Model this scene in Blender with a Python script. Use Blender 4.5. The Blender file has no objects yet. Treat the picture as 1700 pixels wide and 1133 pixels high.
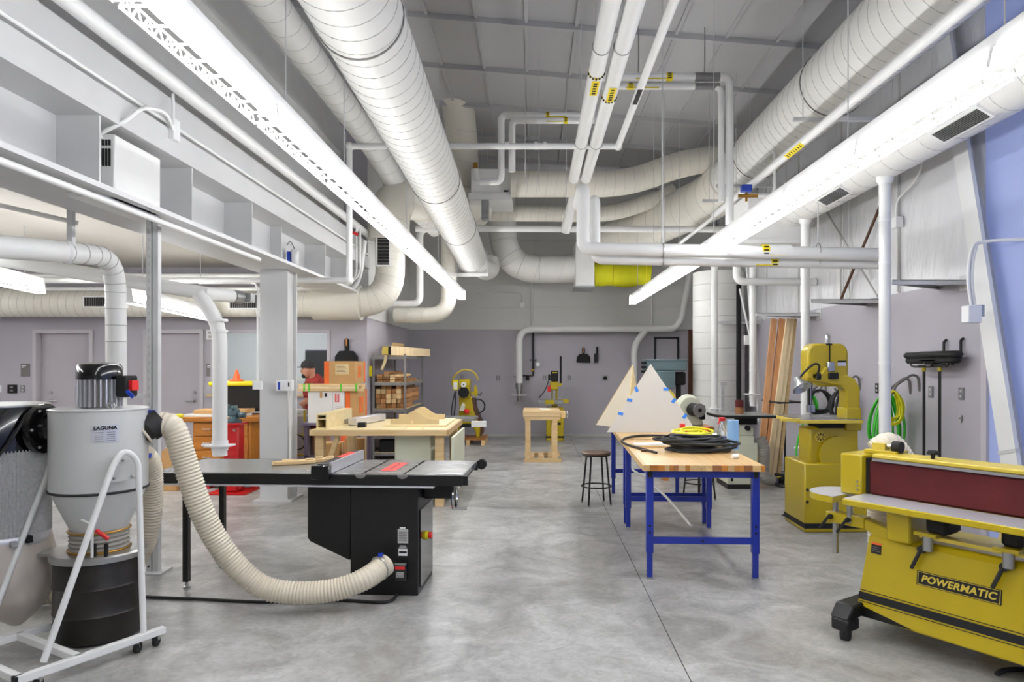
import bpy, bmesh, math, random
from mathutils import Vector, Matrix
R = math.radians
random.seed(7)
SC = bpy.context.scene
COL = SC.collection
# ------------------------------------------------------------------ camera, world, exposure
FW, FH, F, CX, CY, EYE = 1700.0, 1133.0, 1150.0, 887.0, 605.0, 1.65
cam = bpy.data.cameras.new('camera')
cam.sensor_width = 36.0; cam.lens = 36.0 * F / FW
cam.shift_x = -(CX - FW / 2) / FW
cam.shift_y = (CY - FH / 2) / FW
cam.clip_start = 0.05; cam.clip_end = 100
camo = bpy.data.objects.new('camera', cam); COL.objects.link(camo)
camo.location = (0, 0, EYE); camo.rotation_euler = (R(90), 0, 0)
SC.camera = camo
world = bpy.data.worlds.new('world'); SC.world = world; world.use_nodes = True
bg = world.node_tree.nodes.get('Background') or world.node_tree.nodes.new('ShaderNodeBackground')
bg.inputs[0].default_value = (0.42, 0.52, 1.0, 1); bg.inputs[1].default_value = 0.8
SC.view_settings.view_transform = 'Standard'; SC.view_settings.look = 'None'
SC.view_settings.exposure = 0.0; SC.view_settings.gamma = 1.0
SC.view_settings.use_curve_mapping = False
LAMP = 40.0          # strength of the fluorescent tubes
def at(px, py, Y): return Vector(((px - CX) * Y / F, Y, EYE - (py - CY) * Y / F))
def fl(px, py, z=0.0):
    Y = (EYE - z) * F / (py - CY); return Vector(((px - CX) * Y / F, Y, z))
# ------------------------------------------------------------------ mesh builder
def basis(d, up=Vector((0, 0, 1))):
    d = d.normalized()
    if abs(d.dot(up)) > 0.98: up = Vector((0, 1, 0))
    x = d.cross(up).normalized(); return x, x.cross(d).normalized(), d
class MB:
    def __init__(s): s.v = []; s.f = []
    def add(s, vs, fs):
        o = len(s.v); s.v += [Vector(v) for v in vs]; s.f += [[i + o for i in f] for f in fs]; return s
    def bb(s, x0, x1, y0, y1, z0, z1):
        return s.add([(x0,y0,z0),(x1,y0,z0),(x1,y1,z0),(x0,y1,z0),(x0,y0,z1),(x1,y0,z1),(x1,y1,z1),(x0,y1,z1)],
                     [(3,2,1,0),(4,5,6,7),(0,1,5,4),(1,2,6,5),(2,3,7,6),(3,0,4,7)])
    def box(s, c, d, rz=0, M=None):
        m = M or Matrix.Rotation(rz, 3, 'Z'); c = Vector(c); h = Vector(d) / 2
        vs = [c + m @ Vector((a*h.x, b*h.y, e*h.z)) for e in (-1,1) for a,b in ((-1,-1),(1,-1),(1,1),(-1,1))]
        return s.add(vs, [(3,2,1,0),(4,5,6,7),(0,1,5,4),(1,2,6,5),(2,3,7,6),(3,0,4,7)])
    def beam(s, p0, p1, w, h, up=(0,0,1)):
        p0 = Vector(p0); p1 = Vector(p1); x, y, d = basis(p1 - p0, Vector(up))
        vs = [p + x*a*w/2 + y*b*h/2 for p in (p0, p1) for a,b in ((-1,-1),(1,-1),(1,1),(-1,1))]
        return s.add(vs, [(0,1,2,3),(7,6,5,4),(1,0,4,5),(2,1,5,6),(3,2,6,7),(0,3,7,4)])
    def tube(s, pts, r, n=12, cap=True, closed=False):
        pts = [Vector(p) for p in pts]; m = len(pts)
        rs = r if isinstance(r, (list, tuple)) else [r] * m
        vs = []; x = None
        for i, p in enumerate(pts):
            a = pts[(i-1) % m] if (closed or i > 0) else p
            b = pts[(i+1) % m] if (closed or i < m-1) else p
            d = (b - a).normalized()
            if x is None: x, y, _ = basis(d)
            else:
                x = (x - d * x.dot(d)); x = x.normalized() if x.length > 1e-6 else basis(d)[0]
                y = x.cross(d)
            for k in range(n):
                t = 2*math.pi*k/n; vs.append(p + (x*math.cos(t) + y*math.sin(t)) * rs[i])
        fs = []
        for i in range(m if closed else m-1):
            j = (i+1) % m
            for k in range(n):
                q = (k+1) % n; fs.append((i*n+k, j*n+k, j*n+q, i*n+q))
        if cap and not closed:
            fs.append(tuple(range(n))); fs.append(tuple((m-1)*n + k for k in reversed(range(n))))
        return s.add(vs, fs)
    def cyl(s, p0, p1, r0, r1=None, n=20, cap=True): return s.tube([p0, p1], [r0, r0 if r1 is None else r1], n, cap)
    def lathe(s, prof, n=28, c=(0,0,0), axis=(0,0,1)):
        c = Vector(c); x, y, d = basis(Vector(axis)); vs = []; rows = []
        for r, z in prof:
            if r < 1e-6: rows.append([len(vs)]); vs.append(c + d*z)
            else:
                rows.append(list(range(len(vs), len(vs)+n)))
                vs += [c + d*z + (x*math.cos(2*math.pi*k/n) + y*math.sin(2*math.pi*k/n))*r for k in range(n)]
        fs = []
        for a, b in zip(rows, rows[1:]):
            if len(a) == 1 and len(b) == 1: continue
            for k in range(n):
                q = (k+1) % n
                if len(a) == 1: fs.append((a[0], b[q], b[k]))
                elif len(b) == 1: fs.append((a[k], a[q], b[0]))
                else: fs.append((a[k], a[q], b[q], b[k]))
        return s.add(vs, fs)
    def prism(s, poly, h0, h1, plane='XZ'):
        f = {'XZ': lambda a,b,h: (a,h,b), 'XY': lambda a,b,h: (a,b,h), 'YZ': lambda a,b,h: (h,a,b)}[plane]
        n = len(poly)
        return s.add([f(a,b,h0) for a,b in poly] + [f(a,b,h1) for a,b in poly],
                     [tuple(range(n)), tuple(range(2*n-1, n-1, -1))] + [(i, i+n, (i+1)%n+n, (i+1)%n) for i in range(n)])
    def ball(s, c, r, n=16, m=10):
        r = (r, r, r) if isinstance(r, (int, float)) else r; c = Vector(c); vs = [c + Vector((0,0,-r[2]))]; fs = []
        for i in range(1, m):
            t = math.pi*i/m
            vs += [c + Vector((r[0]*math.sin(t)*math.cos(2*math.pi*k/n), r[1]*math.sin(t)*math.sin(2*math.pi*k/n), -r[2]*math.cos(t))) for k in range(n)]
        vs.append(c + Vector((0,0,r[2])))
        for k in range(n):
            q = (k+1) % n; fs.append((0, 1+q, 1+k)); fs.append((len(vs)-1, 1+(m-2)*n+k, 1+(m-2)*n+q))
            for i in range(m-2): fs.append((1+i*n+k, 1+i*n+q, 1+(i+1)*n+q, 1+(i+1)*n+k))
        return s.add(vs, fs)
    def torus(s, c, rad, r, axis=(0,0,1), n=32, m=8, arc=None):
        x, y, d = basis(Vector(axis)); c = Vector(c)
        if arc: return s.tube([c + (x*math.cos(t)+y*math.sin(t))*rad for t in [arc[0]+(arc[1]-arc[0])*k/n for k in range(n+1)]], r, m)
        return s.tube([c + (x*math.cos(2*math.pi*k/n)+y*math.sin(2*math.pi*k/n))*rad for k in range(n)], r, m, closed=True)
    def xf(s, M):
        s.v = [M @ v for v in s.v]; return s
    def build(s, name, mat, parent=None, world=False, bevel=0, smooth=33, flat=False, seg=1):
        me = bpy.data.meshes.new(name); vs = s.v
        if parent is not None and world:
            iv = parent.matrix_basis.inverted()
            if parent.parent: iv = iv @ parent.parent.matrix_basis.inverted()
            vs = [iv @ v for v in vs]
        me.from_pydata([tuple(v) for v in vs], [], s.f); me.validate()
        bm = bmesh.new(); bm.from_mesh(me); bmesh.ops.recalc_face_normals(bm, faces=bm.faces); bm.to_mesh(me); bm.free()
        if not flat:
            me.polygons.foreach_set('use_smooth', [True]*len(me.polygons)); me.set_sharp_from_angle(angle=R(smooth))
        me.materials.append(MAT[mat] if isinstance(mat, str) else mat)
        o = bpy.data.objects.new(name, me); COL.objects.link(o); o.parent = parent
        if bevel:
            b = o.modifiers.new('bevel', 'BEVEL'); b.width = bevel; b.segments = seg; b.limit_method = 'ANGLE'; b.angle_limit = R(40)
        return o
def tag(o, label, cat=None, group=None, kind=None):
    o['label'] = label
    if cat: o['category'] = cat
    if group: o['group'] = group
    if kind: o['kind'] = kind
    return o
def thing(name, label, cat, loc=(0,0,0), rz=0, group=None, kind=None):
    o = bpy.data.objects.new(name, None); COL.objects.link(o)
    o.location = loc; o.rotation_euler = (0, 0, rz); o.empty_display_size = 0.1
    o.matrix_basis = Matrix.Translation(Vector(loc)) @ Matrix.Rotation(rz, 4, 'Z')
    return tag(o, label, cat, group, kind)
def dup(root, loc=None, rz=None, label=None, parent=None):
    c = root.copy(); COL.objects.link(c); c.parent = parent
    if loc is not None: c.location = loc
    if rz is not None: c.rotation_euler = (0, 0, rz)
    if label: c['label'] = label
    for ch in [o for o in COL.objects if o.parent == root]: dup(ch, parent=c)
    return c
def fillet(pts, rad, n=6):
    pts = [Vector(p) for p in pts]; out = [pts[0]]
    for a, b, c in zip(pts, pts[1:], pts[2:]):
        u = (a - b); w = (c - b); l = min(rad, u.length*0.49, w.length*0.49); p = b + u.normalized()*l; q = b + w.normalized()*l
        for k in range(n+1):
            t = k/n; out.append(p*(1-t)**2 + b*2*t*(1-t) + q*t*t)
    out.append(pts[-1]); return out
def spline(pts, n=8):
    pts = [Vector(p) for p in pts]; P = [pts[0]*2-pts[1]] + pts + [pts[-1]*2-pts[-2]]; out = []
    for i in range(1, len(P)-2):
        for k in range(n):
            t = k/n; a, b, c, d = P[i-1:i+3]
            out.append(0.5*((2*b) + (c-a)*t + (2*a-5*b+4*c-d)*t*t + (3*b-a-3*c+d)*t**3))
    out.append(pts[-1]); return out
def resample(pts, step):
    out = [pts[0]]; acc = 0
    for a, b in zip(pts, pts[1:]):
        L = (b-a).length; t = step - acc
        while t <= L: out.append(a.lerp(b, t/L)); t += step
        acc = (acc + L) % step if L else acc
        acc = L - (t - step)
    return out
def pipe(name, pts, r, mat='white_paint', parent=None, bend=0.12, n=14, label=None, cat='pipe', group=None):
    o = MB().tube(fillet(pts, bend), r, n).build(name, mat, parent, world=parent is not None)
    if label: tag(o, label, cat, group)
    return o
def hose(name, pts, r, mat, parent=None, pitch=0.022, amp=0.1, n=16, world=True):
    p = resample(spline(pts, 14), pitch/4); rs = [r*(1 + amp*(0.5 + 0.5*math.cos(2*math.pi*i/4))) for i in range(len(p))]
    return MB().tube(p, rs, n).build(name, mat, parent, world=world and parent is not None, smooth=60)
def spiral_duct(name, pts, r, label, bend=0.4, pitch=0.16, mat='duct_paint', n=28, seam=0.0028, cat='duct', group=None):
    t = thing(name, label, cat, pts[0], group=group)
    path = fillet(pts, bend, 10)
    MB().tube(path, r, n).build('duct_body', mat, t, world=True)
    st = pitch/26; p = resample(path, st); vs = []; x = None
    for i in range(len(p)):
        d = (p[min(i+1, len(p)-1)] - p[max(i-1, 0)]).normalized()
        if x is None: x, y, _ = basis(d)
        else: x = (x - d*x.dot(d)).normalized(); y = x.cross(d)
        tt = 2*math.pi*i*st/pitch
        vs.append(p[i] + (x*math.cos(tt) + y*math.sin(tt))*(r+0.001))
    fine = vs
    MB().tube(fine, seam, 4).build('spiral_seam', 'seam_grey', t, world=True)
    return t
def text(name, body, size, mat, parent, M, extrude=0.0006, shear=0.0, bold=0.0, align='CENTER'):
    cu = bpy.data.curves.new(name, 'FONT'); cu.body = body; cu.size = size; cu.extrude = extrude; cu.space_character = 1.06; cu.shear = shear; cu.offset = bold
    cu.align_x = align; cu.align_y = 'CENTER'; cu.materials.append(MAT[mat])
    o = bpy.data.objects.new(name, cu); COL.objects.link(o)
    me = bpy.data.meshes.new_from_object(o); bpy.data.objects.remove(o); o = bpy.data.objects.new(name, me); COL.objects.link(o); me.materials.clear(); me.materials.append(MAT[mat])
    o.parent = parent; o.matrix_basis = M; return o
# ------------------------------------------------------------------ materials
def lin(c): return tuple((x/255/12.92 if x/255 <= 0.04045 else ((x/255+0.055)/1.055)**2.4) for x in c)
MAT = {}
def pm(name, rgb, rough=0.5, metal=0.0, var=0.05, scale=3.0, bump=0.0, bscale=60.0, coat=0.0, spec=0.5, emit=None, estr=0.0, trans=0.0, alpha=1.0, stretch=None, rvar=0.0, sss=0):
    m = bpy.data.materials.new(name); m.use_nodes = True; nt = m.node_tree; N = nt.nodes; Lk = nt.links; b = N['Principled BSDF']
    c = lin(rgb); b.inputs['Roughness'].default_value = rough; b.inputs['Metallic'].default_value = metal
    b.inputs['Specular IOR Level'].default_value = spec; b.inputs['Coat Weight'].default_value = coat
    b.inputs['Transmission Weight'].default_value = trans; b.inputs['Alpha'].default_value = alpha
    b.inputs['Base Color'].default_value = (*c, 1)
    if emit: b.inputs['Emission Color'].default_value = (*lin(emit), 1); b.inputs['Emission Strength'].default_value = estr
    if var or bump or rvar:
        tc = N.new('ShaderNodeTexCoord'); mp = N.new('ShaderNodeMapping'); Lk.new(tc.outputs['Object'], mp.inputs['Vector'])
        if stretch: mp.inputs['Scale'].default_value = stretch
    if var:
        nz = N.new('ShaderNodeTexNoise'); nz.inputs['Scale'].default_value = scale; nz.inputs['Detail'].default_value = 5
        Lk.new(mp.outputs[0], nz.inputs['Vector'])
        rp = N.new('ShaderNodeValToRGB'); rp.color_ramp.elements[0].position = 0.3; rp.color_ramp.elements[1].position = 0.7
        rp.color_ramp.elements[0].color = (*[max(0, x*(1-var)) for x in c], 1); rp.color_ramp.elements[1].color = (*[min(1, x*(1+var)) for x in c], 1)
        Lk.new(nz.outputs['Fac'], rp.inputs[0]); Lk.new(rp.outputs[0], b.inputs['Base Color'])
        if rvar:
            mr = N.new('ShaderNodeMapRange'); mr.inputs[3].default_value = rough-rvar; mr.inputs[4].default_value = rough+rvar
            Lk.new(nz.outputs['Fac'], mr.inputs[0]); Lk.new(mr.outputs[0], b.inputs['Roughness'])
    if bump:
        nb = N.new('ShaderNodeTexNoise'); nb.inputs['Scale'].default_value = bscale; nb.inputs['Detail'].default_value = 3
        Lk.new(mp.outputs[0], nb.inputs['Vector']); bp = N.new('ShaderNodeBump'); bp.inputs['Strength'].default_value = bump; bp.inputs['Distance'].default_value = 0.01
        Lk.new(nb.outputs['Fac'], bp.inputs['Height']); Lk.new(bp.outputs[0], b.inputs['Normal'])
    MAT[name] = m; return m
def wood(name, c1, c2, rough=0.5, stretch=(2, 22, 22), scale=1.0, per=0.12):
    m = bpy.data.materials.new(name); m.use_nodes = True; nt = m.node_tree; N = nt.nodes; Lk = nt.links; b = N['Principled BSDF']
    b.inputs['Roughness'].default_value = rough
    tc = N.new('ShaderNodeTexCoord'); mp = N.new('ShaderNodeMapping'); mp.inputs['Scale'].default_value = stretch
    Lk.new(tc.outputs['Object'], mp.inputs['Vector'])
    nz = N.new('ShaderNodeTexNoise'); nz.inputs['Scale'].default_value = scale; nz.inputs['Detail'].default_value = 6; nz.inputs['Distortion'].default_value = 0.8
    Lk.new(mp.outputs[0], nz.inputs['Vector'])
    rp = N.new('ShaderNodeValToRGB'); rp.color_ramp.elements[0].position = 0.3; rp.color_ramp.elements[1].position = 0.72
    rp.color_ramp.elements[0].color = (*lin(c1), 1); rp.color_ramp.elements[1].color = (*lin(c2), 1)
    Lk.new(nz.outputs['Fac'], rp.inputs[0])
    oi = N.new('ShaderNodeObjectInfo'); mr = N.new('ShaderNodeMapRange'); mr.inputs[3].default_value = 1-per*2; mr.inputs[4].default_value = 1+per
    Lk.new(oi.outputs['Random'], mr.inputs[0]); hs = N.new('ShaderNodeHueSaturation'); Lk.new(rp.outputs[0], hs.inputs['Color']); Lk.new(mr.outputs[0], hs.inputs['Value'])
    Lk.new(hs.outputs[0], b.inputs['Base Color'])
    bp = N.new('ShaderNodeBump'); bp.inputs['Strength'].default_value = 0.15; bp.inputs['Distance'].default_value = 0.004
    Lk.new(nz.outputs['Fac'], bp.inputs['Height']); Lk.new(bp.outputs[0], b.inputs['Normal'])
    MAT[name] = m
def concrete():
    m = bpy.data.materials.new('concrete_floor'); m.use_nodes = True; nt = m.node_tree; N = nt.nodes; Lk = nt.links; b = N['Principled BSDF']
    tc = N.new('ShaderNodeTexCoord')
    def noise(s, d=6, dist=0.0, vec=None):
        n = N.new('ShaderNodeTexNoise'); n.inputs['Scale'].default_value = s; n.inputs['Detail'].default_value = d; n.inputs['Distortion'].default_value = dist
        n.inputs['Roughness'].default_value = 0.62
        Lk.new(vec or tc.outputs['Object'], n.inputs['Vector']); return n
    def ramp(n, p0, c0, p1, c1):
        r = N.new('ShaderNodeValToRGB'); r.color_ramp.elements[0].position = p0; r.color_ramp.elements[1].position = p1
        r.color_ramp.elements[0].color = (*lin(c0), 1); r.color_ramp.elements[1].color = (*lin(c1), 1); Lk.new(n.outputs['Fac'], r.inputs[0]); return r
    def mix(a, bb, f, mode='MIX'):
        x = N.new('ShaderNodeMix'); x.data_type = 'RGBA'; x.blend_type = mode
        Lk.new(a, x.inputs['A']); Lk.new(bb, x.inputs['B'])
        if isinstance(f, float): x.inputs['Factor'].default_value = f
        else: Lk.new(f, x.inputs['Factor'])
        return x.outputs['Result']
    a = ramp(noise(0.7, 6, 0.3), 0.34, (136,136,135), 0.68, (198,198,197))
    s = ramp(noise(1.8, 9, 1.6), 0.38, (112,109,103), 0.62, (208,208,206))
    c = mix(a.outputs[0], s.outputs[0], 0.42)
    f = ramp(noise(14, 8, 1.5), 0.35, (186,184,180), 0.65, (255,255,255)); c = mix(c, f.outputs[0], 0.5, 'MULTIPLY')
    st = noise(0.8, 8, 1.2); sr = N.new('ShaderNodeValToRGB'); sr.color_ramp.elements[0].position = 0.46; sr.color_ramp.elements[1].position = 0.86
    Lk.new(st.outputs['Fac'], sr.inputs[0]); br = N.new('ShaderNodeRGB'); br.outputs[0].default_value = (*lin((128,120,108)), 1)
    sm = N.new('ShaderNodeMath'); sm.operation = 'MULTIPLY'; sm.inputs[1].default_value = 0.55; Lk.new(sr.outputs[0], sm.inputs[0]); c = mix(c, br.outputs[0], sm.outputs[0])
    Lk.new(c, b.inputs['Base Color'])
    rr = N.new('ShaderNodeMapRange'); rr.inputs[3].default_value = 0.27; rr.inputs[4].default_value = 0.42; n2 = noise(2.2, 3, 0.0); Lk.new(n2.outputs['Fac'], rr.inputs[0]); Lk.new(rr.outputs[0], b.inputs['Roughness'])
    bp = N.new('ShaderNodeBump'); bp.inputs['Strength'].default_value = 0.06; bp.inputs['Distance'].default_value = 0.004; Lk.new(n2.outputs['Fac'], bp.inputs['Height']); Lk.new(bp.outputs[0], b.inputs['Normal'])
    b.inputs['Specular IOR Level'].default_value = 0.5
    MAT['concrete_floor'] = m
concrete()
pm('wall_grey', (178,174,182), 0.6, var=0.03, scale=2, bump=0.04, bscale=120)
pm('white_paint', (232,232,230), 0.4, var=0.02, scale=4)
pm('steel_white', (203,203,203), 0.42, var=0.03, scale=3)
pm('duct_paint', (226,225,220), 0.42, var=0.03, scale=3, bump=0.03, bscale=20)
pm('duct_paint_warm', (226,222,210), 0.45, var=0.03, scale=3, bump=0.03, bscale=20)
pm('seam_grey', (190,189,185), 0.6, var=0)
pm('ceiling_grey', (186,186,188), 0.7, var=0.03, scale=1)
pm('slab_beige', (196,191,182), 0.6, var=0.03, scale=1)
pm('panel_white', (216,216,213), 0.6, var=0.02, scale=2)
pm('insulation', (222,222,224), 0.32, var=0.02, scale=2, bump=0.9, bscale=4.5, stretch=(1,1,0.35))
[n for n in MAT['insulation'].node_tree.nodes if n.type == 'BUMP'][0].inputs['Distance'].default_value = 0.05
pm('door_grey', (184,178,185), 0.45, var=0.02)
pm('trim_grey', (196,191,196), 0.4, var=0.02)
pm('black_paint', (11,11,12), 0.42, var=0.1, scale=6)
pm('black_matte', (14,14,15), 0.75, var=0.1, scale=8)
pm('black_rubber', (26,26,27), 0.55, var=0.15, scale=12)
pm('black_gloss', (14,14,16), 0.15, var=0.05, coat=0.4)
pm('dark_drum', (52,49,46), 0.36, metal=0.5, var=0.35, scale=5, rvar=0.1)
pm('cast_iron', (150,150,149), 0.26, metal=0.75, var=0.14, scale=4, rvar=0.08, stretch=(1,5,1))
pm('laminate_grey', (128,128,127), 0.22, metal=0.25, var=0.06, scale=3)
pm('steel', (176,176,174), 0.3, metal=0.9, var=0.05)
pm('galvanised', (170,172,172), 0.35, metal=0.85, var=0.15, scale=14)
pm('aluminium', (214,214,220), 0.32, metal=0.5, var=0.03)
pm('chrome', (215,215,215), 0.12, metal=1.0, var=0)
pm('mustard', (178,156,4), 0.34, var=0.05, scale=3, coat=0.25)
pm('mustard_pale', (206,182,64), 0.4, var=0.04, coat=0.1)
pm('bench_blue', (16,42,146), 0.34, var=0.06, coat=0.2)
pm('belt_red', (84,14,16), 0.85, var=0.1, scale=6, bump=0.2, bscale=900)
pm('machine_cream', (214,216,194), 0.4, var=0.03)
pm('machine_teal', (96,116,122), 0.4, var=0.05)
pm('vise_teal', (66,92,98), 0.45, var=0.1)
pm('red_paint', (186,16,20), 0.35, var=0.06, coat=0.2)
pm('red_plastic', (214,32,34), 0.35, var=0)
pm('orange_plastic', (232,92,30), 0.45, var=0.05)
pm('carton_orange', (226,104,36), 0.7, var=0.04)
pm('yellow_plastic', (232,216,20), 0.4, var=0.03)
pm('blue_plastic', (24,60,170), 0.35, var=0)
pm('blue_tape', (44,128,226), 0.6, var=0.04)
pm('green_tape', (92,196,44), 0.55, var=0)
pm('green_cord', (58,186,44), 0.45, var=0.05)
pm('yellow_cord', (226,222,30), 0.42, var=0.05)
pm('white_plastic', (236,236,236), 0.35, var=0)
pm('grey_plastic', (128,126,128), 0.5, var=0)
pm('collector_grey', (204,205,203), 0.32, var=0.02, coat=0.2)
pm('carton', (186,144,92), 0.8, var=0.06, scale=5)
pm('carton_white', (230,229,224), 0.7, var=0.03)
pm('paper', (240,240,240), 0.8, var=0.02)
pm('purple_grey', (98,88,108), 0.5, var=0.05)
pm('hose_beige', (214,204,184), 0.42, var=0.04, coat=0.1)
pm('hose_grey', (150,146,138), 0.5, var=0.05)
pm('plastic_bag', (216,206,196), 0.3, var=0.06, scale=6, bump=0.5, bscale=9, trans=0.25, coat=0.3)
pm('yellow_fabric', (200,198,14), 0.75, var=0.06, scale=6, bump=0.25, bscale=10)
pm('blue_towel', (146,186,226), 0.85, var=0.04, bump=0.3, bscale=70)
pm('clear_plastic', (230,238,240), 0.12, var=0, trans=0.8)
pm('liquid_blue', (14,50,190), 0.1, var=0, trans=0.3)
pm('safety_yellow', (236,212,20), 0.5, var=0)
pm('label_grey', (190,190,188), 0.5, var=0.1, scale=80)
pm('sign_grey', (116,112,110), 0.5, var=0)
pm('skin', (196,140,112), 0.5, var=0.04)
pm('shirt_red', (150,44,40), 0.85, var=0.3, scale=30)
pm('cap_dark', (44,42,46), 0.8, var=0.05)
pm('straw', (206,172,96), 0.8, var=0.2, scale=60)
pm('valve_brass', (176,132,58), 0.3, metal=0.85, var=0.05)
pm('filter_mesh', (206,206,206), 0.34, metal=0.3, var=0.12, scale=60, bump=0.5, bscale=150)
pm('tube_light', (255,255,255), 0.5, var=0, emit=(252,253,255), estr=LAMP)
pm('dusk_panel', (146,156,194), 0.5, var=0.02, emit=(140,156,214), estr=0.3)
wood('maple_top', (206,162,100), (226,190,132), 0.32, stretch=(30, 1.2, 30))
wood('maple_stave_dark', (156,100,58), (184,124,74), 0.4, stretch=(30, 1.2, 30), per=0.2)
wood('maple_stave', (204,164,104), (226,192,140), 0.4, stretch=(30, 1.2, 30), per=0.12)
wood('pine', (214,178,122), (232,204,156), 0.55, stretch=(3, 3, 24))
wood('pine_x', (210,176,122), (232,204,158), 0.5, stretch=(1.5, 20, 20))
wood('fir', (196,138,92), (222,172,124), 0.55, stretch=(14, 14, 1.2))
wood('pale_plank', (230,202,154), (244,224,184), 0.55, stretch=(14, 14, 1.2))
wood('lumber_end', (160,104,58), (206,156,98), 0.7, stretch=(12, 2, 12), per=0.25)
wood('mdf', (206,182,136), (220,198,152), 0.6, stretch=(3,3,3), per=0.05)
wood('oak_stain', (168,104,36), (198,132,56), 0.35, stretch=(2, 20, 14))
wood('walnut_dark', (70,42,24), (98,60,36), 0.5, stretch=(14, 14, 1.2))
wood('stool_wood', (84,62,48), (112,86,66), 0.35, stretch=(14, 3, 14))
wood('plywood_pale', (226,204,150), (240,222,178), 0.5, stretch=(1.2, 14, 14), per=0.03)
def glass_mat():
    m = bpy.data.materials.new('window_glass'); m.use_nodes = True; nt = m.node_tree; N = nt.nodes
    for n in list(N): N.remove(n)
    o = N.new('ShaderNodeOutputMaterial'); mx = N.new('ShaderNodeMixShader'); t = N.new('ShaderNodeBsdfTransparent'); g = N.new('ShaderNodeBsdfGlossy')
    g.inputs['Roughness'].default_value = 0.03; t.inputs[0].default_value = (0.9,0.93,0.94,1); mx.inputs[0].default_value = 0.1
    nt.links.new(t.outputs[0], mx.inputs[1]); nt.links.new(g.outputs[0], mx.inputs[2]); nt.links.new(mx.outputs[0], o.inputs[0]); MAT['window_glass'] = m
glass_mat()
def sheet_mat(name, rgb, k):
    m = bpy.data.materials.new(name); m.use_nodes = True; nt = m.node_tree; N = nt.nodes; b = N['Principled BSDF']; o = N['Material Output']
    b.inputs['Base Color'].default_value = (*lin(rgb), 1); b.inputs['Roughness'].default_value = 0.4
    t = N.new('ShaderNodeBsdfTranslucent'); t.inputs[0].default_value = (*lin(rgb), 1); mx = N.new('ShaderNodeMixShader'); mx.inputs[0].default_value = k
    nt.links.new(b.outputs[0], mx.inputs[1]); nt.links.new(t.outputs[0], mx.inputs[2]); nt.links.new(mx.outputs[0], o.inputs[0]); MAT[name] = m
sheet_mat('translucent_sheet', (246,244,240), 0.5); sheet_mat('cream_sheet', (246,238,220), 0.45)
# ================================================================== SETTING
YB, YL, XS, XR = 15.8, 11.8, -2.85, 4.15      # back wall, left front-facing wall, side wall, right wall
def ceil_z(x): return 5.9 - 0.08*x
def struct(o, label): o['kind'] = 'structure'; o['label'] = label; return o
fo = struct(MB().bb(-12, 4.4, -4.2, 16.0, -0.15, -0.006).build('floor', 'black_matte'), 'polished grey concrete floor with sawn joints')
xs = [-12, -5.5, 0.815, 4.4]; ys = [-4.2, 1.6, 8.0, 16.0]
for i in range(3):
    for j in range(3):
        MB().bb(xs[i]+.003, xs[i+1]-.003, ys[j]+.003, ys[j+1]-.003, -0.006, 0).build('slab', 'concrete_floor', fo)
# back wall
wb = struct(MB().bb(XS, XR, YB, YB+.2, 0, 6.4).build('wall_back', 'wall_grey'), 'grey painted back wall with white panels above')
z = 2.44
while z < 6.0:
    MB().bb(XS+.001, XR-.001, YB-.02, YB+.001, z, z+.506).build('panel', 'panel_white', wb); z += .51
bb_ = struct(MB().bb(XS, XR, YB-.008, YB+.001, 0, .06).build('baseboard_back', 'seam_grey'), 'thin grey base strip along the back wall')
# left wall facing the camera: doors and window
wl = MB()
D1, D2, WX = (-8.47, -7.57), (-6.59, -5.69), (-5.51, -3.48); WZ = (1.14, 2.235); DZ = 2.18
e5 = .05; DT = DZ+e5
for x0, x1, z0, z1 in ((-12, D1[0]-e5, 0, DT), (D1[1]+e5, D2[0]-e5, 0, DT), (D2[1]+e5, WX[0], 0, DT), (WX[1], XS, 0, DT), (WX[0], WX[1], 0, WZ[0]), (-12, WX[0], DT, 3.5), (WX[1], XS, DT, 3.5), (WX[0], WX[1], WZ[1], 3.5), (-3.6, XS, 3.5, 6.4)):
    wl.bb(x0, x1, YL, YL+.16, z0, z1)
struct(wl.build('wall_left', 'wall_grey'), 'grey wall with two doors and an interior window')
ws = struct(MB().bb(XS-.15, XS, YL+.16, YB, 0, 6.3).build('wall_side', 'wall_grey'), 'grey side wall returning to the back wall')
MB().bb(XS-.001, XS+.015, YL+.02, YB, 2.44, 6.3).build('panel', 'panel_white', ws)
for k, (d, hx, hl) in enumerate(((D1, -8.3, 1), (D2, -5.83, -1))):
    t = thing(f'door_{k+1}', 'grey flush door with lever handle ' + ('near the dust collector motor' if k == 0 else 'beside the interior window'), None, ((d[0]+d[1])/2, YL, 0), kind='structure')
    x0, x1 = d
    MB().bb(x0-.06, x0, YL-.03, YL+.17, 0, DZ+.06).bb(x1, x1+.06, YL-.03, YL+.17, 0, DZ+.06).bb(x0, x1, YL-.03, YL+.17, DZ, DZ+.06).build('door_frame', 'trim_grey', t, world=True)
    MB().bb(x0+.004, x1-.004, YL+.1, YL+.145, .01, DZ-.004).build('door_leaf', 'door_grey', t, world=True)
    h = MB().tube([(hx, YL+.1, 1.02), (hx, YL+.04, 1.02), (hx+hl*.14, YL+.04, 1.02)], .012, 8).cyl((hx, YL+.1, 1.02), (hx, YL+.085, 1.02), .032).build('handle', 'steel', t, world=True)
    MB().cyl((hx, YL+.1, 1.16), (hx, YL+.08, 1.16), .03).build('lock', 'steel', t, world=True)
    if k == 0: MB().bb(x0+.02, x1-.02, YL+.092, YL+.1, .06, .45).build('kick_plate', 'sign_grey', t, world=True)
w = thing('window_1', 'interior window into a lit office beyond the boxes', None, (-4.5, YL, 1.14), kind='structure')
a0, a1 = WX; b0, b1 = WZ
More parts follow.
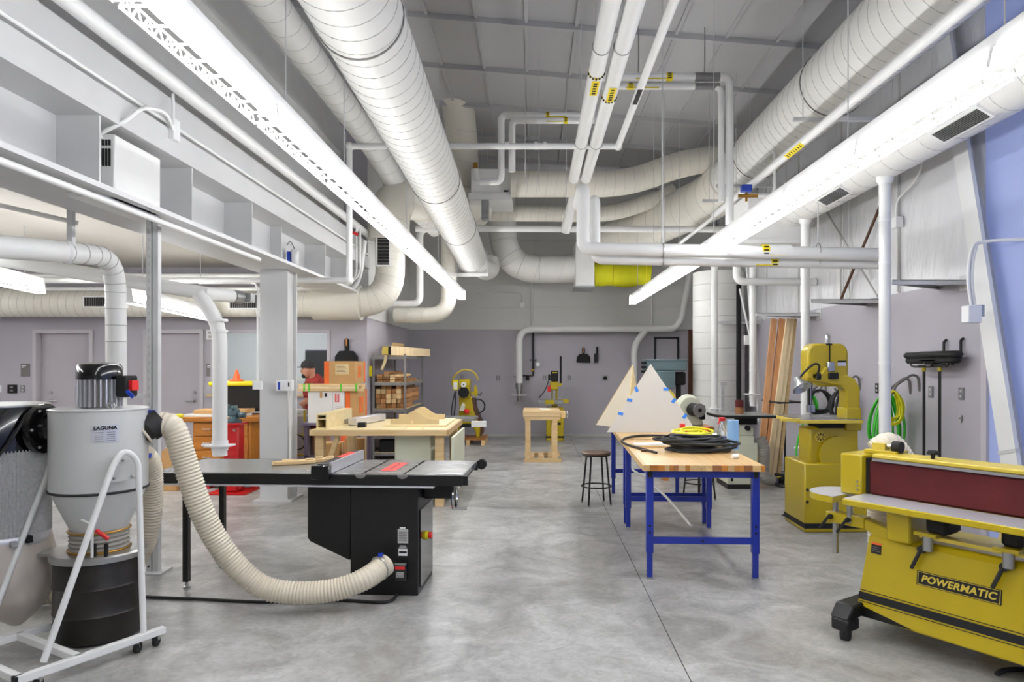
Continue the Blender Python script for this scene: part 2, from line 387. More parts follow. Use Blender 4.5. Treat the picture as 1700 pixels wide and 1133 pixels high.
MB().bb(a0, a0+.05, YL-.015, YL+.16, b0+.05, b1-.05).bb(a1-.05, a1, YL-.015, YL+.16, b0+.05, b1-.05).bb(a0, a1, YL-.015, YL+.16, b1-.05, b1).bb(a0, a1, YL-.015, YL+.16, b0, b0+.05).build('window_frame', 'trim_grey', w, world=True)
mid = -4.55
MB().bb(mid-.025, mid+.025, YL, YL+.15, b0, b1).build('mullion', 'trim_grey', w, world=True)
for p0, p1 in ((a0+.05, mid-.025), (mid+.025, a1-.05)): MB().bb(p0, p1, YL+.07, YL+.078, b0+.05, b1-.05).build('pane', 'window_glass', w, world=True)
MB().bb(a0-.05, a1+.02, YL-.07, YL, b0-.04, b0).build('window_sill', 'mdf', w, world=True)
# office behind the window
of = MB().bb(-9, XS-.15, 14.9, 15, 0, 3.2).bb(-9.1, -9, YL+.16, 15, 0, 3.2)
struct(of.build('wall_office', 'panel_white'), 'white office wall seen through the window')
struct(MB().bb(-9, XS-.15, YL+.16, 15, 2.9, 3.0).build('ceiling_office', 'panel_white'), 'office ceiling seen through the window')
for i, (x, y) in enumerate(((-4.6, 13.2), (-6.0, 13.2))):
    t = thing('office_light', ('office ceiling light seen through the window near the cartons', 'office ceiling light deeper in the office left of the first')[i], 'light', (x, y, 2.8))
    MB().bb(x-.6, x+.6, y-.17, y+.17, 2.86, 2.9).build('housing', 'white_paint', t, world=True)
    MB().bb(x-.58, x+.58, y-.14, y+.14, 2.84, 2.86).build('diffuser', 'tube_light', t, world=True)
t = thing('office_cabinet', 'dark tall cabinet in the office behind the window', 'cabinet', (-4.25, 14.4, 0))
MB().bb(-4.7, -3.75, 14.2, 14.85, 0, 1.95).build('body', 'purple_grey', t, world=True, bevel=.01)
for s in (0, 1): 
    d = MB().bb(-4.69+s*.47, -4.24+s*.47, 14.18, 14.2, .05, 1.92).build('door', 'black_matte', t, world=True)
    MB().bb(-4.28+s*.07, -4.26+s*.07, 14.16, 14.18, .9, 1.1).build('handle', 'steel', d, world=True)
# mezzanine block over the left bay, its fascia and upper wall
struct(MB().bb(-12, -2.87, -4.2, YL+.1, 3.3, 3.74).build('ceiling_left', 'slab_beige'), 'white slab of the low ceiling over the left bay')
struct(MB().bb(-2.872, -2.86, -4.2, YL, 3.46, 3.745).build('trim_4', 'steel_white'), 'white fascia of the slab edge under the water pipe')
struct(MB().bb(-2.95, -2.8, -4.2, YL, 3.3, 3.46).build('trim_1', 'steel_white'), 'white steel edge angle along the slab')
wu = struct(MB().bb(-3.5, -3.32, -4.2, YL+.2, 3.7, 6.5).build('wall_upper', 'panel_white'), 'white upper wall above the slab')
MB().bb(-3.32, -3.2, -4.2, YL, 5.15, 5.6).build('girt', 'steel_white', wu); MB().bb(-3.32, -3.24, -4.2, YL, 4.25, 4.45).build('girt', 'steel_white', wu)
struct(MB().bb(-12.2, -12, -4.2, YL, 0, 3.4).build('wall_far', 'wall_grey'), 'grey wall at the far side of the left bay')
struct(MB().bb(-12, 4.4, -4.4, -4.2, 0, 6.8).build('wall_front', 'panel_white'), 'white wall behind the viewer')
# steel beam with stiffeners, column
sb = thing('steel_beam', 'white deep steel beam with stiffener plates over the left bay', 'beam', (-3.12, 0, 2.79), kind='structure')
MB().bb(-3.44, -2.8, -4, YL, 2.79, 2.825).build('flange', 'steel_white', sb, world=True); MB().bb(-3.44, -2.8, -4, YL, 3.265, 3.3).build('flange', 'steel_white', sb, world=True)
MB().bb(-3.14, -3.1, -4, YL, 2.825, 3.265).build('web', 'steel_white', sb, world=True)
for k in range(-1, 7):
    y = 4.49 + 1.215*k
    MB().bb(-3.1, -2.82 if k != 3 else -2.97, y, y+.016, 2.825, 3.265).build('stiffener', 'steel_white', sb, world=True)
sc = thing('steel_column', 'white square steel column under the beam', 'column', (-3.13, 8.5, 0), kind='structure')
MB().bb(-3.3, -2.96, 8.32, 8.35, .02, 2.79).bb(-3.3, -2.96, 8.62, 8.65, .02, 2.79).bb(-3.27, -3.0, 8.35, 8.62, .02, 2.79).build('shaft', 'steel_white', sc, world=True, bevel=.004)
MB().bb(-3.36, -2.9, 8.26, 8.7, 0, .02).build('base_plate', 'steel_white', sc, world=True)
# right wall
wr = struct(MB().bb(XR, XR+.2, 6.4, YB+.2, 0, 2.46).build('wall_right', 'wall_grey'), 'grey right wall with white insulation above')
y = 6.4
while y < YB:
    MB().bb(XR+.02, XR+.18, y+.004, min(y+1.5, YB+.2)-.004, 2.46, 5.7).build('insulation_panel', 'insulation', wr); y += 1.5
for yy in (7.9, 9.4, 10.9, 12.4, 13.9): MB().bb(XR-.004, XR+.02, yy-.012, yy+.012, 2.46, 5.7).build('batten', 'panel_white', wr)
wp = struct(MB().bb(XR+.02, XR+.08, -4.2, 6.4, 0, 5.7).build('window_2', 'dusk_panel'), 'translucent wall panels glowing with blue dusk light')
struct(MB().bb(XR-.008, XR+.12, 6.35, 6.43, 0, 2.47).build('trim_2', 'trim_grey'), 'grey end trim of the right wall')
# leaning frame column on the right
lc = thing('leaning_column', 'white leaning steel column in front of the blue panels', 'column', (4.05, 5.75, 0), kind='structure')
b0 = Vector((4.04, 5.68, 0)); b1 = Vector((4.04, 6.95, 5.4))
MB().beam(b0, b1, .035, .21).build('flange', 'white_paint', lc, world=True)
MB().beam(b0+Vector((.06,0,0)), b1+Vector((.06,0,0)), .1, .03).build('web', 'steel_white', lc, world=True)
k = b0.lerp(b1, .19); MB().beam(b0.lerp(b1, .165), b0.lerp(b1, .17), .05, .225).build('splice', 'steel_white', lc, world=True)
# roof
ce = MB(); xl, xr_ = -3.6, 4.5
ce.add([(x, y, ceil_z(x)+dz) for dz in (0, .1) for x, y in ((xl,-4.4),(xr_,-4.4),(xr_,16.1),(xl,16.1))], [(0,1,2,3),(7,6,5,4),(0,4,5,1),(1,5,6,2),(2,6,7,3),(3,7,4,0)])
ce = struct(ce.build('ceiling', 'ceiling_grey'), 'sloping grey metal roof deck')
for k in range(13):
    y = -3 + 1.45*k
    MB().beam((xl, y, ceil_z(xl)-.035), (xr_, y, ceil_z(xr_)-.035), .06, .07).build('purlin', 'ceiling_grey', ce)
for k in range(13):
    x = -3.2 + .62*k; MB().bb(x-.02, x+.02, -4.2, 15.8, ceil_z(x)-.03, ceil_z(x)+.02).build('seam', 'ceiling_grey', ce)
# main frame rafter across the roof far back
struct(MB().beam((XS, 13.0, 5.35), (XR, 13.0, 5.0), .2, .35).build('trim_3', 'ceiling_grey'), 'grey roof rafter crossing near the back wall')
# ================================================================== LIGHTS
def strip_light(name, label, p0, p1, sec=1.22, tubes=2, sides=(-1, 1)):
    p0 = Vector(p0); p1 = Vector(p1); d = (p1-p0).normalized(); L = (p1-p0).length; x, up, _ = basis(d)
    t = thing(name, label, 'light', p0)
    MB().beam(p0+up*.095, p1+up*.095, .075, .07).build('housing', 'white_paint', t, world=True, bevel=.006)
    MB().beam(p0+up*.059, p1+up*.059, .072, .004).build('reflector', 'white_paint', t, world=True)
    n = max(1, round(L/sec)); s = L/n
    for i in range(n):
        a = p0 + d*(i*s+.02); b = p0 + d*((i+1)*s-.02)
        for sx in ((-.03, .03) if tubes == 2 else (0,)):
            MB().cyl(a+x*sx+up*.03, b+x*sx+up*.03, .023, n=8).build('lamp_tube', 'tube_light', t, world=True)
        g = MB(); hw = .062
        for q in sides:
            g.beam(a+x*q*hw-up*.062, b+x*q*hw-up*.062, .006, .014); g.beam(a+x*q*hw-up*.008, b+x*q*hw-up*.008, .005, .01)
            m = max(2, int(s/.075))
            for j in range(m):
                e0 = a + d*(j*(s-.04)/m); e1 = a + d*((j+.5)*(s-.04)/m); e2 = a + d*((j+1)*(s-.04)/m)
                g.beam(e0+x*q*hw-up*.062, e1+x*q*hw-up*.008, .004, .009); g.beam(e1+x*q*hw-up*.008, e2+x*q*hw-up*.062, .004, .009)
        for j in range(max(2, int(s/.15))+1):
            e = a + d*(j*(s-.04)/max(2, int(s/.15))); g.beam(e-x*hw-up*.058, e+x*hw-up*.058, .004, .012)
        g.build('louver', 'white_paint', t, world=True)
        if i: MB().beam(p0+d*(i*s-.012)+up*.02, p0+d*(i*s+.012)+up*.03, .1, .08).build('joint_clip', 'white_plastic', t, world=True)
    if name == 'bay_light':
        for f in (.15, .85): q = p0.lerp(p1, f); MB().cyl(q+up*.09, (q.x, q.y, 3.3), .006, n=6).build('hanger', 'steel_white', t, world=True)
    for e in (p0, p1): MB().beam(e-d*.012+up*.02, e+d*.012+up*.03, .13, .2).build('end_cap', 'white_plastic', t, world=True)
    return t
XLL, ZLL, XRL, ZRL = -1.40, 2.97, 1.97, 2.92
strip_light('strip_light', 'long white louvered fluorescent strip hanging over the black table saw', (XLL, -2.46, ZLL), (XLL, 13.4, ZLL), sides=(-1,))
strip_light('strip_light', 'long white louvered fluorescent strip hanging over the yellow edge sander', (XRL, -1.96, ZRL), (XRL, 13.9, ZRL), sides=(1,))
strip_light('bay_light', 'fluorescent strip in the low bay above the doors', (-4.5, 7.63, 2.4), (-5.06, 10.8, 2.4))
strip_light('bay_light', 'fluorescent strip in the low bay cut by the frame edge', (-5.6, 6.2, 2.6), (-6.15, 8.6, 2.6))
strip_light('bay_light', 'added unseen fluorescent strip before the doors, brightening the door wall', (-6.6, 1.5, 2.7), (-6.9, 5.9, 2.7))  # unseen strip, added to brighten the door wall
strip_light('bay_light', 'added unseen fluorescent strip farthest into the low bay, lifting the door wall', (-9.6, 4.0, 2.7), (-9.9, 10.2, 2.7))  # extra strip out of view, put in to lift the dim door wall
strip_light('bay_light', 'added unseen fluorescent strip beyond the frame edge, fill for the door wall', (-7.6, 3.4, 2.7), (-7.9, 9.4, 2.7))  # added out-of-view strip, more light for the left wall
# hanger rods for the lights
def rod(p0, p1, lab, r=.004): tag(MB().cyl(p0, p1, r, n=6).build('hanger_rod', 'steel_white'), lab, 'rod', 'thin hanger rods under the roof')
ORD = ('first','second','third','fourth','fifth','sixth','seventh','eighth','ninth','tenth')
for i, y in enumerate((3.9, 5.1, 7.6, 10.1, 12.6)):
    rod((XLL, y, ZLL+.09), (XLL, y, ceil_z(XLL)), f'{ORD[i]} thin rod along the strip light over the table saw, counted away from the viewer')
for i, y in enumerate((2.9, 4.35, 7.6, 10.5, 13.2)):
    rod((XRL, y, ZRL+.09), (XRL, y, ceil_z(XRL)), f'{ORD[i]} thin rod along the strip light over the edge sander, counted away from the viewer')
for i, (px, y) in enumerate(((800, 12.6), (872, 9.0), (895, 9.4), (940, 10.0), (962, 9.8), (1085, 11.0), (1098, 10.2), (1128, 10.6), (1222, 9.6), (1245, 9.8))):
    p = at(px, 300, y); rod((p.x, y, 3.3 if px > 1050 else 4.0), (p.x, y, ceil_z(p.x)), f'thin rod among the ducts and pipes, {ORD[i]} from the left')
# ================================================================== OVERHEAD DUCTS AND PIPES
GD = 'overhead ducts and pipes'
def hang(name, p, zt, lab): pass
# big central spiral duct
c0 = at(584, 0, 4.15); c1 = at(783, 428, 13.2); c00 = c0 + (c0-c1)*(4.6/9.05)
t = spiral_duct('spiral_duct', [c00, c1], .278, 'large white spiral duct running overhead above the centre aisle', pitch=.17)
dr = (c1-c0).normalized()
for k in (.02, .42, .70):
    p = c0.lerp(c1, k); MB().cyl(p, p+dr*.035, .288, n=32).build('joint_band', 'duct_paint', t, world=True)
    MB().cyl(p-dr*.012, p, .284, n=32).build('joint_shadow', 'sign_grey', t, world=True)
MB().cyl(c1, c1+dr*.05, .3, n=32).build('end_flange', 'white_paint', t, world=True)
pipe_e = at(805, 440, 13.9); MB().tube(spline([c1+Vector((.12,.04,-.1)), c1+Vector((.2,.5,-.16)), c1+Vector((.28,.85,-.1)), c1+Vector((.3,.95,.1))], 5), .2, 16).build('end_elbow', 'duct_paint', t, world=True)
MB().bb(c1.x-.55, c1.x+.32, 13.15, 13.22, c1.z-.36, c1.z-.3).build('support_bar', 'white_paint', t, world=True)
for sx in (-.3, .3): MB().cyl((c1.x+sx, 13.18, c1.z-.33), (c1.x+sx, 13.18, ceil_z(0)), .006, n=6).build('hanger', 'steel_white', t, world=True)
# upper left duct
spiral_duct('spiral_duct', [(-2.53, -2, 5.1), (-2.53, 10.6, 5.1), (-2.15, 11.6, 4.4), (-1.7, 12.2, 4.05)], .18, 'slim white spiral duct high along the upper wall', bend=.5, pitch=.3)
# duct right of the central duct, curving down
spiral_duct('curved_duct', [at(700, -60, 9.6), at(712, 30, 10.0), at(752, 120, 11.3), at(768, 230, 12.2), at(772, 345, 12.6)], .27, 'wide white duct bending down behind the central spiral duct', bend=1.0, pitch=.6, mat='duct_paint_warm')
# low-bay supply duct, riser with grille
Yd = 11.25
pd = [at(-260, 502, Yd), at(648, 503, Yd), at(648, 328, Yd), at(790, 338, Yd)]
t = spiral_duct('supply_duct', pd[:2] + [pd[2]] , .235, 'white supply duct along the low bay turning up beside the shelves', bend=.55, pitch=.13, mat='duct_paint_warm')
MB().cyl(at(522, 503, Yd), at(600, 503, Yd), .285, n=28).build('sleeve', 'duct_paint_warm', t, world=True)
def grille(px0, px1, py0, py1, Y, parent, n, vert=True, name='grille'):
    a = at(px0, py0, Y); b = at(px1, py1, Y)
    g = MB().bb(a.x-.02, b.x+.02, Y-.012, Y+.1, b.z-.02, a.z+.02).build(name, 'white_paint', parent, world=True)
    MB().bb(a.x, b.x, Y-.016, Y-.006, b.z, a.z).build('opening', 'black_matte', g, world=False) if False else MB().bb(a.x, b.x, Y-.0135, Y-.012, b.z, a.z).build('opening', 'black_matte', parent, world=True)
    for i in range(n):
        f = (i+.5)/n
        if vert: MB().bb(a.x+(b.x-a.x)*f-.003, a.x+(b.x-a.x)*f+.003, Y-.022, Y-.0135, b.z, a.z).build('slat', 'sign_grey', parent, world=True)
        else: MB().bb(a.x, b.x, Y-.022, Y-.0135, b.z+(a.z-b.z)*f-.004, b.z+(a.z-b.z)*f+.004).build('slat', 'sign_grey', parent, world=True)
grille(627, 646, 384, 440, Yd-.245, t, 10, False); grille(140, 176, 494, 509, Yd-.245, t, 12); grille(382, 430, 490, 512, Yd-.245, t, 14)
spiral_duct('transfer_duct', [at(645, 400, Yd), at(648, 330, Yd), at(720, 335, Yd+.6), at(800, 345, Yd+1.2)], .33, 'wide white transfer duct joining the riser under the central duct', bend=.5, pitch=.5, mat='duct_paint_warm')
# small return elbow duct near the side wall
spiral_duct('return_duct', [at(745, 300, 13.3), at(745, 524, 13.3), at(655, 524, 13.3)], .15, 'white return duct elbow dropping beside the side wall', bend=.4, pitch=.3, mat='duct_paint_warm')
# right main duct under the right light
t = spiral_duct('spiral_duct', [(3.33, -2, 3.68), (3.33, 12.7, 3.68)], .262, 'white spiral duct behind the right strip light', pitch=.3)
for y0, a2 in ((4.8, R(240)), (7.0, R(240))):
    a = R(205); c = 0
    cc = Vector((3.33+math.cos(a2)*.262, y0+.4, 3.68+math.sin(a2)*.262)); M = Matrix.Rotation(-(a2-R(180)), 3, 'Y')
    MB().box(cc, (.03, .6, .15), M=M).build('grille', 'white_paint', t, world=True)
    MB().box(cc+M@Vector((-.0165,0,0)), (.003, .55, .11), M=M).build('opening', 'black_matte', t, world=True)
    for k in range(9): MB().box(cc+M@Vector((-.02,0,-.054+k*.0135)), (.006, .55, .005), M=M).build('slat', 'galvanised', t, world=True)
t2 = thing('fan_box', 'white fan box hung behind the right strip light', 'box', at(1330, 330, 9.0))
MB().bb(2.75, 3.5, 8.9, 9.7, 3.25, 3.85).build('housing', 'white_paint', t2, world=True, bevel=.01)
MB().bb(2.6, 3.5, 8.85, 9.4, 3.2, 3.25).build('bracket', 'white_paint', t2, world=True)
# upper right large duct with pipe
t = spiral_duct('spiral_duct', [(3.2, -2, 4.66), (3.2, 11.2, 4.66)], .36, 'huge white spiral duct high along the right side', bend=.4, pitch=.17)
for y in (7.4, 9.9): MB().torus((3.2, y, 4.66), .362, .008, (0,1,0)).build('joint_band', 'sign_grey', t, world=True)
for y, x0, x1 in ((7.35, 2.75, 3.9), (9.9, 2.6, 3.7), (10.3, 2.5, 3.6)):
    t3 = thing('strut_hanger', {7.35: 'white strut bar across below the huge duct beside the hanger rod', 9.9: 'white strut bar at the far end of the huge duct', 10.3: 'lower white strut bar near the blue valve'}[y], 'strut', (x0, y, 4.25))
    z = 4.27 if y < 9 else (4.22 if y == 9.9 else 4.1)
    MB().bb(x0, x1, y-.02, y+.02, z-.04, z).build('strut', 'steel_white', t3, world=True)
    for x in (x0+.1, x1-.1): MB().cyl((x, y, z), (x, y, ceil_z(x)), .006, n=6).build('rod', 'steel_white', t3, world=True)
pp = tag(MB().cyl((2.75, -2, 3.93), (2.75, 10.6, 3.93), .045).build('water_pipe', 'white_paint'), 'white water pipe with yellow tag below the huge duct', 'pipe', GD)
def pipe_label(px, Y0, Y1, x, z, r, parent, mat='safety_yellow', bars=True):
    MB().box((x-r*.5, (Y0+Y1)/2, z-r*.88), (r*1.3, Y1-Y0, .003), M=Matrix.Rotation(R(30), 3, 'Y')).build('tag_sticker', mat, parent)
    n = 7
    for k in range(n):
        y = Y0 + (Y1-Y0)*(.12+.76*k/(n-1)); MB().box((x-r*.52, y, z-r*.91), (.03, .018, .003), M=Matrix.Rotation(R(30), 3, 'Y')).build('tag_mark', 'black_matte', parent)
pipe_label(0, 7.05, 7.5, 2.75, 3.93, .045, pp)
# twin main pipes along the room
for i, (x, lab) in enumerate(((.545, 'insulated white pipe, left one of the twin pipes above the aisle'), (.715, 'insulated white pipe, right one of the twin pipes above the aisle'))):
    o = thing('insulated_pipe', lab, 'pipe', (x, 0, 4.22), group=GD)
    MB().cyl((x, -2, 4.22), (x, 9.6, 4.22), .07, n=20).build('jacket', 'white_paint', o, world=True)
    for y in (5.6, 8.05): MB().torus((x, y, 4.22), .072, .006, (0,1,0)).build('clamp', 'steel', o, world=True); MB().cyl((x, y, 4.29), (x, y, ceil_z(x)), .006, n=6).build('hanger', 'steel_white', o, world=True)
    y0 = 6.1 if i == 0 else 6.25
    MB().box((x, y0+.18, 4.1485), (.07, .32, .003)).build('tag_sticker', 'safety_yellow', o, world=True)
    for k in range(5): MB().box((x, y0+.07+k*.055, 4.1465), (.035, .03, .002)).build('tag_mark', 'black_matte', o, world=True)
    e = y0 - .03 if i == 0 else y0+.36
    for k in range(7): MB().box((x+.0712*math.sin(R(-70+k*23)), e, 4.22-.0712*math.cos(R(-70+k*23))), (.014, .03, .014), M=Matrix.Rotation(-R(-70+k*23), 3, 'Y')).build('tag_dash', 'black_matte', o, world=True)
    MB().tube([(x, e-.02, 4.22), (x, e+.02, 4.22)], .0708, 16, cap=False).build('tag_band', 'safety_yellow', o, world=True)
# sprinkler pipe with elbows
p = [(.98, -2, 4.2), (.98, 8.1, 4.2), at(580, 243, 8.1), at(580, 466, 8.1), at(530, 466, 8.85), at(-60, 466, 8.95)]
sp = thing('sprinkler_pipe', 'slim white sprinkler pipe crossing overhead and dropping to the low bay', 'pipe', p[1], group=GD)
MB().tube(fillet(p, .06), .036, 12).build('pipe_run', 'white_paint', sp, world=True)
for q in p[1:4]: MB().ball(q, .05, 12, 8).build('fitting', 'white_paint', sp, world=True)
for px in (842, 890, 905): MB().cyl(at(px-3, 242, 8.1), at(px+3, 242, 8.1), .045).build('coupling', 'white_paint', sp, world=True)
MB().tube([(.98, 6.3, 4.2), (.98, 6.75, 4.2)], .0365, 12, cap=False).build('tag_sticker', 'white_plastic', sp, world=True)
MB().box((.97, 6.52, 4.163), (.045, .36, .003)).build('tag_mark', 'black_matte', sp, world=True)
# upper pair of cross pipes going down at right
for i, (dz, dx, lab) in enumerate(((0, 0, 'white insulated cross pipe near the roof turning down, upper of two'), (.115, .1, 'white insulated cross pipe near the roof turning down, lower of two'))):
    o = thing('cross_pipe', lab, 'pipe', at(1000, 128, 8.4), group=GD)
    a = at(1000, 128, 8.4); b = at(1211, 128, 8.4); c = at(1211, 372 if i == 0 else 335, 8.4)
    MB().tube(fillet([a+Vector((0,0,-dz)), b+Vector((-dx,0,-dz)), Vector((b.x-dx, 8.4, c.z))], .1), .05 if i == 0 else .038, 16).build('jacket', 'white_paint', o, world=True)
    for px in (1060, 1170): h = at(px, 128, 8.4); MB().cyl((h.x, 8.4, a.z-dz), (h.x, 8.4, ceil_z(h.x)), .006, n=6).build('hanger', 'steel_white', o, world=True)
    rr = .05 if i == 0 else .038; off = .12 if i else .0; zz = a.z-dz-rr*.55
    MB().box((a.x+.6-off, 8.4-rr*.86, zz), (.4, .003, .04), M=Matrix.Rotation(R(-32), 3, 'X')).build('tag_sticker', 'safety_yellow', o, world=True)
    e = a.x+.77 if i == 0 else a.x+.3; MB().cyl((e, 8.4, a.z-dz), (e+.08, 8.4, a.z-dz), rr+.0015, n=16, cap=False).build('tag_band', 'safety_yellow', o, world=True)
    for k in range(3): MB().box((e+.04, 8.4-rr-.002, a.z-dz-.025+k*.025), (.045, .003, .01)).build('tag_dash', 'black_matte', o, world=True)
    for k in range(12): MB().box((a.x+.44-off+k*.028, 8.4-rr*.88, zz-.002), (.018, .003, .02), M=Matrix.Rotation(R(-32), 3, 'X')).build('tag_mark', 'black_matte', o, world=True)
    MB().cyl((a.x+1.12, 8.4, a.z-dz), (a.x+1.42, 8.4, a.z-dz), .0515 if i == 0 else .0395, n=16, cap=False).build('grey_band', 'grey_plastic', o, world=True)
# left pair near the air handler
for i, (py, x0, x1, yb, lab) in enumerate(((192, 832, 1000, 302, 'white insulated pipe loop left of the twin pipes, outer of two'), (200, 850, 1000, 285, 'white insulated pipe loop left of the twin pipes, inner of two'))):
    o = thing('cross_pipe', lab, 'pipe', at(x0, py, 9.2), group=GD)
    MB().tube(fillet([at(x1, py, 9.2), at(x0, py, 9.2), at(x0, yb, 9.2), at(x0-35, yb, 9.2)] if i == 0 else [at(x1, py, 9.2), at(x0, py, 9.2), at(x0, yb, 9.2)], .08), .045, 14).build('jacket', 'white_paint', o, world=True)
    e = at(906 if i == 0 else 936, py, 9.2); MB().cyl(e, e+Vector((.05,0,0)), .0465, n=16, cap=False).build('tag_band', 'safety_yellow', o, world=True)
    for k in range(3): MB().box(e+Vector((.025, -.047, -.022+k*.022)), (.03, .003, .01)).build('tag_dash', 'black_matte', o, world=True)
    MB().box(at(923, py, 9.2)+Vector((0,-.04,-.024)), (.25, .003, .025), M=Matrix.Rotation(R(-32), 3, 'X')).build('tag_sticker', 'safety_yellow', o, world=True)
# lower big insulated pair: riser then right
for i, (x0, yt, yh, r, lab) in enumerate(((968, 312, 413, .07, 'thick white insulated pipe dropping and running right, upper of two'), (988, 330, 431, .055, 'white insulated pipe dropping and running right, lower of two'))):
    o = thing('insulated_pipe', lab, 'pipe', at(x0, yh, 7.4), group=GD)
    Y = 7.4+.12*i; e = at(1462, yh + (10 if i == 0 else 8), Y)
    MB().tube(fillet([at(x0, yt, Y)+Vector((0,.8,0)), at(x0, yt, Y), at(x0, yh, Y), e], .1), r, 18).build('jacket', 'white_paint', o, world=True)
    q = at(1275 if i == 0 else 1290, yh+4, Y); MB().cyl(q-Vector((.08,0,0)), q, r+.002, n=18, cap=False).build('tag_sticker', 'safety_yellow', o, world=True)
    for k in range(3): MB().box(q+Vector((-.04, -r-.003, -.035+k*.035)), (.05, .003, .014)).build('tag_mark', 'black_matte', o, world=True)
    sgn = 1 if i == 0 else -1
    MB().cyl(q, q+Vector((sgn*.24,0,-.0)), r+.0015, n=18, cap=False).xf(Matrix.Translation((0,0,0))).build('tag_strip', 'white_paint', o, world=True)
    MB().box(q+Vector((sgn*.12, -r*.75, -r*.72)), (.24, .012, .012)).build('tag_line', 'safety_yellow', o, world=True)
    for px in (1100, 1358): a = at(px, yh+3, Y); MB().torus(a, r+.004, .006, (1,0,0)).build('clamp', 'steel', o, world=True); MB().cyl(a+Vector((0,0,r)), (a.x, Y, ceil_z(a.x) if px < 1200 else 3.4), .006, n=6).build('hanger', 'steel_white', o, world=True)
# horizontal pipes further back
pipe('cross_pipe', [at(690, 380, 12.0), at(1200, 381, 12.0)], .055, label='white pipe crossing behind the ducts below the air handler', group=GD)
pipe('drop_pipe', [at(800, 380, 12.2), at(697, 380, 12.2), at(697, 505, 12.2), at(650, 505, 12.2)], .06, label='white pipe dropping beside the supply riser', group=GD, bend=.15)
pipe('slanted_pipe', [at(962, 292, 11.45), at(938, 385, 12.0)], .085, label='short slanting white pipe behind the insulated riser', group=GD)
pipe('slanted_pipe', [at(1205, 345, 10.9), at(1128, 405, 12.6)], .03, label='thin slanting white pipe near the right strip light', group=GD)
# ducts from the huge right duct to the left
spiral_duct('branch_duct', [at(1196, 262, 11.6), at(1130, 272, 11.6), at(1040, 306, 11.6), at(848, 306, 11.6)], .215, 'upper white branch duct sloping from the huge duct to the air handler', bend=.5, pitch=.16, mat='duct_paint_warm')
spiral_duct('branch_duct', [(3.2, 11.21, 4.66), (3.1, 11.9, 4.55), at(1090, 372, 13.4), at(1000, 408, 14.2)], .4, 'widest white branch duct sloping down below the upper branch', bend=.7, pitch=.4, mat='duct_paint_warm')
spiral_duct('branch_duct', [at(1120, 318, 12.9), at(1080, 335, 12.9), at(1015, 356, 12.9), at(800, 354, 12.9)], .145, 'slim white branch duct running left under the upper branch', bend=.4, pitch=.14, mat='duct_paint_warm')
# air handler box
t = thing('air_handler', 'white air handler box beside the central duct', 'air handler', at(815, 330, 11.8))
MB().bb(at(782,0,11.6).x, at(848,0,11.6).x, 11.6, 12.5, at(0,322,11.6).z, at(0,280,11.6).z).build('housing', 'white_paint', t, world=True, bevel=.01)
MB().bb(at(778,0,11.6).x, at(850,0,11.6).x, 11.55, 12.5, at(0,333,11.6).z, at(0,322,11.6).z).build('drain_pan', 'white_paint', t, world=True)
MB().bb(at(836,0,11.6).x, at(844,0,11.6).x, 11.59, 11.6, at(0,319,11.6).z, at(0,316,11.6).z).build('name_plate', 'black_matte', t, world=True)
a = at(790, 270, 11.5); MB().tube(spline([a, a+Vector((0,0,-.15)), a+Vector((.03,0,-.3))], 4), .04, 10).build('coil_pipe', 'white_paint', t, world=True)
MB().box(a+Vector((0,-.04,-.06)), (.07,.06,.09)).build('valve', 'valve_brass', t, world=True)
MB().box(at(806, 350, 11.5), (.12, .2, .32)).build('damper_box', 'galvanised', t, world=True)
# back duct elbow with white box and yellow filter sock
t = spiral_duct('exhaust_duct', [at(832, 330, 14.2), at(838, 447, 14.2), at(958, 447, 14.2)], .285, 'white exhaust duct elbow on the back wall', bend=.75, pitch=.5)
for k in range(4):
    f = fillet([at(832, 330, 14.2), at(838, 447, 14.2), at(958, 447, 14.2)], .75, 10); p = f[2+k*3]; d = (f[3+k*3]-f[1+k*3]); MB().torus(p, .287, .006, d).build('gore_seam', 'seam_grey', t, world=True)
a = at(955, 420, 14.0); b = at(986, 476, 14.0)
t = thing('filter_box', 'tall white duct box between the exhaust duct and yellow sock', 'box', (a.x, 14.0, b.z)); MB().bb(a.x, b.x, 13.9, 14.7, b.z, a.z+.2).build('housing', 'white_paint', t, world=True, bevel=.01); MB().bb(a.x-.02, b.x+.01, 13.88, 14.72, b.z-.03, b.z).build('bottom_flange', 'galvanised', t, world=True)
a = at(986, 436, 14.2); b = at(1080, 475, 14.2)
rr = (a.z-b.z)/2; cz = (a.z+b.z)/2; P = []
for k in range(13): f = k/12; P.append((Vector((a.x+(b.x-a.x)*f, 14.3, cz+.015*math.sin(f*9))), rr*(1+.05*math.sin(f*13)-.04*(k==12))))
t = thing('fabric_sock', 'bright yellow fabric duct sock on the back wall', 'duct', P[0][0]); MB().tube([q for q,_ in P], [q for _,q in P], 20).build('sock', 'yellow_fabric', t, world=True)
MB().torus(P[4][0], P[4][1]+.003, .006, (1,0,0)).build('strap', 'mustard', t, world=True); MB().torus(P[11][0], P[11][1]+.004, .012, (1,0,0)).build('end_band', 'yellow_plastic', t, world=True)
# blue valve
q = at(1239, 316, 8.6)
t = thing('control_valve', 'blue motorised brass valve beside the right strip light', 'valve', q)
MB().box(q+Vector((0,0,.02)), (.13,.09,.09)).build('actuator', 'blue_plastic', t, world=True, bevel=.01); MB().cyl(q+Vector((-.1,0,-.07)), q+Vector((.14,0,-.07)), .022).cyl(q+Vector((0,0,-.14)), q+Vector((0,0,-.03)), .015).build('valve_body', 'valve_brass', t, world=True)
pipe('valve_pipe', [q+Vector((.14,0,-.07)), q+Vector((.35,0,-.07)), q+Vector((.35,0,.5)), q+Vector((.35,.5,.5))], .02, label='thin white pipe leaving the blue valve', group=GD)
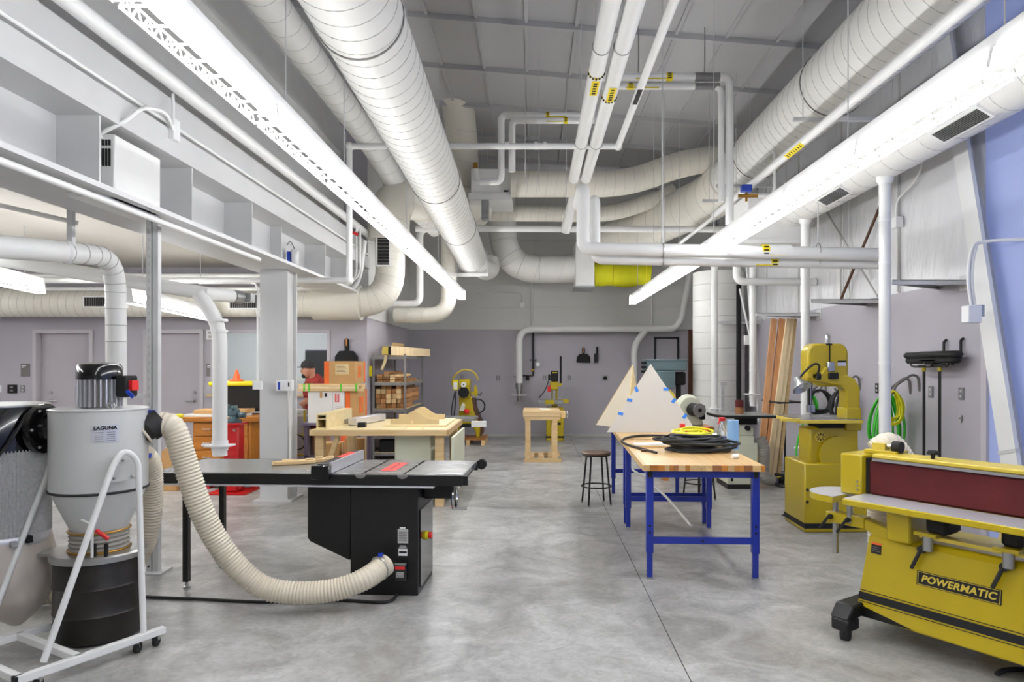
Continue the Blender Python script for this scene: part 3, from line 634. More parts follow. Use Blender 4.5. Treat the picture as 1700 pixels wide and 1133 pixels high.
# vertical dust drops on the right
def gate(parent, p, r):
    MB().cyl(p+Vector((0,0,.05)), p+Vector((0,0,-.05)), r*1.12).build('gate_collar', 'white_plastic', parent, world=True)
    MB().box(p, (r*3.4, r*2.6, .018)).build('gate_plate', 'white_plastic', parent, world=True)
    MB().cyl(p+Vector((-r*1.7,0,0)), p+Vector((-r*2.6,0,0)), .012, n=8).build('gate_knob', 'white_plastic', parent, world=True)
for i, (px, y1, Y, lab) in enumerate(((1469, 752, 6.58, 'vertical white dust pipe in front of the green cords'), (1337, 760, 8.5, 'vertical white dust pipe beside the leaning lumber and lamp'), (1250, 668, 10.55, 'vertical white dust pipe above the spindle sander'), (1186, 690, 12.2, 'vertical white dust pipe before the round white stack'))):
    r = .053 if i < 3 else .06; b = at(px, y1, Y); x = b.x
    t = thing('dust_pipe', lab, 'pipe', (x, Y, b.z), group='vertical dust pipes on the right')
    MB().cyl((x, Y, 3.45), (x, Y, b.z), r, n=20).build('pipe_run', 'white_paint', t, world=True)
    MB().lathe([(r*1.5, 3.46), (r*1.45, 3.4), (r*1.02, 3.36)], 20, (x, Y, 0)).build('take_off', 'white_paint', t, world=True)
    for z in ((1.65, 2.6, 3.0) if i == 0 else (1.55, 2.3)): MB().cyl((x, Y, z), (x, Y, z+.025), r*1.1).build('clamp', 'white_plastic', t, world=True)
    gate(t, Vector((x, Y, b.z+.12)), r); MB().cyl((x, Y, b.z-.06), (x, Y, b.z), r*.9).build('outlet', 'white_plastic', t, world=True)
# far right drop close to the frame edge
tag(MB().cyl((3.33, 4.6, 3.45), (3.33, 4.6, .9), .053, n=20).build('dust_pipe', 'white_paint'), 'vertical white dust pipe at the frame edge by the blue panels', 'pipe')
# pipe elbow left of column
pipe('drain_pipe', [at(1223, 425, 10.2), at(1223, 468, 10.2), at(1354, 468, 10.2)], .055, label='short white elbow pipe near the top of the lumber', group=GD, bend=.12)
# low bay: left dust pipes
t = thing('dust_main', 'thick white dust pipe bending down behind the cyclone motor', 'pipe', at(193, 790, 5.9))
pts = [at(-260, 398, 3.9), at(-60, 405, 4.35), at(112, 419, 5.2), at(191, 428, 5.85), at(193, 540, 5.9), at(193, 800, 5.9)]
MB().tube(fillet(pts, .42, 8), .08, 20).build('pipe_run', 'white_paint', t, world=True)
fp = fillet(pts, .42, 8)
for k in range(14, 40, 2): 
    if k+1 < len(fp)-1: MB().torus(fp[k], .0815, .0035, fp[k+1]-fp[k-1]).build('gore_seam', 'seam_grey', t, world=True)
for q, d in ((at(110, 419, 5.19), (1,1,0)), (at(193, 512, 5.9), (0,0,1))): MB().cyl(q, q+Vector(d).normalized()*.03, .088).build('clamp', 'white_plastic', t, world=True)
q = at(118, 405, 5.2); MB().bb(q.x-.02, q.x+.02, 5.18, 5.22, q.z-.05, 3.3).build('hanger', 'steel_white', t, world=True)
t = thing('dust_main', 'white dust pipe with wye branch dropping beside the red vise stand', 'pipe', at(365, 757, 7.3))
a = at(-40, 424, 6.9); b = at(345, 488, 7.3); c = at(385, 492, 7.6)
MB().tube([a, b, c], .072, 20).build('pipe_run', 'white_paint', t, world=True)
MB().tube(fillet([at(330, 487, 7.25), at(358, 530, 7.3), at(365, 560, 7.3), at(365, 757, 7.3)], .2), .074, 20).build('branch', 'white_paint', t, world=True)
for y in (530, 548): MB().cyl(at(365, y, 7.3), at(365, y+4, 7.3), .08).build('clamp', 'white_plastic', t, world=True)
MB().tube([c, at(398, 494, 7.75)], [.072, .075], 20).build('end_cap', 'galvanised', t, world=True); MB().box(at(408, 495, 7.8), (.16,.12,.1)).build('blast_gate', 'galvanised', t, world=True); gate(t, at(365, 740, 7.3), .074)
# left edge pipes, conduits
tag(MB().cyl((-2.72, -3, 3.77), (-2.72, 11.6, 3.77), .055).build('water_pipe', 'white_paint'), 'white water pipe running along the slab edge on the left', 'pipe', GD)
tag(MB().cyl((-2.78, -3, 3.485), (-2.78, 11.6, 3.485), .012).build('conduit', 'white_paint'), 'thin white conduit along the slab edge below the water pipe', 'conduit', GD)
tag(MB().cyl((-2.86, 2.0, 2.74), (-2.86, 7.2, 2.74), .022).build('conduit', 'white_paint'), 'white conduit slung under the deep beam', 'conduit', GD)
tag(MB().cyl(at(-40, 332, 6.0), at(130, 371, 6.4), .022).build('conduit', 'white_paint'), 'white conduit in the low bay under the ceiling', 'conduit', GD)
q = at(293, 218, 5.35)
t = thing('junction_box', 'small white junction box with flexible conduit above the heater', 'box', q); MB().box((-2.79, 5.35, 3.46), (.06,.1,.16)).build('box_body', 'white_plastic', t, world=True); MB().tube(spline([(-2.78, 5.35, 3.44), (-2.72, 5.1, 3.5), (-2.74, 4.85, 3.44), (-2.78, 4.7, 3.3), (-2.92, 4.66, 3.2), (-2.95, 4.715, 3.19)], 6), .014, 8).build('flexible_conduit', 'white_paint', t, world=True)
MB().cyl((-2.79, 5.35, 3.5), (-2.79, 5.35, 3.74), .012, n=8).build('drop_conduit', 'white_paint', t, world=True)
for py, Y, lab in ((480, 10.9, 'white pipe above the supply duct in the low bay'), (458, 10.6, 'upper white pipe above the supply duct in the low bay')):
    pipe('conduit', [at(40, py, Y), at(560 if py == 458 else 590, py, Y)] + ([at(600, 452, Y), at(606, 400, Y)] if py == 480 else []), .03, label=lab, group=GD, bend=.25)
t = thing('conduit_drop', 'white conduit curving down to the outlet left of the column', 'conduit', at(428, 640, 8.2)); MB().tube(fillet([at(330, 470, 8.9), at(424, 470, 8.9), at(428, 480, 8.25), at(428, 632, 8.22)], .15), .014, 10).build('pipe_run', 'white_paint', t, world=True); q = at(428, 640, 8.2); MB().box(q, (.1,.06,.1)).build('outlet_box', 'white_plastic', t, world=True)
# conduits by the corner with red tag
for i, (x, lab) in enumerate(((592, 'thin white conduit by the corner, inner of the pair'), (598, 'thin white conduit by the corner, outer of the pair'))):
    pipe('conduit', [at(x, 380, 10.4), at(x, 462-i*4, 10.4), at(x-26, 476, 10.4), at(480, 478+i*3, 10.4)], .014, label=lab, group=GD, bend=.2)
q = at(590, 388, 10.37); t = thing('warning_tag', 'small red warning tag hanging by the corner conduits', 'sign', q); MB().box(q, (.09,.004,.045), M=Matrix.Rotation(R(25),3,'Y')).build('plate', 'red_plastic', t, world=True); MB().cyl(q+Vector((0,0,.02)), q+Vector((.02,0,.12)), .003, n=6).build('tie', 'white_plastic', t, world=True)
t = thing('disconnect_box', 'small white wireless box with antenna on the beam near the column', 'box', at(488, 425, 8.6)); q = at(489, 428, 8.6); MB().box(q, (.1,.08,.22)).build('box_body', 'white_plastic', t, world=True, bevel=.03); MB().box(q+Vector((-.06,0,0)), (.03,.1,.14)).build('bracket', 'blue_plastic', t, world=True); MB().tube(spline([q+Vector((0,0,.11)), q+Vector((-.05,0,.2)), q+Vector((-.09,0,.16))],5), .005, 6).build('cable', 'black_rubber', t, world=True)
# heater and its post
t = thing('unit_heater', 'white metal unit heater fixed to the deep beam', 'heater', (-2.95, 4.72, 2.78))
MB().bb(-3.06, -2.86, 4.72, 5.3, 2.79, 3.22).build('housing', 'white_paint', t, world=True, bevel=.008)
for k in range(7): MB().bb(-3.03+k*.022, -3.018+k*.022, 4.712, 4.72, 3.0, 3.12).build('louver', 'black_matte', t, world=True)
for k in range(7): MB().bb(-3.03+k*.022, -3.018+k*.022, 4.712, 4.72, 3.14, 3.18).build('vent', 'black_matte', t, world=True)
MB().bb(-2.861, -2.858, 5.18, 5.27, 2.815, 2.835).build('name_plate', 'sign_grey', t, world=True)
MB().bb(-3.1, -2.9, 4.6, 5.36, 2.765, 2.79).build('base_pan', 'white_paint', t, world=True)
q = fl(255, 950)
t = thing('strut_post', 'tall white perforated strut post behind the dust collector', 'post', (q.x, q.y, 0))
MB().bb(q.x-.045, q.x-.005, q.y-.025, q.y+.025, .01, 2.79).build('channel', 'steel_white', t, world=True); MB().bb(q.x+.005, q.x+.048, q.y-.025, q.y+.025, .01, 2.79).build('channel', 'steel_white', t, world=True); MB().bb(q.x-.006, q.x+.006, q.y-.0, q.y+.02, .01, 2.79).build('channel_back', 'galvanised', t, world=True)
MB().bb(q.x-.12, q.x+.1, q.y-.1, q.y+.1, 0, .012).build('base_plate', 'steel_white', t, world=True)
for k in range(40): MB().bb(q.x-.033, q.x-.018, q.y-.027, q.y-.024, .15+k*.065, .18+k*.065).build('slot', 'seam_grey', t, world=True)
for z in (.05, .12): MB().cyl((q.x-.026, q.y-.03, z), (q.x-.026, q.y-.02, z), .008, n=8).build('bolt', 'black_matte', t, world=True)
z = at(0, 658, q.y).z; MB().bb(q.x-.24, q.x-.04, q.y-.02, q.y+.01, z-.015, z+.015).build('side_arm', 'steel_white', t, world=True)
# ================================================================== TABLE SAW
T = thing('table_saw', 'black cabinet table saw with long extension table and rip fence', 'table saw', (-.5, 4.875, 0), R(-3.5))
def P(m, name, mat, par=T, **k): return m.build(name, mat, par, **k)
for x0, x1 in ((-1.12, -.735), (-.715, -.435), (-.415, 0)): P(MB().bb(x0, x1, 0, .7, .838, .872), 'iron_top', 'cast_iron', bevel=.002)
P(MB().bb(-1.11, -.01, .01, .69, .815, .838), 'top_ribs', 'black_paint')
P(MB().bb(-2.25, -1.122, .0, .7, .84, .871), 'extension_table', 'laminate_grey', bevel=.002)
P(MB().bb(-2.26, 0, -.035, -.001, .795, .87), 'front_rail', 'black_paint', bevel=.003); P(MB().bb(-2.27, -2.251, -.035, .735, .795, .87), 'end_rail', 'black_paint')
P(MB().bb(-2.26, .0, .701, .735, .795, .868), 'back_rail', 'black_paint'); P(MB().bb(-2.2, -.2, -.05, -.0, .782, .794), 'guide_strip', 'aluminium')
P(MB().bb(.001, .035, -.03, .0, .8, .865), 'rail_cap', 'black_paint'); P(MB().cyl((.03, .715, .84), (.03, .76, .84), .04, n=16), 'rail_knob', 'black_matte')
for x in (-.72, -.42): P(MB().prism([(x-.005+.038*math.cos(a), .8705+.028*math.sin(a)) for a in [R(180+18*k) for k in range(11)]], -.0375, -.0345), 'slot_notch', 'sign_grey')
P(MB().bb(-.635, -.525, .14, .56, .872, .8735), 'throat_plate', 'red_plastic'); P(MB().bb(-.582, -.578, .2, .5, .8735, .875), 'blade_slit', 'black_matte')
f = P(MB().bb(-1.03, -.955, -.06, .74, .878, .945), 'rip_fence', 'black_paint', bevel=.004)
P(MB().bb(-.955, -.94, -.02, .74, .876, .95), 'fence_face', 'aluminium', f); P(MB().bb(-1.02, -.965, .3, .62, .945, .9465), 'fence_sticker', 'red_plastic', f)
P(MB().bb(-1.06, -.93, -.1, -.04, .84, .94), 'fence_head', 'black_gloss', f, bevel=.006)
P(MB().bb(-.82, -.33, .03, .53, .0, .815), 'cabinet', 'black_paint', bevel=.006)
P(MB().prism([(-1.1,.8),(-1.135,.77),(-1.135,.4),(-1.115,.375),(-.83,.245),(-.82,.25),(-.82,.8)], .035, .33), 'motor_cover', 'black_paint', bevel=.006)
P(MB().bb(-.328, -.322, .08, .5, .05, .6), 'side_door', 'black_gloss'); 
sw = P(MB().cyl((-.322, .25, .38), (-.3, .25, .38), .032, n=16), 'switch_plate', 'yellow_plastic'); P(MB().cyl((-.3, .25, .38), (-.275, .25, .38), .024, n=16), 'switch_knob', 'red_plastic', sw)
for x0, x1, z0, z1, m in ((-.475, -.4, .375, .475, 'label_grey'), (-.46, -.42, .478, .49, 'white_plastic'), (-.47, -.405, .285, .335, 'white_plastic')): P(MB().bb(x0, x1, .027, .0295, z0, z1), 'label_plate', m)
for k in range(6): P(MB().bb(-.467, -.408, .0255, .027, .392+k*.012, .397+k*.012), 'label_line', 'sign_grey')
P(MB().bb(-.465, -.41, .025, .027, .305, .318), 'label_bar', 'black_matte')
P(MB().bb(-.46, -.415, .0265, .0285, .352, .358), 'label_line', 'white_plastic'); P(MB().bb(-.465, -.41, .0265, .0285, .342, .346), 'label_line', 'white_plastic')
b = P(MB().bb(-.485, -.4, -.03, .03, .12, .25), 'starter_box', 'black_gloss', bevel=.006); P(MB().bb(-.478, -.41, -.0325, -.03, .205, .225), 'red_strip', 'red_plastic', b); P(MB().bb(-.48, -.405, -.034, -.03, .235, .248), 'grey_strip', 'grey_plastic', b)
for k in range(3): P(MB().bb(-.472, -.418, -.0315, -.03, .15+k*.014, .156+k*.014), 'print_line', 'label_grey', b)
P(MB().bb(-.33, -.12, .2, .42, .66, .82), 'gear_housing', 'black_paint', bevel=.01)
hw = P(MB().torus((-.115, .3, .66), .095, .011, (1,0,0)), 'handwheel', 'chrome')
P(MB().cyl((-.3, .3, .66), (-.105, .3, .66), .014, n=10), 'wheel_shaft', 'steel', hw)
for a in (R(90), R(210), R(330)): P(MB().cyl((-.115, .3, .66), (-.115, .3+.09*math.cos(a), .66+.09*math.sin(a)), .007, n=6), 'spoke', 'steel', hw)
P(MB().cyl((-.11, .3, .572), (-.02, .3, .572), .011, n=10), 'crank_handle', 'steel', hw)
for y in (.1, .62):
    l = P(MB().bb(-2.09, -2.05, y-.02, y+.02, .05, .795), 'leg', 'black_paint'); P(MB().lathe([(0,0),(.026,0),(.026,.012),(.012,.02),(.012,.05),(0,.05)], 12, (-2.07, y, 0)), 'leg_foot', 'steel', l)
# push sticks on the saw table
for i, (px, py, rz, lab) in enumerate(((487, 771, 22, 'pale wooden push stick lying nearest on the extension table'), (503, 768, 16, 'pale wooden push stick in the middle on the extension table'), (522, 767, 24, 'pale wooden push stick closest to the rip fence'))):
    q = fl(px, py, .875); t = thing('push_stick', lab, 'push stick', (q.x, q.y, .8725), R(rz), 'push sticks on the saw table')
    out = [(-.15,-.018),(-.11,-.03),(-.03,-.02),(.02,-.03),(.14,-.022),(.17,0),(.14,.024),(.03,.02),(-.04,.028),(-.12,.026),(-.16,.01)]
    MB().prism(out, 0, .03, 'XY').build('blade', 'pine_x', t, bevel=.006, seg=2); MB().box((.12,0,.036), (.06,.03,.012)).build('grip', 'pine_x', t, bevel=.004)
# hose from collector to the saw
t = thing('dust_hose', 'ribbed beige dust hose looping from the collector to the table saw', 'hose', fl(480, 1006))
hp = [at(262, 703, 4.36), at(288, 712, 4.38), at(308, 770, 4.40), at(335, 850, 4.43), at(375, 920, 4.48), at(430, 972, 4.53), at(490, 985, 4.56)+Vector((0,0,.0)), at(555, 980, 4.60), at(605, 962, 4.66), at(640, 938, 4.83)]
hp = [Vector((p.x, p.y, max(p.z, .085))) for p in hp]
hose('ribbed_tube', hp, .07, 'hose_beige', t)
e = hp[-1]; MB().torus(e+Vector((-.03,-.05,-.01)), .079, .006, (.6,.9,.2)).build('hose_clamp', 'steel', t, world=True); MB().box(e+Vector((-.02,-.06,.085)), (.03,.03,.02)).build('clamp_key', 'blue_plastic', t, world=True)
# cords on the floor near the saw
tag(MB().tube([Vector((p.x, p.y, .012)) for p in spline([fl(230,994), fl(330,998), fl(440,1003), fl(560,1000), fl(640,1003), fl(660,990)], 8)], .011, 8).build('power_cable', 'black_rubber'), 'black power cord lying on the floor along the table saw', 'cord')
# ================================================================== DUST COLLECTOR
cx, cy = -2.66, 4.24
D = thing('dust_collector', 'grey cyclone dust collector with black drum, filter and wheeled frame', 'dust collector', (cx, cy, 0))
def Q(m, name, mat, par=D, **k): return m.build(name, mat, par, world=True, **k)
C = Vector((cx, cy, 0))
Q(MB().lathe([(0,1.385),(.255,1.385),(.262,1.375),(.262,.90),(.255,.89)], 40, C), 'cyclone_body', 'collector_grey')
Q(MB().torus(C+Vector((0,0,.893)), .262, .008, n=40), 'rim', 'black_rubber'); Q(MB().torus(C+Vector((0,0,1.378)), .262, .006, n=40), 'top_rim', 'collector_grey')
Q(MB().lathe([(.255,.89),(.235,.84),(.15,.645)], 40, C), 'cone', 'collector_grey')
Q(MB().lathe([(.155 + .008*(k%2), .655-.013*k) for k in range(11)], 36, C), 'flexible_collar', 'hose_grey', smooth=60)
for z in (.645, .53): Q(MB().torus(C+Vector((0,0,z)), .165, .006), 'collar_wire', 'valve_brass')
Q(MB().lathe([(0,.015),(.235,.015),(.24,.03),(.24,.16),(.246,.17),(.24,.18),(.24,.32),(.246,.33),(.24,.34),(.24,.48),(.236,.5),(0,.5)], 40, C), 'drum', 'dark_drum')
Q(MB().lathe([(0,.525),(.25,.525),(.262,.515),(.262,.485),(.25,.485)], 40, C), 'drum_lid', 'steel'); Q(MB().bb(cx-.3, cx-.2, cy-.12, cy+.05, .505, .52), 'lid_tab', 'steel')
for k in range(2): Q(MB().bb(cx+.08+k*.07, cx+.095+k*.07, cy-.2, cy-.18, .525, .6), 'lid_clamp', 'black_matte')
Q(MB().tube([C+Vector((.1,-.23,.53)), C+Vector((.1,-.23,.72)), C+Vector((.02,-.2,.74))], .008, 8), 'lift_lever', 'white_paint'); Q(MB().cyl(C+Vector((.13,-.24,.69)), C+Vector((.2,-.24,.64)), .012, n=10), 'lever_grip', 'red_plastic')
# motor with fins
m = Q(MB().lathe([(0,1.385),(.1,1.385),(.1,1.56),(0,1.56)], 28, C), 'motor', 'sign_grey')
for k in range(26):
    a = 2*math.pi*k/26; M = Matrix.Rotation(a, 3, 'Z'); Q(MB().box(C+M@Vector((.112,0,1.475)), (.026,.008,.165), M=M), 'cooling_fin', 'aluminium', m)
Q(MB().lathe([(.124,1.56),(.124,1.63),(.112,1.65),(.07,1.66),(0,1.66)], 32, C), 'fan_cowl', 'black_gloss', m)
Q(MB().torus(C+Vector((.13,-.1,1.4)), .02, .006, (0,1,0)), 'lifting_eye', 'steel', m)
s = Q(MB().bb(cx+.13, cx+.2, cy-.06, cy+.06, 1.45, 1.58), 'switch_box', 'black_matte', bevel=.008); Q(MB().bb(cx+.2, cx+.222, cy-.04, cy+.03, 1.49, 1.55), 'stop_switch', 'red_plastic', s); Q(MB().beam(C+Vector((.2,-.06,1.49)), C+Vector((.24,-.06,1.45)), .012, .02), 'cable_tie', 'blue_plastic', s)
# nameplate
ang = R(-52); M3 = Matrix.Rotation(ang+R(90), 4, 'Z')
for k in range(5):
    a = ang + R(-12+6*k); c = C + Vector((math.cos(a)*.2635, math.sin(a)*.2635, 1.245)); Q(MB().box(c, (.029,.002,.1), rz=a+R(90)), 'name_plate', 'aluminium')
tp = C + Vector((math.cos(ang)*.268, math.sin(ang)*.268, 1.278)); lt = text('name_print', 'LAGUNA', .028, 'black_matte', D, Matrix.Translation(tp-C) @ M3 @ Matrix.Rotation(R(90), 4, 'X'), bold=.0012)
for r_ in range(5):
    for k in (-1, 1):
        a = ang + R(6.5*k); c = C + Vector((math.cos(a)*.2655, math.sin(a)*.2655, 1.252-r_*.012)); Q(MB().box(c, (.042,.0012,.003), rz=a+R(90)), 'print_line', 'sign_grey')
# inlet
i0 = C + Vector((.2, .05, 1.2)); i1 = at(262, 703, 4.36)
Q(MB().cyl(C+Vector((.14,.06,1.2)), i0.lerp(i1, .75), .075, n=20), 'inlet', 'dark_drum'); Q(MB().cyl(i0.lerp(i1,.55), i0.lerp(i1,1.2), .084, n=20), 'inlet_collar', 'black_rubber'); Q(MB().torus(i0.lerp(i1,.3), .078, .008, i1-i0), 'inlet_band', 'hose_beige'); Q(MB().box(i0.lerp(i1,.95)+Vector((-.03,0,.078)), (.03,.03,.02)), 'clamp_key', 'blue_plastic')
# filter canister
fx, fyy = -3.27, 4.22; FC = Vector((fx, fyy, 0))
Q(MB().lathe([(0,1.4),(.262,1.4),(.268,1.39),(.268,1.13)], 40, FC), 'filter_top', 'black_gloss'); Q(MB().lathe([(0,1.41),(.25,1.41),(.275,1.405),(.275,1.395)], 40, FC), 'filter_lid', 'galvanised'); Q(MB().cyl(FC+Vector((0,-.1,1.41)), FC+Vector((0,-.1,1.44)), .04, n=16), 'crank_hub', 'black_matte')
n = 180; vs = []; fs = []
for zi, z in enumerate((1.14, .62)):
    for k in range(n): rr = .262 + (.012 if k % 2 else -.004); vs.append(FC+Vector((rr*math.cos(2*math.pi*k/n), rr*math.sin(2*math.pi*k/n), z)))
for k in range(n): q = (k+1) % n; fs.append((k, q, n+q, n+k))
Q(MB().add(vs, fs), 'filter_pleats', 'filter_mesh', flat=True)
Q(MB().lathe([(.27,.63),(.276,.62),(.276,.57),(.27,.56)], 36, FC), 'bag_strap', 'aluminium'); Q(MB().box(FC+Vector((.22,-.17,.6)), (.08,.03,.03), rz=R(-40)), 'strap_latch', 'steel'); Q(MB().box(FC+Vector((.26,-.1,.61)), (.05,.03,.04), rz=R(-30)), 'latch_grip', 'black_matte')
bp = []; 
for z, r_, sq in ((.6,.272,1),(.5,.275,1),(.4,.27,1),(.3,.25,.9),(.2,.2,.75),(.12,.12,.6),(.06,.03,.5)): bp.append((z, r_, sq))
vs = []; fs = []; n = 28
for z, r_, sq in bp:
    for k in range(n): a = 2*math.pi*k/n; w = 1+.02*math.sin(5*a+z*20); vs.append(FC+Vector((r_*math.cos(a)*w + (.6-z)*.2, r_*sq*math.sin(a)*w, z)))
for i in range(len(bp)-1):
    for k in range(n): q = (k+1) % n; fs.append((i*n+k, i*n+q, (i+1)*n+q, (i+1)*n+k))
fs.append(tuple(range((len(bp)-1)*n, len(bp)*n))); Q(MB().add(vs, fs), 'dust_bag', 'plastic_bag')
Q(MB().cyl(FC+Vector((.25,0,1.26)), C+Vector((-.24,0,1.26)), .1, n=24), 'connector', 'black_gloss'); Q(MB().cyl(FC+Vector((.275,-.02,1.26)), FC+Vector((.31,-.02,1.26)), .15, n=28), 'connector_flange', 'black_gloss')
for k in range(6): a = 2*math.pi*k/6; Q(MB().ball(FC+Vector((.315,.125*math.cos(a)-.02,1.26+.125*math.sin(a))), .01, 8, 6), 'flange_bolt', 'steel')
Q(MB().tube(spline([FC+Vector((.27,-.12,1.36)), FC+Vector((.24,-.22,1.2)), FC+Vector((.12,-.3,1.0)), FC+Vector((-.1,-.31,.82))], 8), .009, 8), 'filter_cable', 'black_rubber')
# frame
A = Vector((-2.57, 3.43, .08)); B = Vector((-2.19, 4.1, .08)); dv = (B-A).normalized(); pv = Vector((-dv.y, dv.x, 0)); W_ = .64
for k in (0, 1): Q(MB().beam(A+pv*W_*k, B+pv*W_*k, .04, .04), 'base_rail', 'white_paint', bevel=.003)
for s_ in (0.02, .3): Q(MB().beam(A+dv*s_, A+dv*s_+pv*W_, .04, .04), 'cross_rail', 'white_paint', bevel=.003)
Q(MB().box(A-dv*.003, (.043,.012,.043), rz=math.atan2(dv.y, dv.x)-R(90)), 'rail_cap', 'black_matte')
def aframe(off):
    p = [fl(72, 1100, .1), Vector((-2.385, 3.93, 1.09)), Vector((-2.355, 3.98, 1.16)), Vector((-2.315, 4.05, 1.09)), fl(238, 1050, .1)]
    Q(MB().tube(fillet([q+off for q in p], .09), .017, 12), 'frame_tube', 'white_paint')
aframe(Vector((0,0,0))); aframe(pv*W_)
Q(MB().prism([(-.1,-.07),(.09,-.07),(.05,.09),(-.03,.09)], -.004, .004).xf(Matrix.Translation((-2.4, 4.04, 1.04)) @ Matrix.Rotation(R(55), 4, 'Z')), 'mount_plate', 'collector_grey')
for dx, dz in ((-.05,-.05),(.05,-.05),(0,.05)): Q(MB().ball(Vector((-2.4, 4.04, 1.04))+Matrix.Rotation(R(55),3,'Z')@Vector((dx,-.006,dz)), .009, 8, 6), 'mount_bolt', 'steel')
for q in (B-dv*.05, B-dv*.16, A+dv*.1, B+pv*W_-dv*.05, A+pv*W_+dv*.05):
    c = Q(MB().cyl(q+Vector((-.012,0,-.052)), q+Vector((.012,0,-.052)), .028, n=16), 'caster', 'black_rubber'); Q(MB().bb(q.x-.018, q.x+.018, q.y-.012, q.y+.012, .035, .065), 'caster_fork', 'chrome', c)
# second hose behind the collector
t = thing('dust_hose', 'ribbed beige dust hose hanging behind the cyclone to the floor', 'hose', fl(60, 1040)); hose('ribbed_tube', [at(238, 755, 4.62), at(250, 775, 4.72), at(252, 830, 4.82), at(246, 880, 4.85), Vector((-2.78, 4.86, .3)), Vector((-2.98, 4.84, .1)), Vector((-3.3, 4.72, .085)), Vector((-3.8, 4.6, .085))], .066, 'hose_beige', t); MB().box(at(246, 757, 4.6), (.03,.03,.03)).build('clamp_key', 'blue_plastic', t, world=True)
# ================================================================== LEFT BAY
def carton(name, label, x0, x1, y0, y1, z0, z1, mat='carton', tape=True, flaps=False):
    t = thing(name, label, 'box', ((x0+x1)/2, (y0+y1)/2, z0))
    MB().bb(x0, x1, y0, y1, z0, z1).build('carton_body', mat, t, world=True, bevel=.004)
    if tape: MB().bb(x0-.001, x1+.001, (y0+y1)/2-.025, (y0+y1)/2+.025, z0+.02, z1+.0015).build('tape', 'mdf', t, world=True)
    if flaps:
        MB().beam((x0, y0, z1), (x0-.12, y0-.02, z1+.1), .25, .004).build('flap', mat, t, world=True); MB().prism([(x0,z1),(x1,z1),(x1+.1,z1+.09),(x0+.1,z1+.09)], y0, y0+.004).build('flap', mat, t, world=True)
    return t
q0 = fl(262, 816); q1 = fl(312, 814)
carton('cardboard_box', 'brown open cardboard box on the floor beside the strut post', q0.x, q1.x-.1, q0.y, q0.y+.45, 0, .47, flaps=True)
# oak drawer workbench
YW = 9.4; a = at(296, 690, YW); b = at(416, 690, YW)
W = thing('drawer_bench', 'oak workbench with drawers against the window wall', 'workbench', ((a.x+b.x)/2, YW, 0))
zt = a.z - .02
MB().bb(a.x, b.x+.12, YW-.05, YW+.75, zt-.07, zt).build('bench_top', 'oak_stain', W, world=True, bevel=.01)
MB().bb(a.x+.2, b.x, YW, YW+.7, .1, zt-.07).build('body', 'oak_stain', W, world=True); MB().bb(a.x+.22, b.x-.02, YW+.05, YW+.65, 0, .1).build('plinth', 'black_matte', W, world=True)
for c_ in range(2):
    for r_ in range(4):
        x0 = a.x+.22+c_*(b.x-a.x-.24)/2; x1 = x0+(b.x-a.x-.24)/2-.015; z1 = zt-.085-r_*.19
        d = MB().bb(x0, x1, YW-.018, YW, z1-.175, z1).build('drawer', 'oak_stain', W, world=True, bevel=.004)
        MB().tube([((x0+x1)/2-.05, YW-.018, z1-.08), ((x0+x1)/2-.05, YW-.045, z1-.08), ((x0+x1)/2+.05, YW-.045, z1-.08), ((x0+x1)/2+.05, YW-.018, z1-.08)], .006, 6).build('handle', 'steel', d, world=True)
t = thing('paper_bundle', 'flattened cardboard and paper sheets lying on the oak bench', 'paper', (a.x+.5, YW+.2, zt)); MB().bb(a.x+.08, b.x-.1, YW-.03, YW+.3, zt+.002, zt+.03).build('sheets', 'carton_white', t, world=True); MB().box((a.x+.5, YW+.3, zt+.06), (.7,.4,.05), rz=R(6)).build('cardboard', 'carton', t, world=True)
t = thing('bar_clamp', 'yellow bar clamp at the corner of the oak bench', 'clamp', (a.x-.02, YW-.06, zt)); MB().box((a.x+.02, YW-.07, zt+.02), (.16,.05,.05)).build('jaw', 'yellow_plastic', t, world=True, bevel=.01); MB().box((a.x-.05, YW-.07, zt-.03), (.03,.03,.14)).build('trigger', 'yellow_plastic', t, world=True)
# black tote with yellow lid, cone
Yt = 9.95; a = at(352, 641, Yt); b = at(437, 690, Yt)
t = thing('storage_tote', 'black storage tote with yellow lid on the oak bench', 'tote', ((a.x+b.x)/2, Yt, b.z)); zb = zt+.035
MB().add([(a.x+.05,Yt,zb),(b.x-.02,Yt,zb),(b.x-.02,Yt+.5,zb),(a.x+.05,Yt+.5,zb),(a.x,Yt-.03,a.z),(b.x,Yt-.03,a.z),(b.x,Yt+.53,a.z),(a.x,Yt+.53,a.z)], [(3,2,1,0),(4,5,6,7),(0,1,5,4),(1,2,6,5),(2,3,7,6),(3,0,4,7)]).build('tub', 'black_matte', t, world=True, bevel=.01)
MB().bb(a.x-.03, b.x+.02, Yt-.06, Yt+.56, a.z, a.z+.06).build('lid', 'yellow_plastic', t, world=True, bevel=.015)
q = at(393, 634, 10.2)
def cone(name, label, p, h, r):
    t = thing(name, label, 'cone', p); MB().lathe([(r*.75, .02), (r*.18, h), (0, h)], 20, p).build('cone_body', 'orange_plastic', t, world=True); MB().box(p+Vector((0,0,.012)), (r*2, r*2, .024)).build('cone_base', 'orange_plastic', t, world=True, bevel=.006)
cone('safety_cone', 'small orange safety cone on the yellow tote lid', Vector((q.x, 10.2, a.z+.061)), .17, .08)
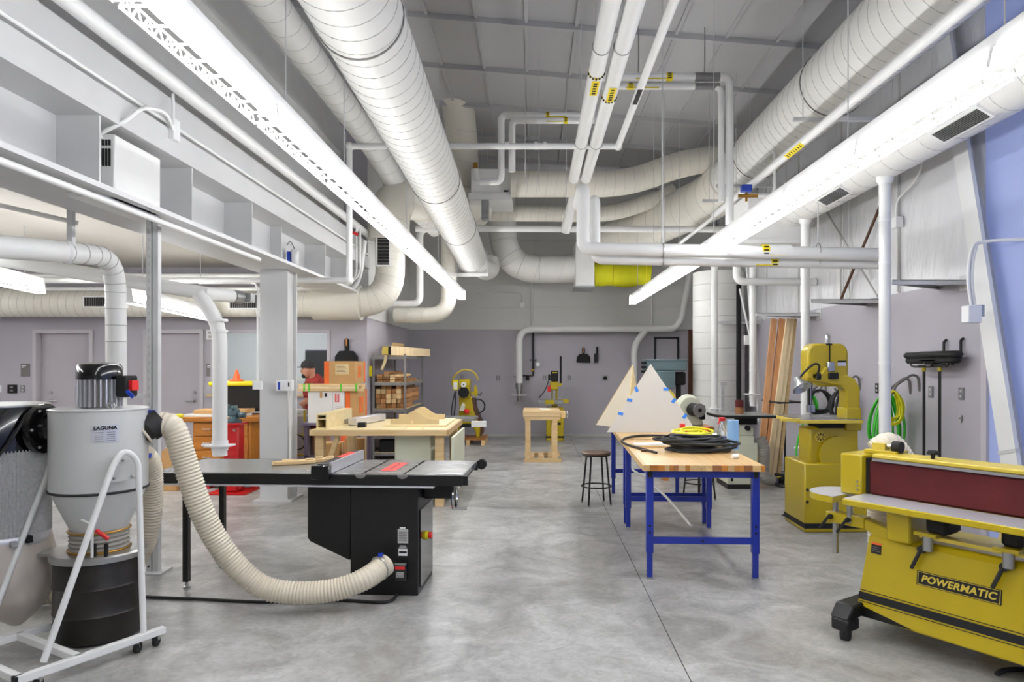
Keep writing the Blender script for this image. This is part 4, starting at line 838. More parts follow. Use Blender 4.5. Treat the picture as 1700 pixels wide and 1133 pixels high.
# red pedestal with vise
Yv = 8.95; q = at(388, 702, Yv); zt2 = q.z
t = thing('pedestal_stand', 'red steel pedestal stand under the teal bench vise', 'stand', (q.x, Yv, 0))
MB().box((q.x, Yv, zt2-.012), (.26,.26,.024)).build('top_plate', 'red_paint', t, world=True); MB().box((q.x, Yv, zt2/2), (.2,.2,zt2-.03)).build('column', 'red_paint', t, world=True, bevel=.02)
MB().box((q.x+.0, Yv, .0075), (.5,.5,.015)).build('foot_plate', 'red_paint', t, world=True)
for s_ in (-1,1): MB().cyl((q.x+s_*.06, Yv-.1, zt2-.09), (q.x+s_*.06, Yv-.13, zt2-.09), .016, n=8).build('bolt', 'steel', t, world=True)
v = thing('bench_vise', 'teal cast bench vise on the red pedestal', 'vise', (q.x, Yv, zt2)); V = Vector((q.x, Yv, zt2))
MB().lathe([(0,0),(.1,0),(.1,.03),(.06,.05),(.05,.09),(0,.09)], 20, V).build('swivel_base', 'vise_teal', v, world=True); MB().box(V+Vector((-.03,0,.13)), (.2,.1,.1)).build('body', 'vise_teal', v, world=True, bevel=.02)
MB().box(V+Vector((-.09,0,.2)), (.05,.13,.07)).build('jaw', 'vise_teal', v, world=True, bevel=.01); MB().box(V+Vector((.01,0,.19)), (.04,.13,.06)).build('jaw', 'vise_teal', v, world=True, bevel=.01); MB().cyl(V+Vector((.07,0,.1)), V+Vector((.15,0,.1)), .04, n=14).build('screw', 'vise_teal', v, world=True); MB().cyl(V+Vector((.13,-.09,.12)), V+Vector((.13,.09,.08)), .008, n=8).build('handle_bar', 'steel', v, world=True)
# red pallet
q0 = fl(338, 812); q1 = fl(425, 812)
t = thing('pallet', 'low red pallet on the floor behind the saw', 'pallet', (q0.x, q0.y, 0), group='pallets')
for k in range(5): MB().bb(q0.x, q1.x, q0.y+k*.16, q0.y+k*.16+.11, .07, .09).build('deck_board', 'red_paint', t, world=True)
for f in (0, .5, 1): x = q0.x+(q1.x-q0.x-.08)*f; MB().bb(x, x+.08, q0.y, q0.y+.75, 0, .07).build('runner', 'red_paint', t, world=True)
# column outlet boxes
q = at(472, 641, 8.2); t = thing('outlet_box', 'white outlet box with blue stripe on the column', 'outlet', q)
MB().bb(q.x-.1, q.x+.0, 8.2, 8.31, q.z-.06, q.z+.06).build('box_body', 'white_plastic', t, world=True, bevel=.004); MB().bb(q.x+.01, q.x+.1, 8.17, 8.25, q.z-.06, q.z+.07).build('cover', 'white_plastic', t, world=True, bevel=.006); MB().bb(q.x-.075, q.x-.05, 8.195, 8.2, q.z-.045, q.z+.045).build('stripe', 'blue_plastic', t, world=True); MB().bb(q.x+.055, q.x+.07, 8.165, 8.17, q.z-.01, q.z+.04).build('socket', 'black_matte', t, world=True)
MB().tube([Vector((q.x+.04, 8.29, q.z-.06)), Vector((q.x+.04, 8.29, .3))], .012, 8).build('cable', 'white_paint', t, world=True)
# wall plates
def plate(name, label, px0, px1, py0, py1, Y, mat, cat='plate', detail=None, th=.012):
    a = at(px0, py0, Y); b = at(px1, py1, Y); t = thing(name, label, cat, ((a.x+b.x)/2, Y, b.z))
    MB().bb(a.x, b.x, Y-th, Y-.0005, b.z, a.z).build('face', mat, t, world=True, bevel=.003)
    w = b.x-a.x; h = a.z-b.z
    if detail == 'sign':
        MB().bb(a.x+w*.12, a.x+w*.6, Y-th-.002, Y-th, a.z-h*.2, a.z-h*.12).build('print_line', 'white_plastic', t, world=True); MB().bb(a.x+w*.12, a.x+w*.4, Y-th-.002, Y-th, a.z-h*.32, a.z-h*.26).build('print_line', 'white_plastic', t, world=True)
    else:
        for f in (.3, .7): MB().bb(a.x+w*.3, a.x+w*.7, Y-th-.003, Y-th, b.z+h*f-h*.12, b.z+h*f+h*.12).build('socket', 'seam_grey' if mat != 'black_matte' else 'sign_grey', t, world=True)
    return t
plate('room_sign', 'dark grey room sign plate left of the first door', 35, 50, 604, 625, YL, 'sign_grey', 'sign', 'sign'); plate('room_sign', 'dark grey room sign plate right of the second door', 343, 357, 604, 625, YL, 'sign_grey', 'sign', 'sign')
plate('card_reader', 'black card reader left of the first door', 15, 29, 639, 653, YL, 'black_matte', 'reader', th=.04); plate('light_switch', 'grey light switch beside the card reader', 34, 42, 640, 652, YL, 'grey_plastic', 'switch'); plate('light_switch', 'white switch plate at the frame edge', -4, 3, 640, 652, YL, 'white_plastic', 'switch'); plate('light_switch', 'grey switch below the window corner', 349, 357, 645, 658, YL, 'grey_plastic', 'switch')
plate('exit_unit', 'white emergency light unit above the window corner', 346, 358, 548, 565, YL, 'white_plastic', 'light', th=.08)
# purple table with cartons
Yp = 10.05; a = at(500, 703, Yp); b = at(600, 716, Yp)
t = thing('purple_table', 'purple grey table carrying the cartons', 'table', ((a.x+b.x)/2, Yp, 0))
MB().bb(a.x, b.x, Yp, Yp+.75, a.z-.04, a.z).build('table_top', 'purple_grey', t, world=True, bevel=.005)
for x in (a.x+.03, (a.x+b.x)/2+.05, b.x-.08):
    for y in (Yp+.03, Yp+.67): MB().bb(x, x+.05, y, y+.05, 0, a.z-.04).build('leg', 'purple_grey', t, world=True)
MB().bb(a.x+.05, b.x-.05, Yp+.03, Yp+.06, .25, .32).build('rail', 'purple_grey', t, world=True)
zt = a.z + .001; m = F/Yp
def X(px, Y=Yp+.03): return (px-CX)*Y/F
def Z(py, Y=Yp+.03): return EYE-(py-CY)*Y/F
t = carton('shipping_box', 'white shipping carton with red arrows on the purple table', X(511), X(572), Yp+.03, Yp+.55, zt, Z(650), 'carton_white', tape=False)
a = (X(555), Z(655)); MB().bb(X(556), X(563), Yp+.026, Yp+.0295, Z(668), Z(654)).build('arrow_print', 'red_plastic', t, world=True); MB().bb(X(557.2), X(561.8), Yp+.0255, Yp+.028, Z(667), Z(655)).build('arrow_ground', 'carton_white', t, world=True)
for k in (558.4, 560.6): MB().bb(X(k)-.004, X(k)+.004, Yp+.0245, Yp+.027, Z(666), Z(656)).build('arrow_mark', 'red_plastic', t, world=True)
for k in range(7): MB().bb(X(557), X(569), Yp+.0265, Yp+.0295, Z(676+k*3), Z(675+k*3)).build('print_line', 'label_grey', t, world=True)
MB().bb(X(551.5), X(552.3), Yp+.0265, Yp+.0295, Z(698), Z(651)).build('edge_line', 'label_grey', t, world=True); MB().bb(X(539), X(543), Yp+.0265, Yp+.0295, Z(659), Z(653)).build('marker_print', 'black_matte', t, world=True); MB().bb(X(531), X(535), Yp+.0265, Yp+.0295, Z(661), Z(652)).build('stain', 'carton', t, world=True)
def depot(label, px0, px1, pys, pyb, pyt, dpt):
    x0, x1 = X(px0), X(px1); z0, z1 = (zt if pyb > 690 else Z(pyb)), Z(pyt); y0 = Yp+.04
    t = carton('moving_box', label, x0, x1, y0, y0+dpt, z0, z1, tape=False)
    w = x1-x0; h = z1-z0
    MB().bb(x0-.001, x0+.07, y0-.002, y0+.001, z0+.005, z1-.005).build('orange_stripe', 'carton_orange', t, world=True)
    MB().bb(x1-.001, x1+.0015, y0+dpt-.1, y0+dpt-.01, z0+.005, z1-.005).build('orange_edge', 'carton_orange', t, world=True)
    # square logo on the side
    s_ = min(h*.5, dpt*.45); yc = y0+dpt*.42; zc = (z0+z1)/2+.01
    MB().bb(x1-.0005, x1+.002, yc-s_/2, yc+s_/2, zc-s_/2, zc+s_/2).build('logo_square', 'carton_orange', t, world=True)
    for k in range(4):
        f = -.32+k*.2; MB().beam((x1+.0025, yc+s_*(f-.08), zc+s_*(f*-.6-.2)), (x1+.0025, yc+s_*(f+.14), zc+s_*(f*-.6+.16)), .0015, s_*.07, up=(1,0,0)).build('logo_stroke', 'carton', t, world=True)
    if pyb < 690:
        MB().bb(x0+w*.36, x0+w*.8, y0-.0025, y0, z0+h*.42, z0+h*.86).build('print_panel', 'mdf', t, world=True)
        for k in range(6): MB().bb(x0+w*.4, x0+w*(.76-.05*(k%3)), y0-.0035, y0-.002, z0+h*(.47+k*.06), z0+h*(.485+k*.06)).build('print_line', 'walnut_dark', t, world=True)
depot('brown moving carton with orange stripe, lower one beside the white carton', 573, 592, 0, 702, 648, .62)
# sticks bundle
t = thing('stick_bundle', 'bundle of pale wood strips tied with green tape on the cartons', 'lumber', (X(550), Yp, Z(650)))
for r_ in range(3):
    for k in range(3):
        y0 = Yp+.0+k*.05; z0 = Z(650)+.002+r_*.036; MB().bb(X(494+3*((r_+k)%3)), X(604-4*((r_*2+k)%3)), y0, y0+.046, z0, z0+.033).build('strip', 'pale_plank' if (k+r_)%2 else 'pine_x', t, world=True)
for px in (506, 514, 567, 592): MB().bb(X(px)-.012, X(px)+.012, Yp-.004, Yp+.15, Z(650), Z(650)+.112).build('green_tape', 'green_tape', t, world=True)
zz = Z(636); depot('brown moving carton with orange stripe and logo on top of the wood strips', 538, 589, 0, 637.9, 600, .62)
# person working at the window
person_body = bpy.data.meshes.new('person'); yp = 10.95; hx = (513-CX)*yp/F
def PX(px, py, dy=0): return at(px, py, yp+dy)
jt = [PX(535,745), PX(533,690), PX(530,655), PX(524,634), PX(517,626,-.02), PX(514,617,-.04), PX(512,608,-.05),      # pelvis..head
      PX(520,645,-.2), PX(508,668,-.3), PX(498,672,-.42), PX(530,646,.2), PX(515,672,.1), PX(502,676,-.1),
      PX(533,775,-.1), PX(534,815,-.1), PX(537,775,.1), PX(538,815,.1)]
ed = [(0,1),(1,2),(2,3),(3,4),(4,5),(5,6),(3,7),(7,8),(8,9),(3,10),(10,11),(11,12),(0,13),(13,14),(0,15),(15,16)]
rad = [.16,.15,.16,.1,.055,.1,.105,.065,.045,.035,.065,.045,.035,.085,.06,.085,.06]
person_body.from_pydata([tuple(v) for v in jt], ed, [])
po = bpy.data.objects.new('person', person_body); COL.objects.link(po); person_body.materials.append(MAT['skin'])
sk = po.modifiers.new('skin', 'SKIN'); 
if not person_body.skin_vertices: person_body.attributes
bm = bmesh.new(); bm.from_mesh(person_body); lay = bm.verts.layers.skin.verify(); bm.verts.ensure_lookup_table()
for i, v_ in enumerate(bm.verts): v_[lay].radius = (rad[i], rad[i]); v_[lay].use_root = (i == 0)
bm.to_mesh(person_body); bm.free(); sd = po.modifiers.new('sub', 'SUBSURF'); sd.levels = sd.render_levels = 2
tag(po, 'person in dark cap and red shirt bending behind the cartons', 'person')
hd = PX(512,611,-.05)
MB().lathe([(.112,0),(.116,.04),(.1,.09),(.055,.12),(0,.128)], 20, hd+Vector((0,0,.0))).build('cap', 'cap_dark', po); MB().lathe([(0,0),(.1,0),(.1,.012),(0,.012)], 20, hd+Vector((-.09,-.03,.005))).build('cap_brim', 'cap_dark', po)
MB().ball(hd+Vector((-.02,-.02,-.055)), (.085,.075,.11), 16, 12).build('face', 'skin', po); MB().ball(hd+Vector((-.11,-.02,-.055)), (.018,.014,.02), 8, 6).build('nose', 'skin', po); MB().ball(hd+Vector((.02,-.095,-.05)), (.018,.01,.03), 8, 6).build('ear', 'skin', po); MB().ball(hd+Vector((-.055,-.04,-.125)), (.04,.05,.04), 10, 8).build('beard', 'cap_dark', po)
for s_ in (-.03,.03): MB().ball(hd+Vector((-.094,s_-.02,-.022)), .008, 8, 6).build('eye', 'black_matte', po)
shv = [PX(535,715), PX(533,690), PX(530,655), PX(521,630), PX(520,645,-.2), PX(510,664,-.29), PX(530,646,.2), PX(518,668,.12), PX(519,624,-.03)]
sm = bpy.data.meshes.new('shirt'); sm.from_pydata([tuple(v) for v in shv], [(0,1),(1,2),(2,3),(3,4),(4,5),(3,6),(6,7),(3,8)], []); so = bpy.data.objects.new('shirt', sm); COL.objects.link(so); so.parent = po; sm.materials.append(MAT['shirt_red'])
so.modifiers.new('skin', 'SKIN'); bm = bmesh.new(); bm.from_mesh(sm); lay = bm.verts.layers.skin.verify(); bm.verts.ensure_lookup_table()
for v_, r_ in zip(bm.verts, [.24,.24,.26,.17,.11,.09,.11,.09,.1]): v_[lay].radius = (r_, r_)
bm.verts[0][lay].use_root = True; bm.to_mesh(sm); bm.free(); s2 = so.modifiers.new('sub', 'SUBSURF'); s2.levels = s2.render_levels = 2
# desk the person leans on
yk = 10.55; a = at(478, 688, yk); b = at(505, 688, yk)
t = thing('work_desk', 'grey cabinet desk with papers beside the column', 'desk', (a.x, yk, 0)); MB().bb(a.x-.4, b.x+.02, yk, yk+.7, a.z-.04, a.z).build('desk_top', 'carton_white', t, world=True); MB().bb(a.x-.38, b.x, yk+.02, yk+.68, 0, a.z-.04).build('body', 'trim_grey', t, world=True); MB().bb(a.x-.36, b.x-.02, yk+.002, yk+.02, .1, a.z-.1).build('door', 'wall_grey', t, world=True)
tag(MB().box((a.x+.05, yk+.25, a.z+.03), (.34,.3,.05), rz=R(12)).build('paper_stack', 'paper', bevel=.01), 'loose stack of white papers on the grey desk', 'paper')
# yellow hand truck and cone near the purple table
q = fl(492, 790); 
t = thing('hand_truck', 'yellow hand truck with grey wheel standing behind the column', 'hand truck', (q.x, q.y, 0))
for s_ in (-.12, .12): MB().tube(fillet([(q.x+s_-.1, q.y+.3, .95), (q.x+s_, q.y, .35), (q.x+s_+.02, q.y, .03)], .1), .016, 10).build('side_rail', 'mustard', t, world=True)
for z in (.3, .6): MB().cyl((q.x-.12-.03*z, q.y+.02, z), (q.x+.12-.03*z, q.y+.02, z), .012, n=8).build('cross_bar', 'mustard', t, world=True)
MB().bb(q.x-.18, q.x+.18, q.y-.2, q.y, .01, .03).build('toe_plate', 'mustard', t, world=True)
for s_ in (-.16, .16): MB().cyl((q.x+s_-.02, q.y+.1, .11), (q.x+s_+.02, q.y+.1, .11), .1, n=20).build('wheel', 'grey_plastic', t, world=True)
MB().torus((q.x+.02, q.y-.05, .5), .12, .01, (0,1,.3)).build('cable_loop', 'black_rubber', t, world=True)
q = fl(572, 795); cone('safety_cone', 'tall orange safety cone standing under the purple table', Vector((q.x, q.y, 0)), .72, .19)
carton('cardboard_box', 'brown carton leaning under the front of the wooden sled table', X(532,9.7), X(566,9.7), 9.62, 9.9, 0, .55)
# big dustpan on the wall
def dustpan(label, px0, px1, py0, py1, pyh, Y, group=None):
    a = at(px0, py0, Y); b = at(px1, py1, Y); c = (a.x+b.x)/2; w = (b.x-a.x)/2; hz = at(0, pyh, Y).z
    t = thing('dustpan', label, 'dustpan', (c, Y, b.z))
    MB().prism([(c-w, b.z), (c+w, b.z), (c+w*.95, b.z+(a.z-b.z)*.6), (c+w*.6, a.z), (c-w*.6, a.z), (c-w*.95, b.z+(a.z-b.z)*.6)], Y-.08, Y-.01).build('pan', 'black_matte', t, world=True, bevel=.012)
    MB().prism([(c-w*.17, a.z-.01), (c+w*.17, a.z-.01), (c+w*.2, hz-.03), (c+w*.1, hz), (c-w*.1, hz), (c-w*.2, hz-.03)], Y-.05, Y-.015).build('handle', 'black_matte', t, world=True, bevel=.01)
    MB().bb(c-w*.08, c+w*.08, Y-.055, Y-.02, hz-.13, hz-.005).build('brush_grip', 'oak_stain', t, world=True, bevel=.006)
dustpan('large black dustpan hanging on the wall above the cartons', 557, 596, 583, 606, 562, YL)
# ================================================================== BLUE WORKBENCHES
def workbench(label, x0, y0, rz):
    t = thing('workbench', label, 'workbench', (x0, y0, 0), rz, 'blue framed maple workbenches'); w, L, h = .92, 1.78, .88
    MB().bb(0.022, w-.001, 0.022, L, h-.044, h).build('bench_top', 'maple_top', t, bevel=.003)
    n = 17; rnd = random.Random(int(y0*10)); xx = 0
    while xx < w-.02:
        ww = min(rnd.choice((.035,.05,.065)), w-xx); MB().bb(xx+.0006, xx+ww-.0006, 0, .0215, h-.044, h).build('stave', rnd.choice(('maple_stave','maple_stave','maple_stave_dark','oak_stain')), t); xx += ww
    MB().bb(0, .0215, .022, L, h-.044, h).build('edge_stave', 'maple_stave', t)
    for x in (.03, w-.085):
        for y in (.04, L-.1):
            l = MB().bb(x, x+.055, y, y+.055, .2, h-.046).build('leg', 'bench_blue', t, bevel=.004); MB().bb(x+.006, x+.049, y+.006, y+.049, .012, .3).build('leg_insert', 'bench_blue', l, bevel=.003); MB().bb(x+.004, x+.051, y+.004, y+.051, 0, .012).build('foot', 'steel', l)
            if y < .1:
                for z in (.36, .41): MB().cyl((x+.027, y-.006, z), (x+.027, y, z), .009, n=10).build('bolt', 'black_matte', l)
                MB().bb(x+.01, x+.045, y-.004, y, h-.1, h-.05).build('corner_bolt', 'black_matte', l)
    for y in (.05, L-.09): MB().bb(.085, w-.085, y, y+.03, h-.1, h-.046).build('apron', 'bench_blue', t); MB().bb(.085, w-.085, y+.005, y+.03, .27, .32).build('stretcher', 'bench_blue', t)
    for x in (.04, w-.07): MB().bb(x, x+.025, .1, L-.1, h-.09, h-.046).build('side_rail', 'bench_blue', t)
    MB().cyl((w/2, .049, .295), (w/2, .055, .295), .01, n=10).build('bolt', 'black_matte', t)
    return t
BX, BY = fl(1072, 965).x - .02, 5.27
workbench('nearest blue framed maple workbench carrying the coiled cables', BX, BY, R(-2))
workbench('second blue framed maple workbench under the triangular sheets', BX+.06, BY+1.83, R(-2))
tag(MB().tube(spline([(1.3, 5.75, .31), (1.22, 6.3, .42), (1.12, 6.9, .5), (1.05, 7.4, .52)], 6), .012, 8).build('grey_pole', 'seam_grey'), 'thin pale pole resting across the bench stretchers', 'pole')
BT = .8805
def on_bench(px, py, z=BT): return fl(px, py, z)
# ---- triangular sheet models
def pyramid(name, label, apex, b1, b2, b3, mats, th=.006, tape=None):
    t = thing(name, label, 'model', (b1+b2+b3)/3)
    def panel(a, b, c, nm, mat):
        nrm = (b-a).cross(c-a).normalized(); MB().add([p+nrm*s for s in (-th/2, th/2) for p in (a,b,c)], [(0,1,2),(5,4,3),(0,3,4,1),(1,4,5,2),(2,5,3,0)]).build(nm, mat, t, world=True); return nrm
    panel(apex, b1, b2, 'front_sheet', mats[0]); panel(apex, b2, b3, 'side_sheet', mats[1]); panel(apex, b3, b1, 'back_sheet', mats[1])
    if tape:
        for (p, q, f) in tape:
            c = p.lerp(q, f); d = (q-p).normalized(); n_ = (b1-apex).cross(b2-apex).normalized(); n_ = n_ if n_.y < 0 else -n_; o_ = n_.cross(d)
            inw = ((apex+b1+b2)/3-c).normalized()
            M = Matrix((d, n_, o_)).transposed(); MB().box(c+n_*(.006)+inw*.02, (.035,.003,.06), M=M @ Matrix.Rotation(R(35*(1 if f < .4 else -.6)), 3, 'Y')).build('tape_piece', 'blue_tape', t, world=True)
    return t
y1 = 7.05; ap = at(1080, 605, 8.1); b1 = on_bench(1008, 718); b2 = on_bench(1157, 718); b3 = Vector((1.5, 8.72, BT))
pyramid('sheet_pyramid', 'tall translucent white triangular pyramid held with blue tape', ap, b1, b2, b3, ('translucent_sheet', 'cream_sheet'), tape=[(ap,b1,.36),(ap,b1,.53),(ap,b1,.74),(ap,b2,.36),(ap,b2,.54),(ap,b2,.78)])
ap2 = at(1050, 607, 8.62); c1 = on_bench(990, 706); c2 = on_bench(1040, 711.5)
t = thing('sheet_pyramid', 'cream triangular sheet model behind the translucent pyramid', 'model', on_bench(1030, 703))
def tri(a, b, c, nm, mat, th=.012):
    nrm = (b-a).cross(c-a).normalized(); MB().add([p+nrm*s for s in (-th/2, th/2) for p in (a,b,c)], [(0,1,2),(5,4,3),(0,3,4,1),(1,4,5,2),(2,5,3,0)]).build(nm, mat, t, world=True)
far = Vector((1.38, 8.84, BT)); tri(ap2, c1, c2, 'front_sheet', 'cream_sheet'); tri(ap2, c2, far, 'side_sheet', 'mdf'); tri(ap2, far, c1, 'back_sheet', 'cream_sheet')
MB().beam(ap2, c1, .016, .016).build('edge_strip', 'pine_x', t, world=True); MB().beam(ap2, c2, .014, .014).build('edge_strip', 'plywood_pale', t, world=True)
# ---- cables on the bench
def coil(name, label, px, py, rx, ry, r, mat, turns, cat='cable', z0=BT, spread=.03, seed=1, tail=None, tilt=0.0):
    c = on_bench(px, py); rnd = random.Random(seed); t = thing(name, label, cat, (c.x, c.y, z0))
    for k in range(turns):
        f = 1 - .45*rnd.random(); ox = rnd.uniform(-spread, spread)*2; oy = rnd.uniform(-spread, spread); ph = rnd.uniform(0, 6); lz = z0 + r*1.05 + (k//3)*r*1.7
        k1, k2 = rnd.uniform(.0,.12), rnd.uniform(0,6); tl = rnd.uniform(0,1)*tilt
        pts = [(c.x+ox+rx*f*math.cos(a)*(1+k1*math.sin(3*a+k2)), c.y+oy+ry*f*math.sin(a)*(1+k1*math.cos(2*a+k2)), lz + r*.5 + r*.5*math.sin(2*a+ph) + tl*(.5+.5*math.sin(a))) for a in [2*math.pi*j/36 for j in range(36)]]
        MB().tube(pts, r, 7, closed=True).build('loop', mat, t, world=True)
    if tail: MB().tube(spline([on_bench(*q, z0+r) for q in tail], 8), r, 7).build('tail', mat, t, world=True)
    return t, c
t, c = coil('cable_coil', 'thick black cable coiled on the near workbench', 1160, 750, .29, .17, .0115, 'black_rubber', 17, seed=3, spread=.05, tilt=.02, tail=[(1090,752),(1040,738),(1034,730),(1060,724),(1110,724),(1150,728)])
e = on_bench(1228, 762); MB().cyl(e+Vector((-.06,0,.02)), e+Vector((-.01,0,.02)), .02, n=12).build('plug', 'white_plastic', t, world=True); e = on_bench(1117, 728); MB().box(e+Vector((0,0,.025)), (.07,.05,.045)).build('connector', 'black_matte', t, world=True, bevel=.008)
t, c2_ = coil('cable_coil', 'yellow extension cord coiled on top of the black cable', 1150, 742, .16, .12, .0085, 'yellow_cord', 6, z0=BT+.1, seed=5, spread=.03, tilt=.05)
q = on_bench(1150, 737); t = thing('cord_reel', 'red cord reel lying among the cables on the workbench', 'reel', (q.x, q.y, BT)); MB().box((q.x+.04, q.y+.0, BT+.135), (.24,.06,.05), rz=R(10)).build('handle', 'red_plastic', t, world=True, bevel=.01); MB().box((q.x-.1, q.y+.0, BT+.16), (.05,.05,.07)).build('knob', 'red_plastic', t, world=True, bevel=.01)
q = on_bench(1080, 742); t = thing('wood_offcut', 'thin wooden offcut with crumpled paper on the near workbench', 'board', (q.x, q.y, BT)); MB().box((q.x, q.y, BT+.008), (.3,.16,.016), rz=R(-3)).build('board', 'pine_x', t, world=True); MB().box((q.x-.01, q.y+.02, BT+.022), (.28,.14,.01), rz=R(5)).build('paper_sheet', 'paper', t, world=True)
q = on_bench(1185, 731); t = thing('paper_roll', 'crumpled white paper towels behind the cables on the bench', 'paper', (q.x, q.y, BT)); MB().ball((q.x, q.y, BT+.035), (.14,.1,.035), 14, 8).build('paper_wad', 'paper', t, world=True); MB().ball((q.x+.08, q.y-.03, BT+.05), (.06,.06,.05), 12, 8).build('paper_wad', 'paper', t, world=True)
q = on_bench(1070, 750); t = thing('small_clip', 'small dark metal clip near the bench edge', 'clip', (q.x, q.y, BT)); MB().box((q.x, q.y, BT+.009), (.06,.03,.018), rz=R(15)).build('jaw', 'walnut_dark', t, world=True, bevel=.004); MB().cyl((q.x+.03, q.y, BT+.01), (q.x+.06, q.y-.01, BT+.01), .006, n=8).build('pin', 'steel', t, world=True)
q = on_bench(1222, 748); q = Vector((q.x, q.y+.1, 0)); h = (748-694)*5.75/F
t = thing('paper_towel_roll', 'blue shop paper towel roll standing on the workbench', 'paper roll', (q.x, q.y, BT)); MB().lathe([(.022,0),(.052,0),(.052,.262),(.022,.262),(.022,0)], 28, (q.x, q.y, BT)).build('roll', 'blue_towel', t, world=True); MB().lathe([(.019,0),(.022,0),(.022,.263),(.019,.263),(.019,0)], 20, (q.x, q.y, BT)).build('core', 'carton', t, world=True)
q = on_bench(1209, 745); q = Vector((q.x+.0, q.y+.22, 0))
t = thing('spray_bottle', 'clear spray bottle with blue liquid and red trigger', 'bottle', (q.x, q.y, BT)); B_ = (q.x, q.y, BT)
MB().lathe([(0,0),(.042,0),(.044,.02),(.044,.12),(.036,.17),(.016,.205),(.014,.23),(0,.23)], 20, B_).build('bottle_body', 'clear_plastic', t, world=True); MB().lathe([(0,.004),(.039,.004),(.04,.09),(0,.09)], 20, B_).build('liquid', 'liquid_blue', t, world=True); MB().box((q.x+.0, q.y-.005, BT+.25), (.06,.03,.035)).build('spray_head', 'red_plastic', t, world=True, bevel=.006); MB().beam((q.x-.02, q.y-.01, BT+.24), (q.x-.04, q.y-.01, BT+.2), .012, .012).build('trigger', 'red_plastic', t, world=True)
# ---- stools
def stool(label, x, y, rz):
    t = thing('stool', label, 'stool', (x, y, 0), rz, 'round workshop stools'); h = .62
    MB().lathe([(0,h-.03),(.16,h-.03),(.172,h-.02),(.175,h-.01),(.165,h),(0,h)], 28).build('seat', 'stool_wood', t); MB().torus((0,0,h-.034), .155, .011).build('seat_ring', 'black_paint', t)
    for k in range(4):
        a = R(45+90*k); l = MB().cyl((.13*math.cos(a), .13*math.sin(a), h-.04), (.19*math.cos(a), .19*math.sin(a), .015), .011, n=10).build('leg', 'black_paint', t); MB().cyl((.19*math.cos(a), .19*math.sin(a), .02), (.191*math.cos(a), .191*math.sin(a), 0), .013, n=10).build('foot', 'steel', l)
    MB().torus((0,0,.22), .176, .009).build('foot_ring', 'black_paint', t); return t
q = fl(990, 838); stool('round black stool with wooden seat beside the workbenches', q.x, q.y, R(12))
q = fl(1138, 838); stool('round black stool with wooden seat tucked behind the workbenches', q.x+.22, q.y+.25, R(30))
# floor cable cover behind the bench
# ================================================================== EDGE SANDER (local: x along the belt, y back, z up)
S = thing('edge_sander', 'yellow belt edge sander with long red sanding belt', 'sander', (1.948, 4.21, 0), R(-55.3))
def E(m, name, mat, par=S, **k): return m.build(name, mat, par, **k)
LB = 1.75
# tapering cabinet, front leans back towards the top
vs = []
for z, y, xo in ((.13, .0, 0), (.60, .06, .05), (.635, .09, .06)):
    vs += [(xo, y, z), (LB-xo, y, z), (LB-xo, .62-y, z), (xo, .62-y, z)]
fs = [(3,2,1,0), (8,9,10,11)]
for i in (0, 4):
    for k in range(4): q = (k+1) % 4; fs.append((i+k, i+q, i+4+q, i+4+k))
E(MB().add(vs, fs), 'cabinet', 'mustard', bevel=.012, seg=2)
def front(x, z): return Vector((x, (z-.13)*.06/.47 - .0015, z))
tilt = math.atan2(.06, .47)
MR = Matrix.Rotation(-tilt, 3, 'X')
PLX, PLZ = .565, .437
def fbox(x, z, w, h, th, name, mat, par=S, off=0): return E(MB().box(front(x, z)+MR@Vector((0, -off, 0)), (w, th, h), M=MR), name, mat, par)
fbox(LB/2, .252, LB-.035, .044, .003, 'black_stripe', 'black_matte'); fbox(LB/2, .286, LB-.04, .004, .003, 'stripe_line', 'black_matte'); fbox(LB/2, .219, LB-.035, .004, .003, 'stripe_line', 'black_matte')
lp = fbox(PLX, PLZ, .43, .078, .004, 'name_plate', 'black_matte')
for z in (PLZ+.034, PLZ-.034): fbox(PLX, z, .415, .003, .0055, 'plate_border', 'mustard_pale', lp)
for x in (PLX-.208, PLX+.208): fbox(x, PLZ, .003, .068, .0055, 'plate_border', 'mustard_pale', lp)
TM = Matrix.Translation(front(PLX, PLZ)+Vector((0,-.004,0))) @ MR.to_4x4() @ Matrix.Rotation(R(90), 4, 'X')
text('name_print', 'POWERMATIC', .053, 'mustard_pale', lp, TM @ Matrix.Diagonal((1.06,1,1,1)), extrude=.001, shear=.2, bold=.0016)
w_ = fbox(.105, .54, .06, .055, .003, 'warning_label', 'black_matte'); fbox(.105, .572, .06, .012, .0035, 'warning_strip', 'orange_plastic', w_)
for k in range(3): fbox(.105, .552-k*.012, .046, .003, .004, 'warning_line', 'sign_grey', w_)
# feet
for x in (.0, LB-.0):
    sx = -1 if x == 0 else 1
    E(MB().prism([(-.16,.13),(-.09,.21),(.6,.21),(.7,.13)] if True else [], x-.07 if x == 0 else x-.05, x+.05 if x == 0 else x+.07, 'YZ').bb(x-.06, x+.05, -.16, -.03, .06, .135), 'foot_beam', 'black_paint', bevel=.01)
    for y in (-.1, .66): E(MB().lathe([(0,0),(.03,0),(.034,.02),(.034,.06),(0,.06)], 14, (x, y, 0)), 'foot_pad', 'black_rubber')
E(MB().prism([(0.0,.13),(.0,.2),(.35,.14)], .0, .01), 'skirt_plate', 'black_paint')
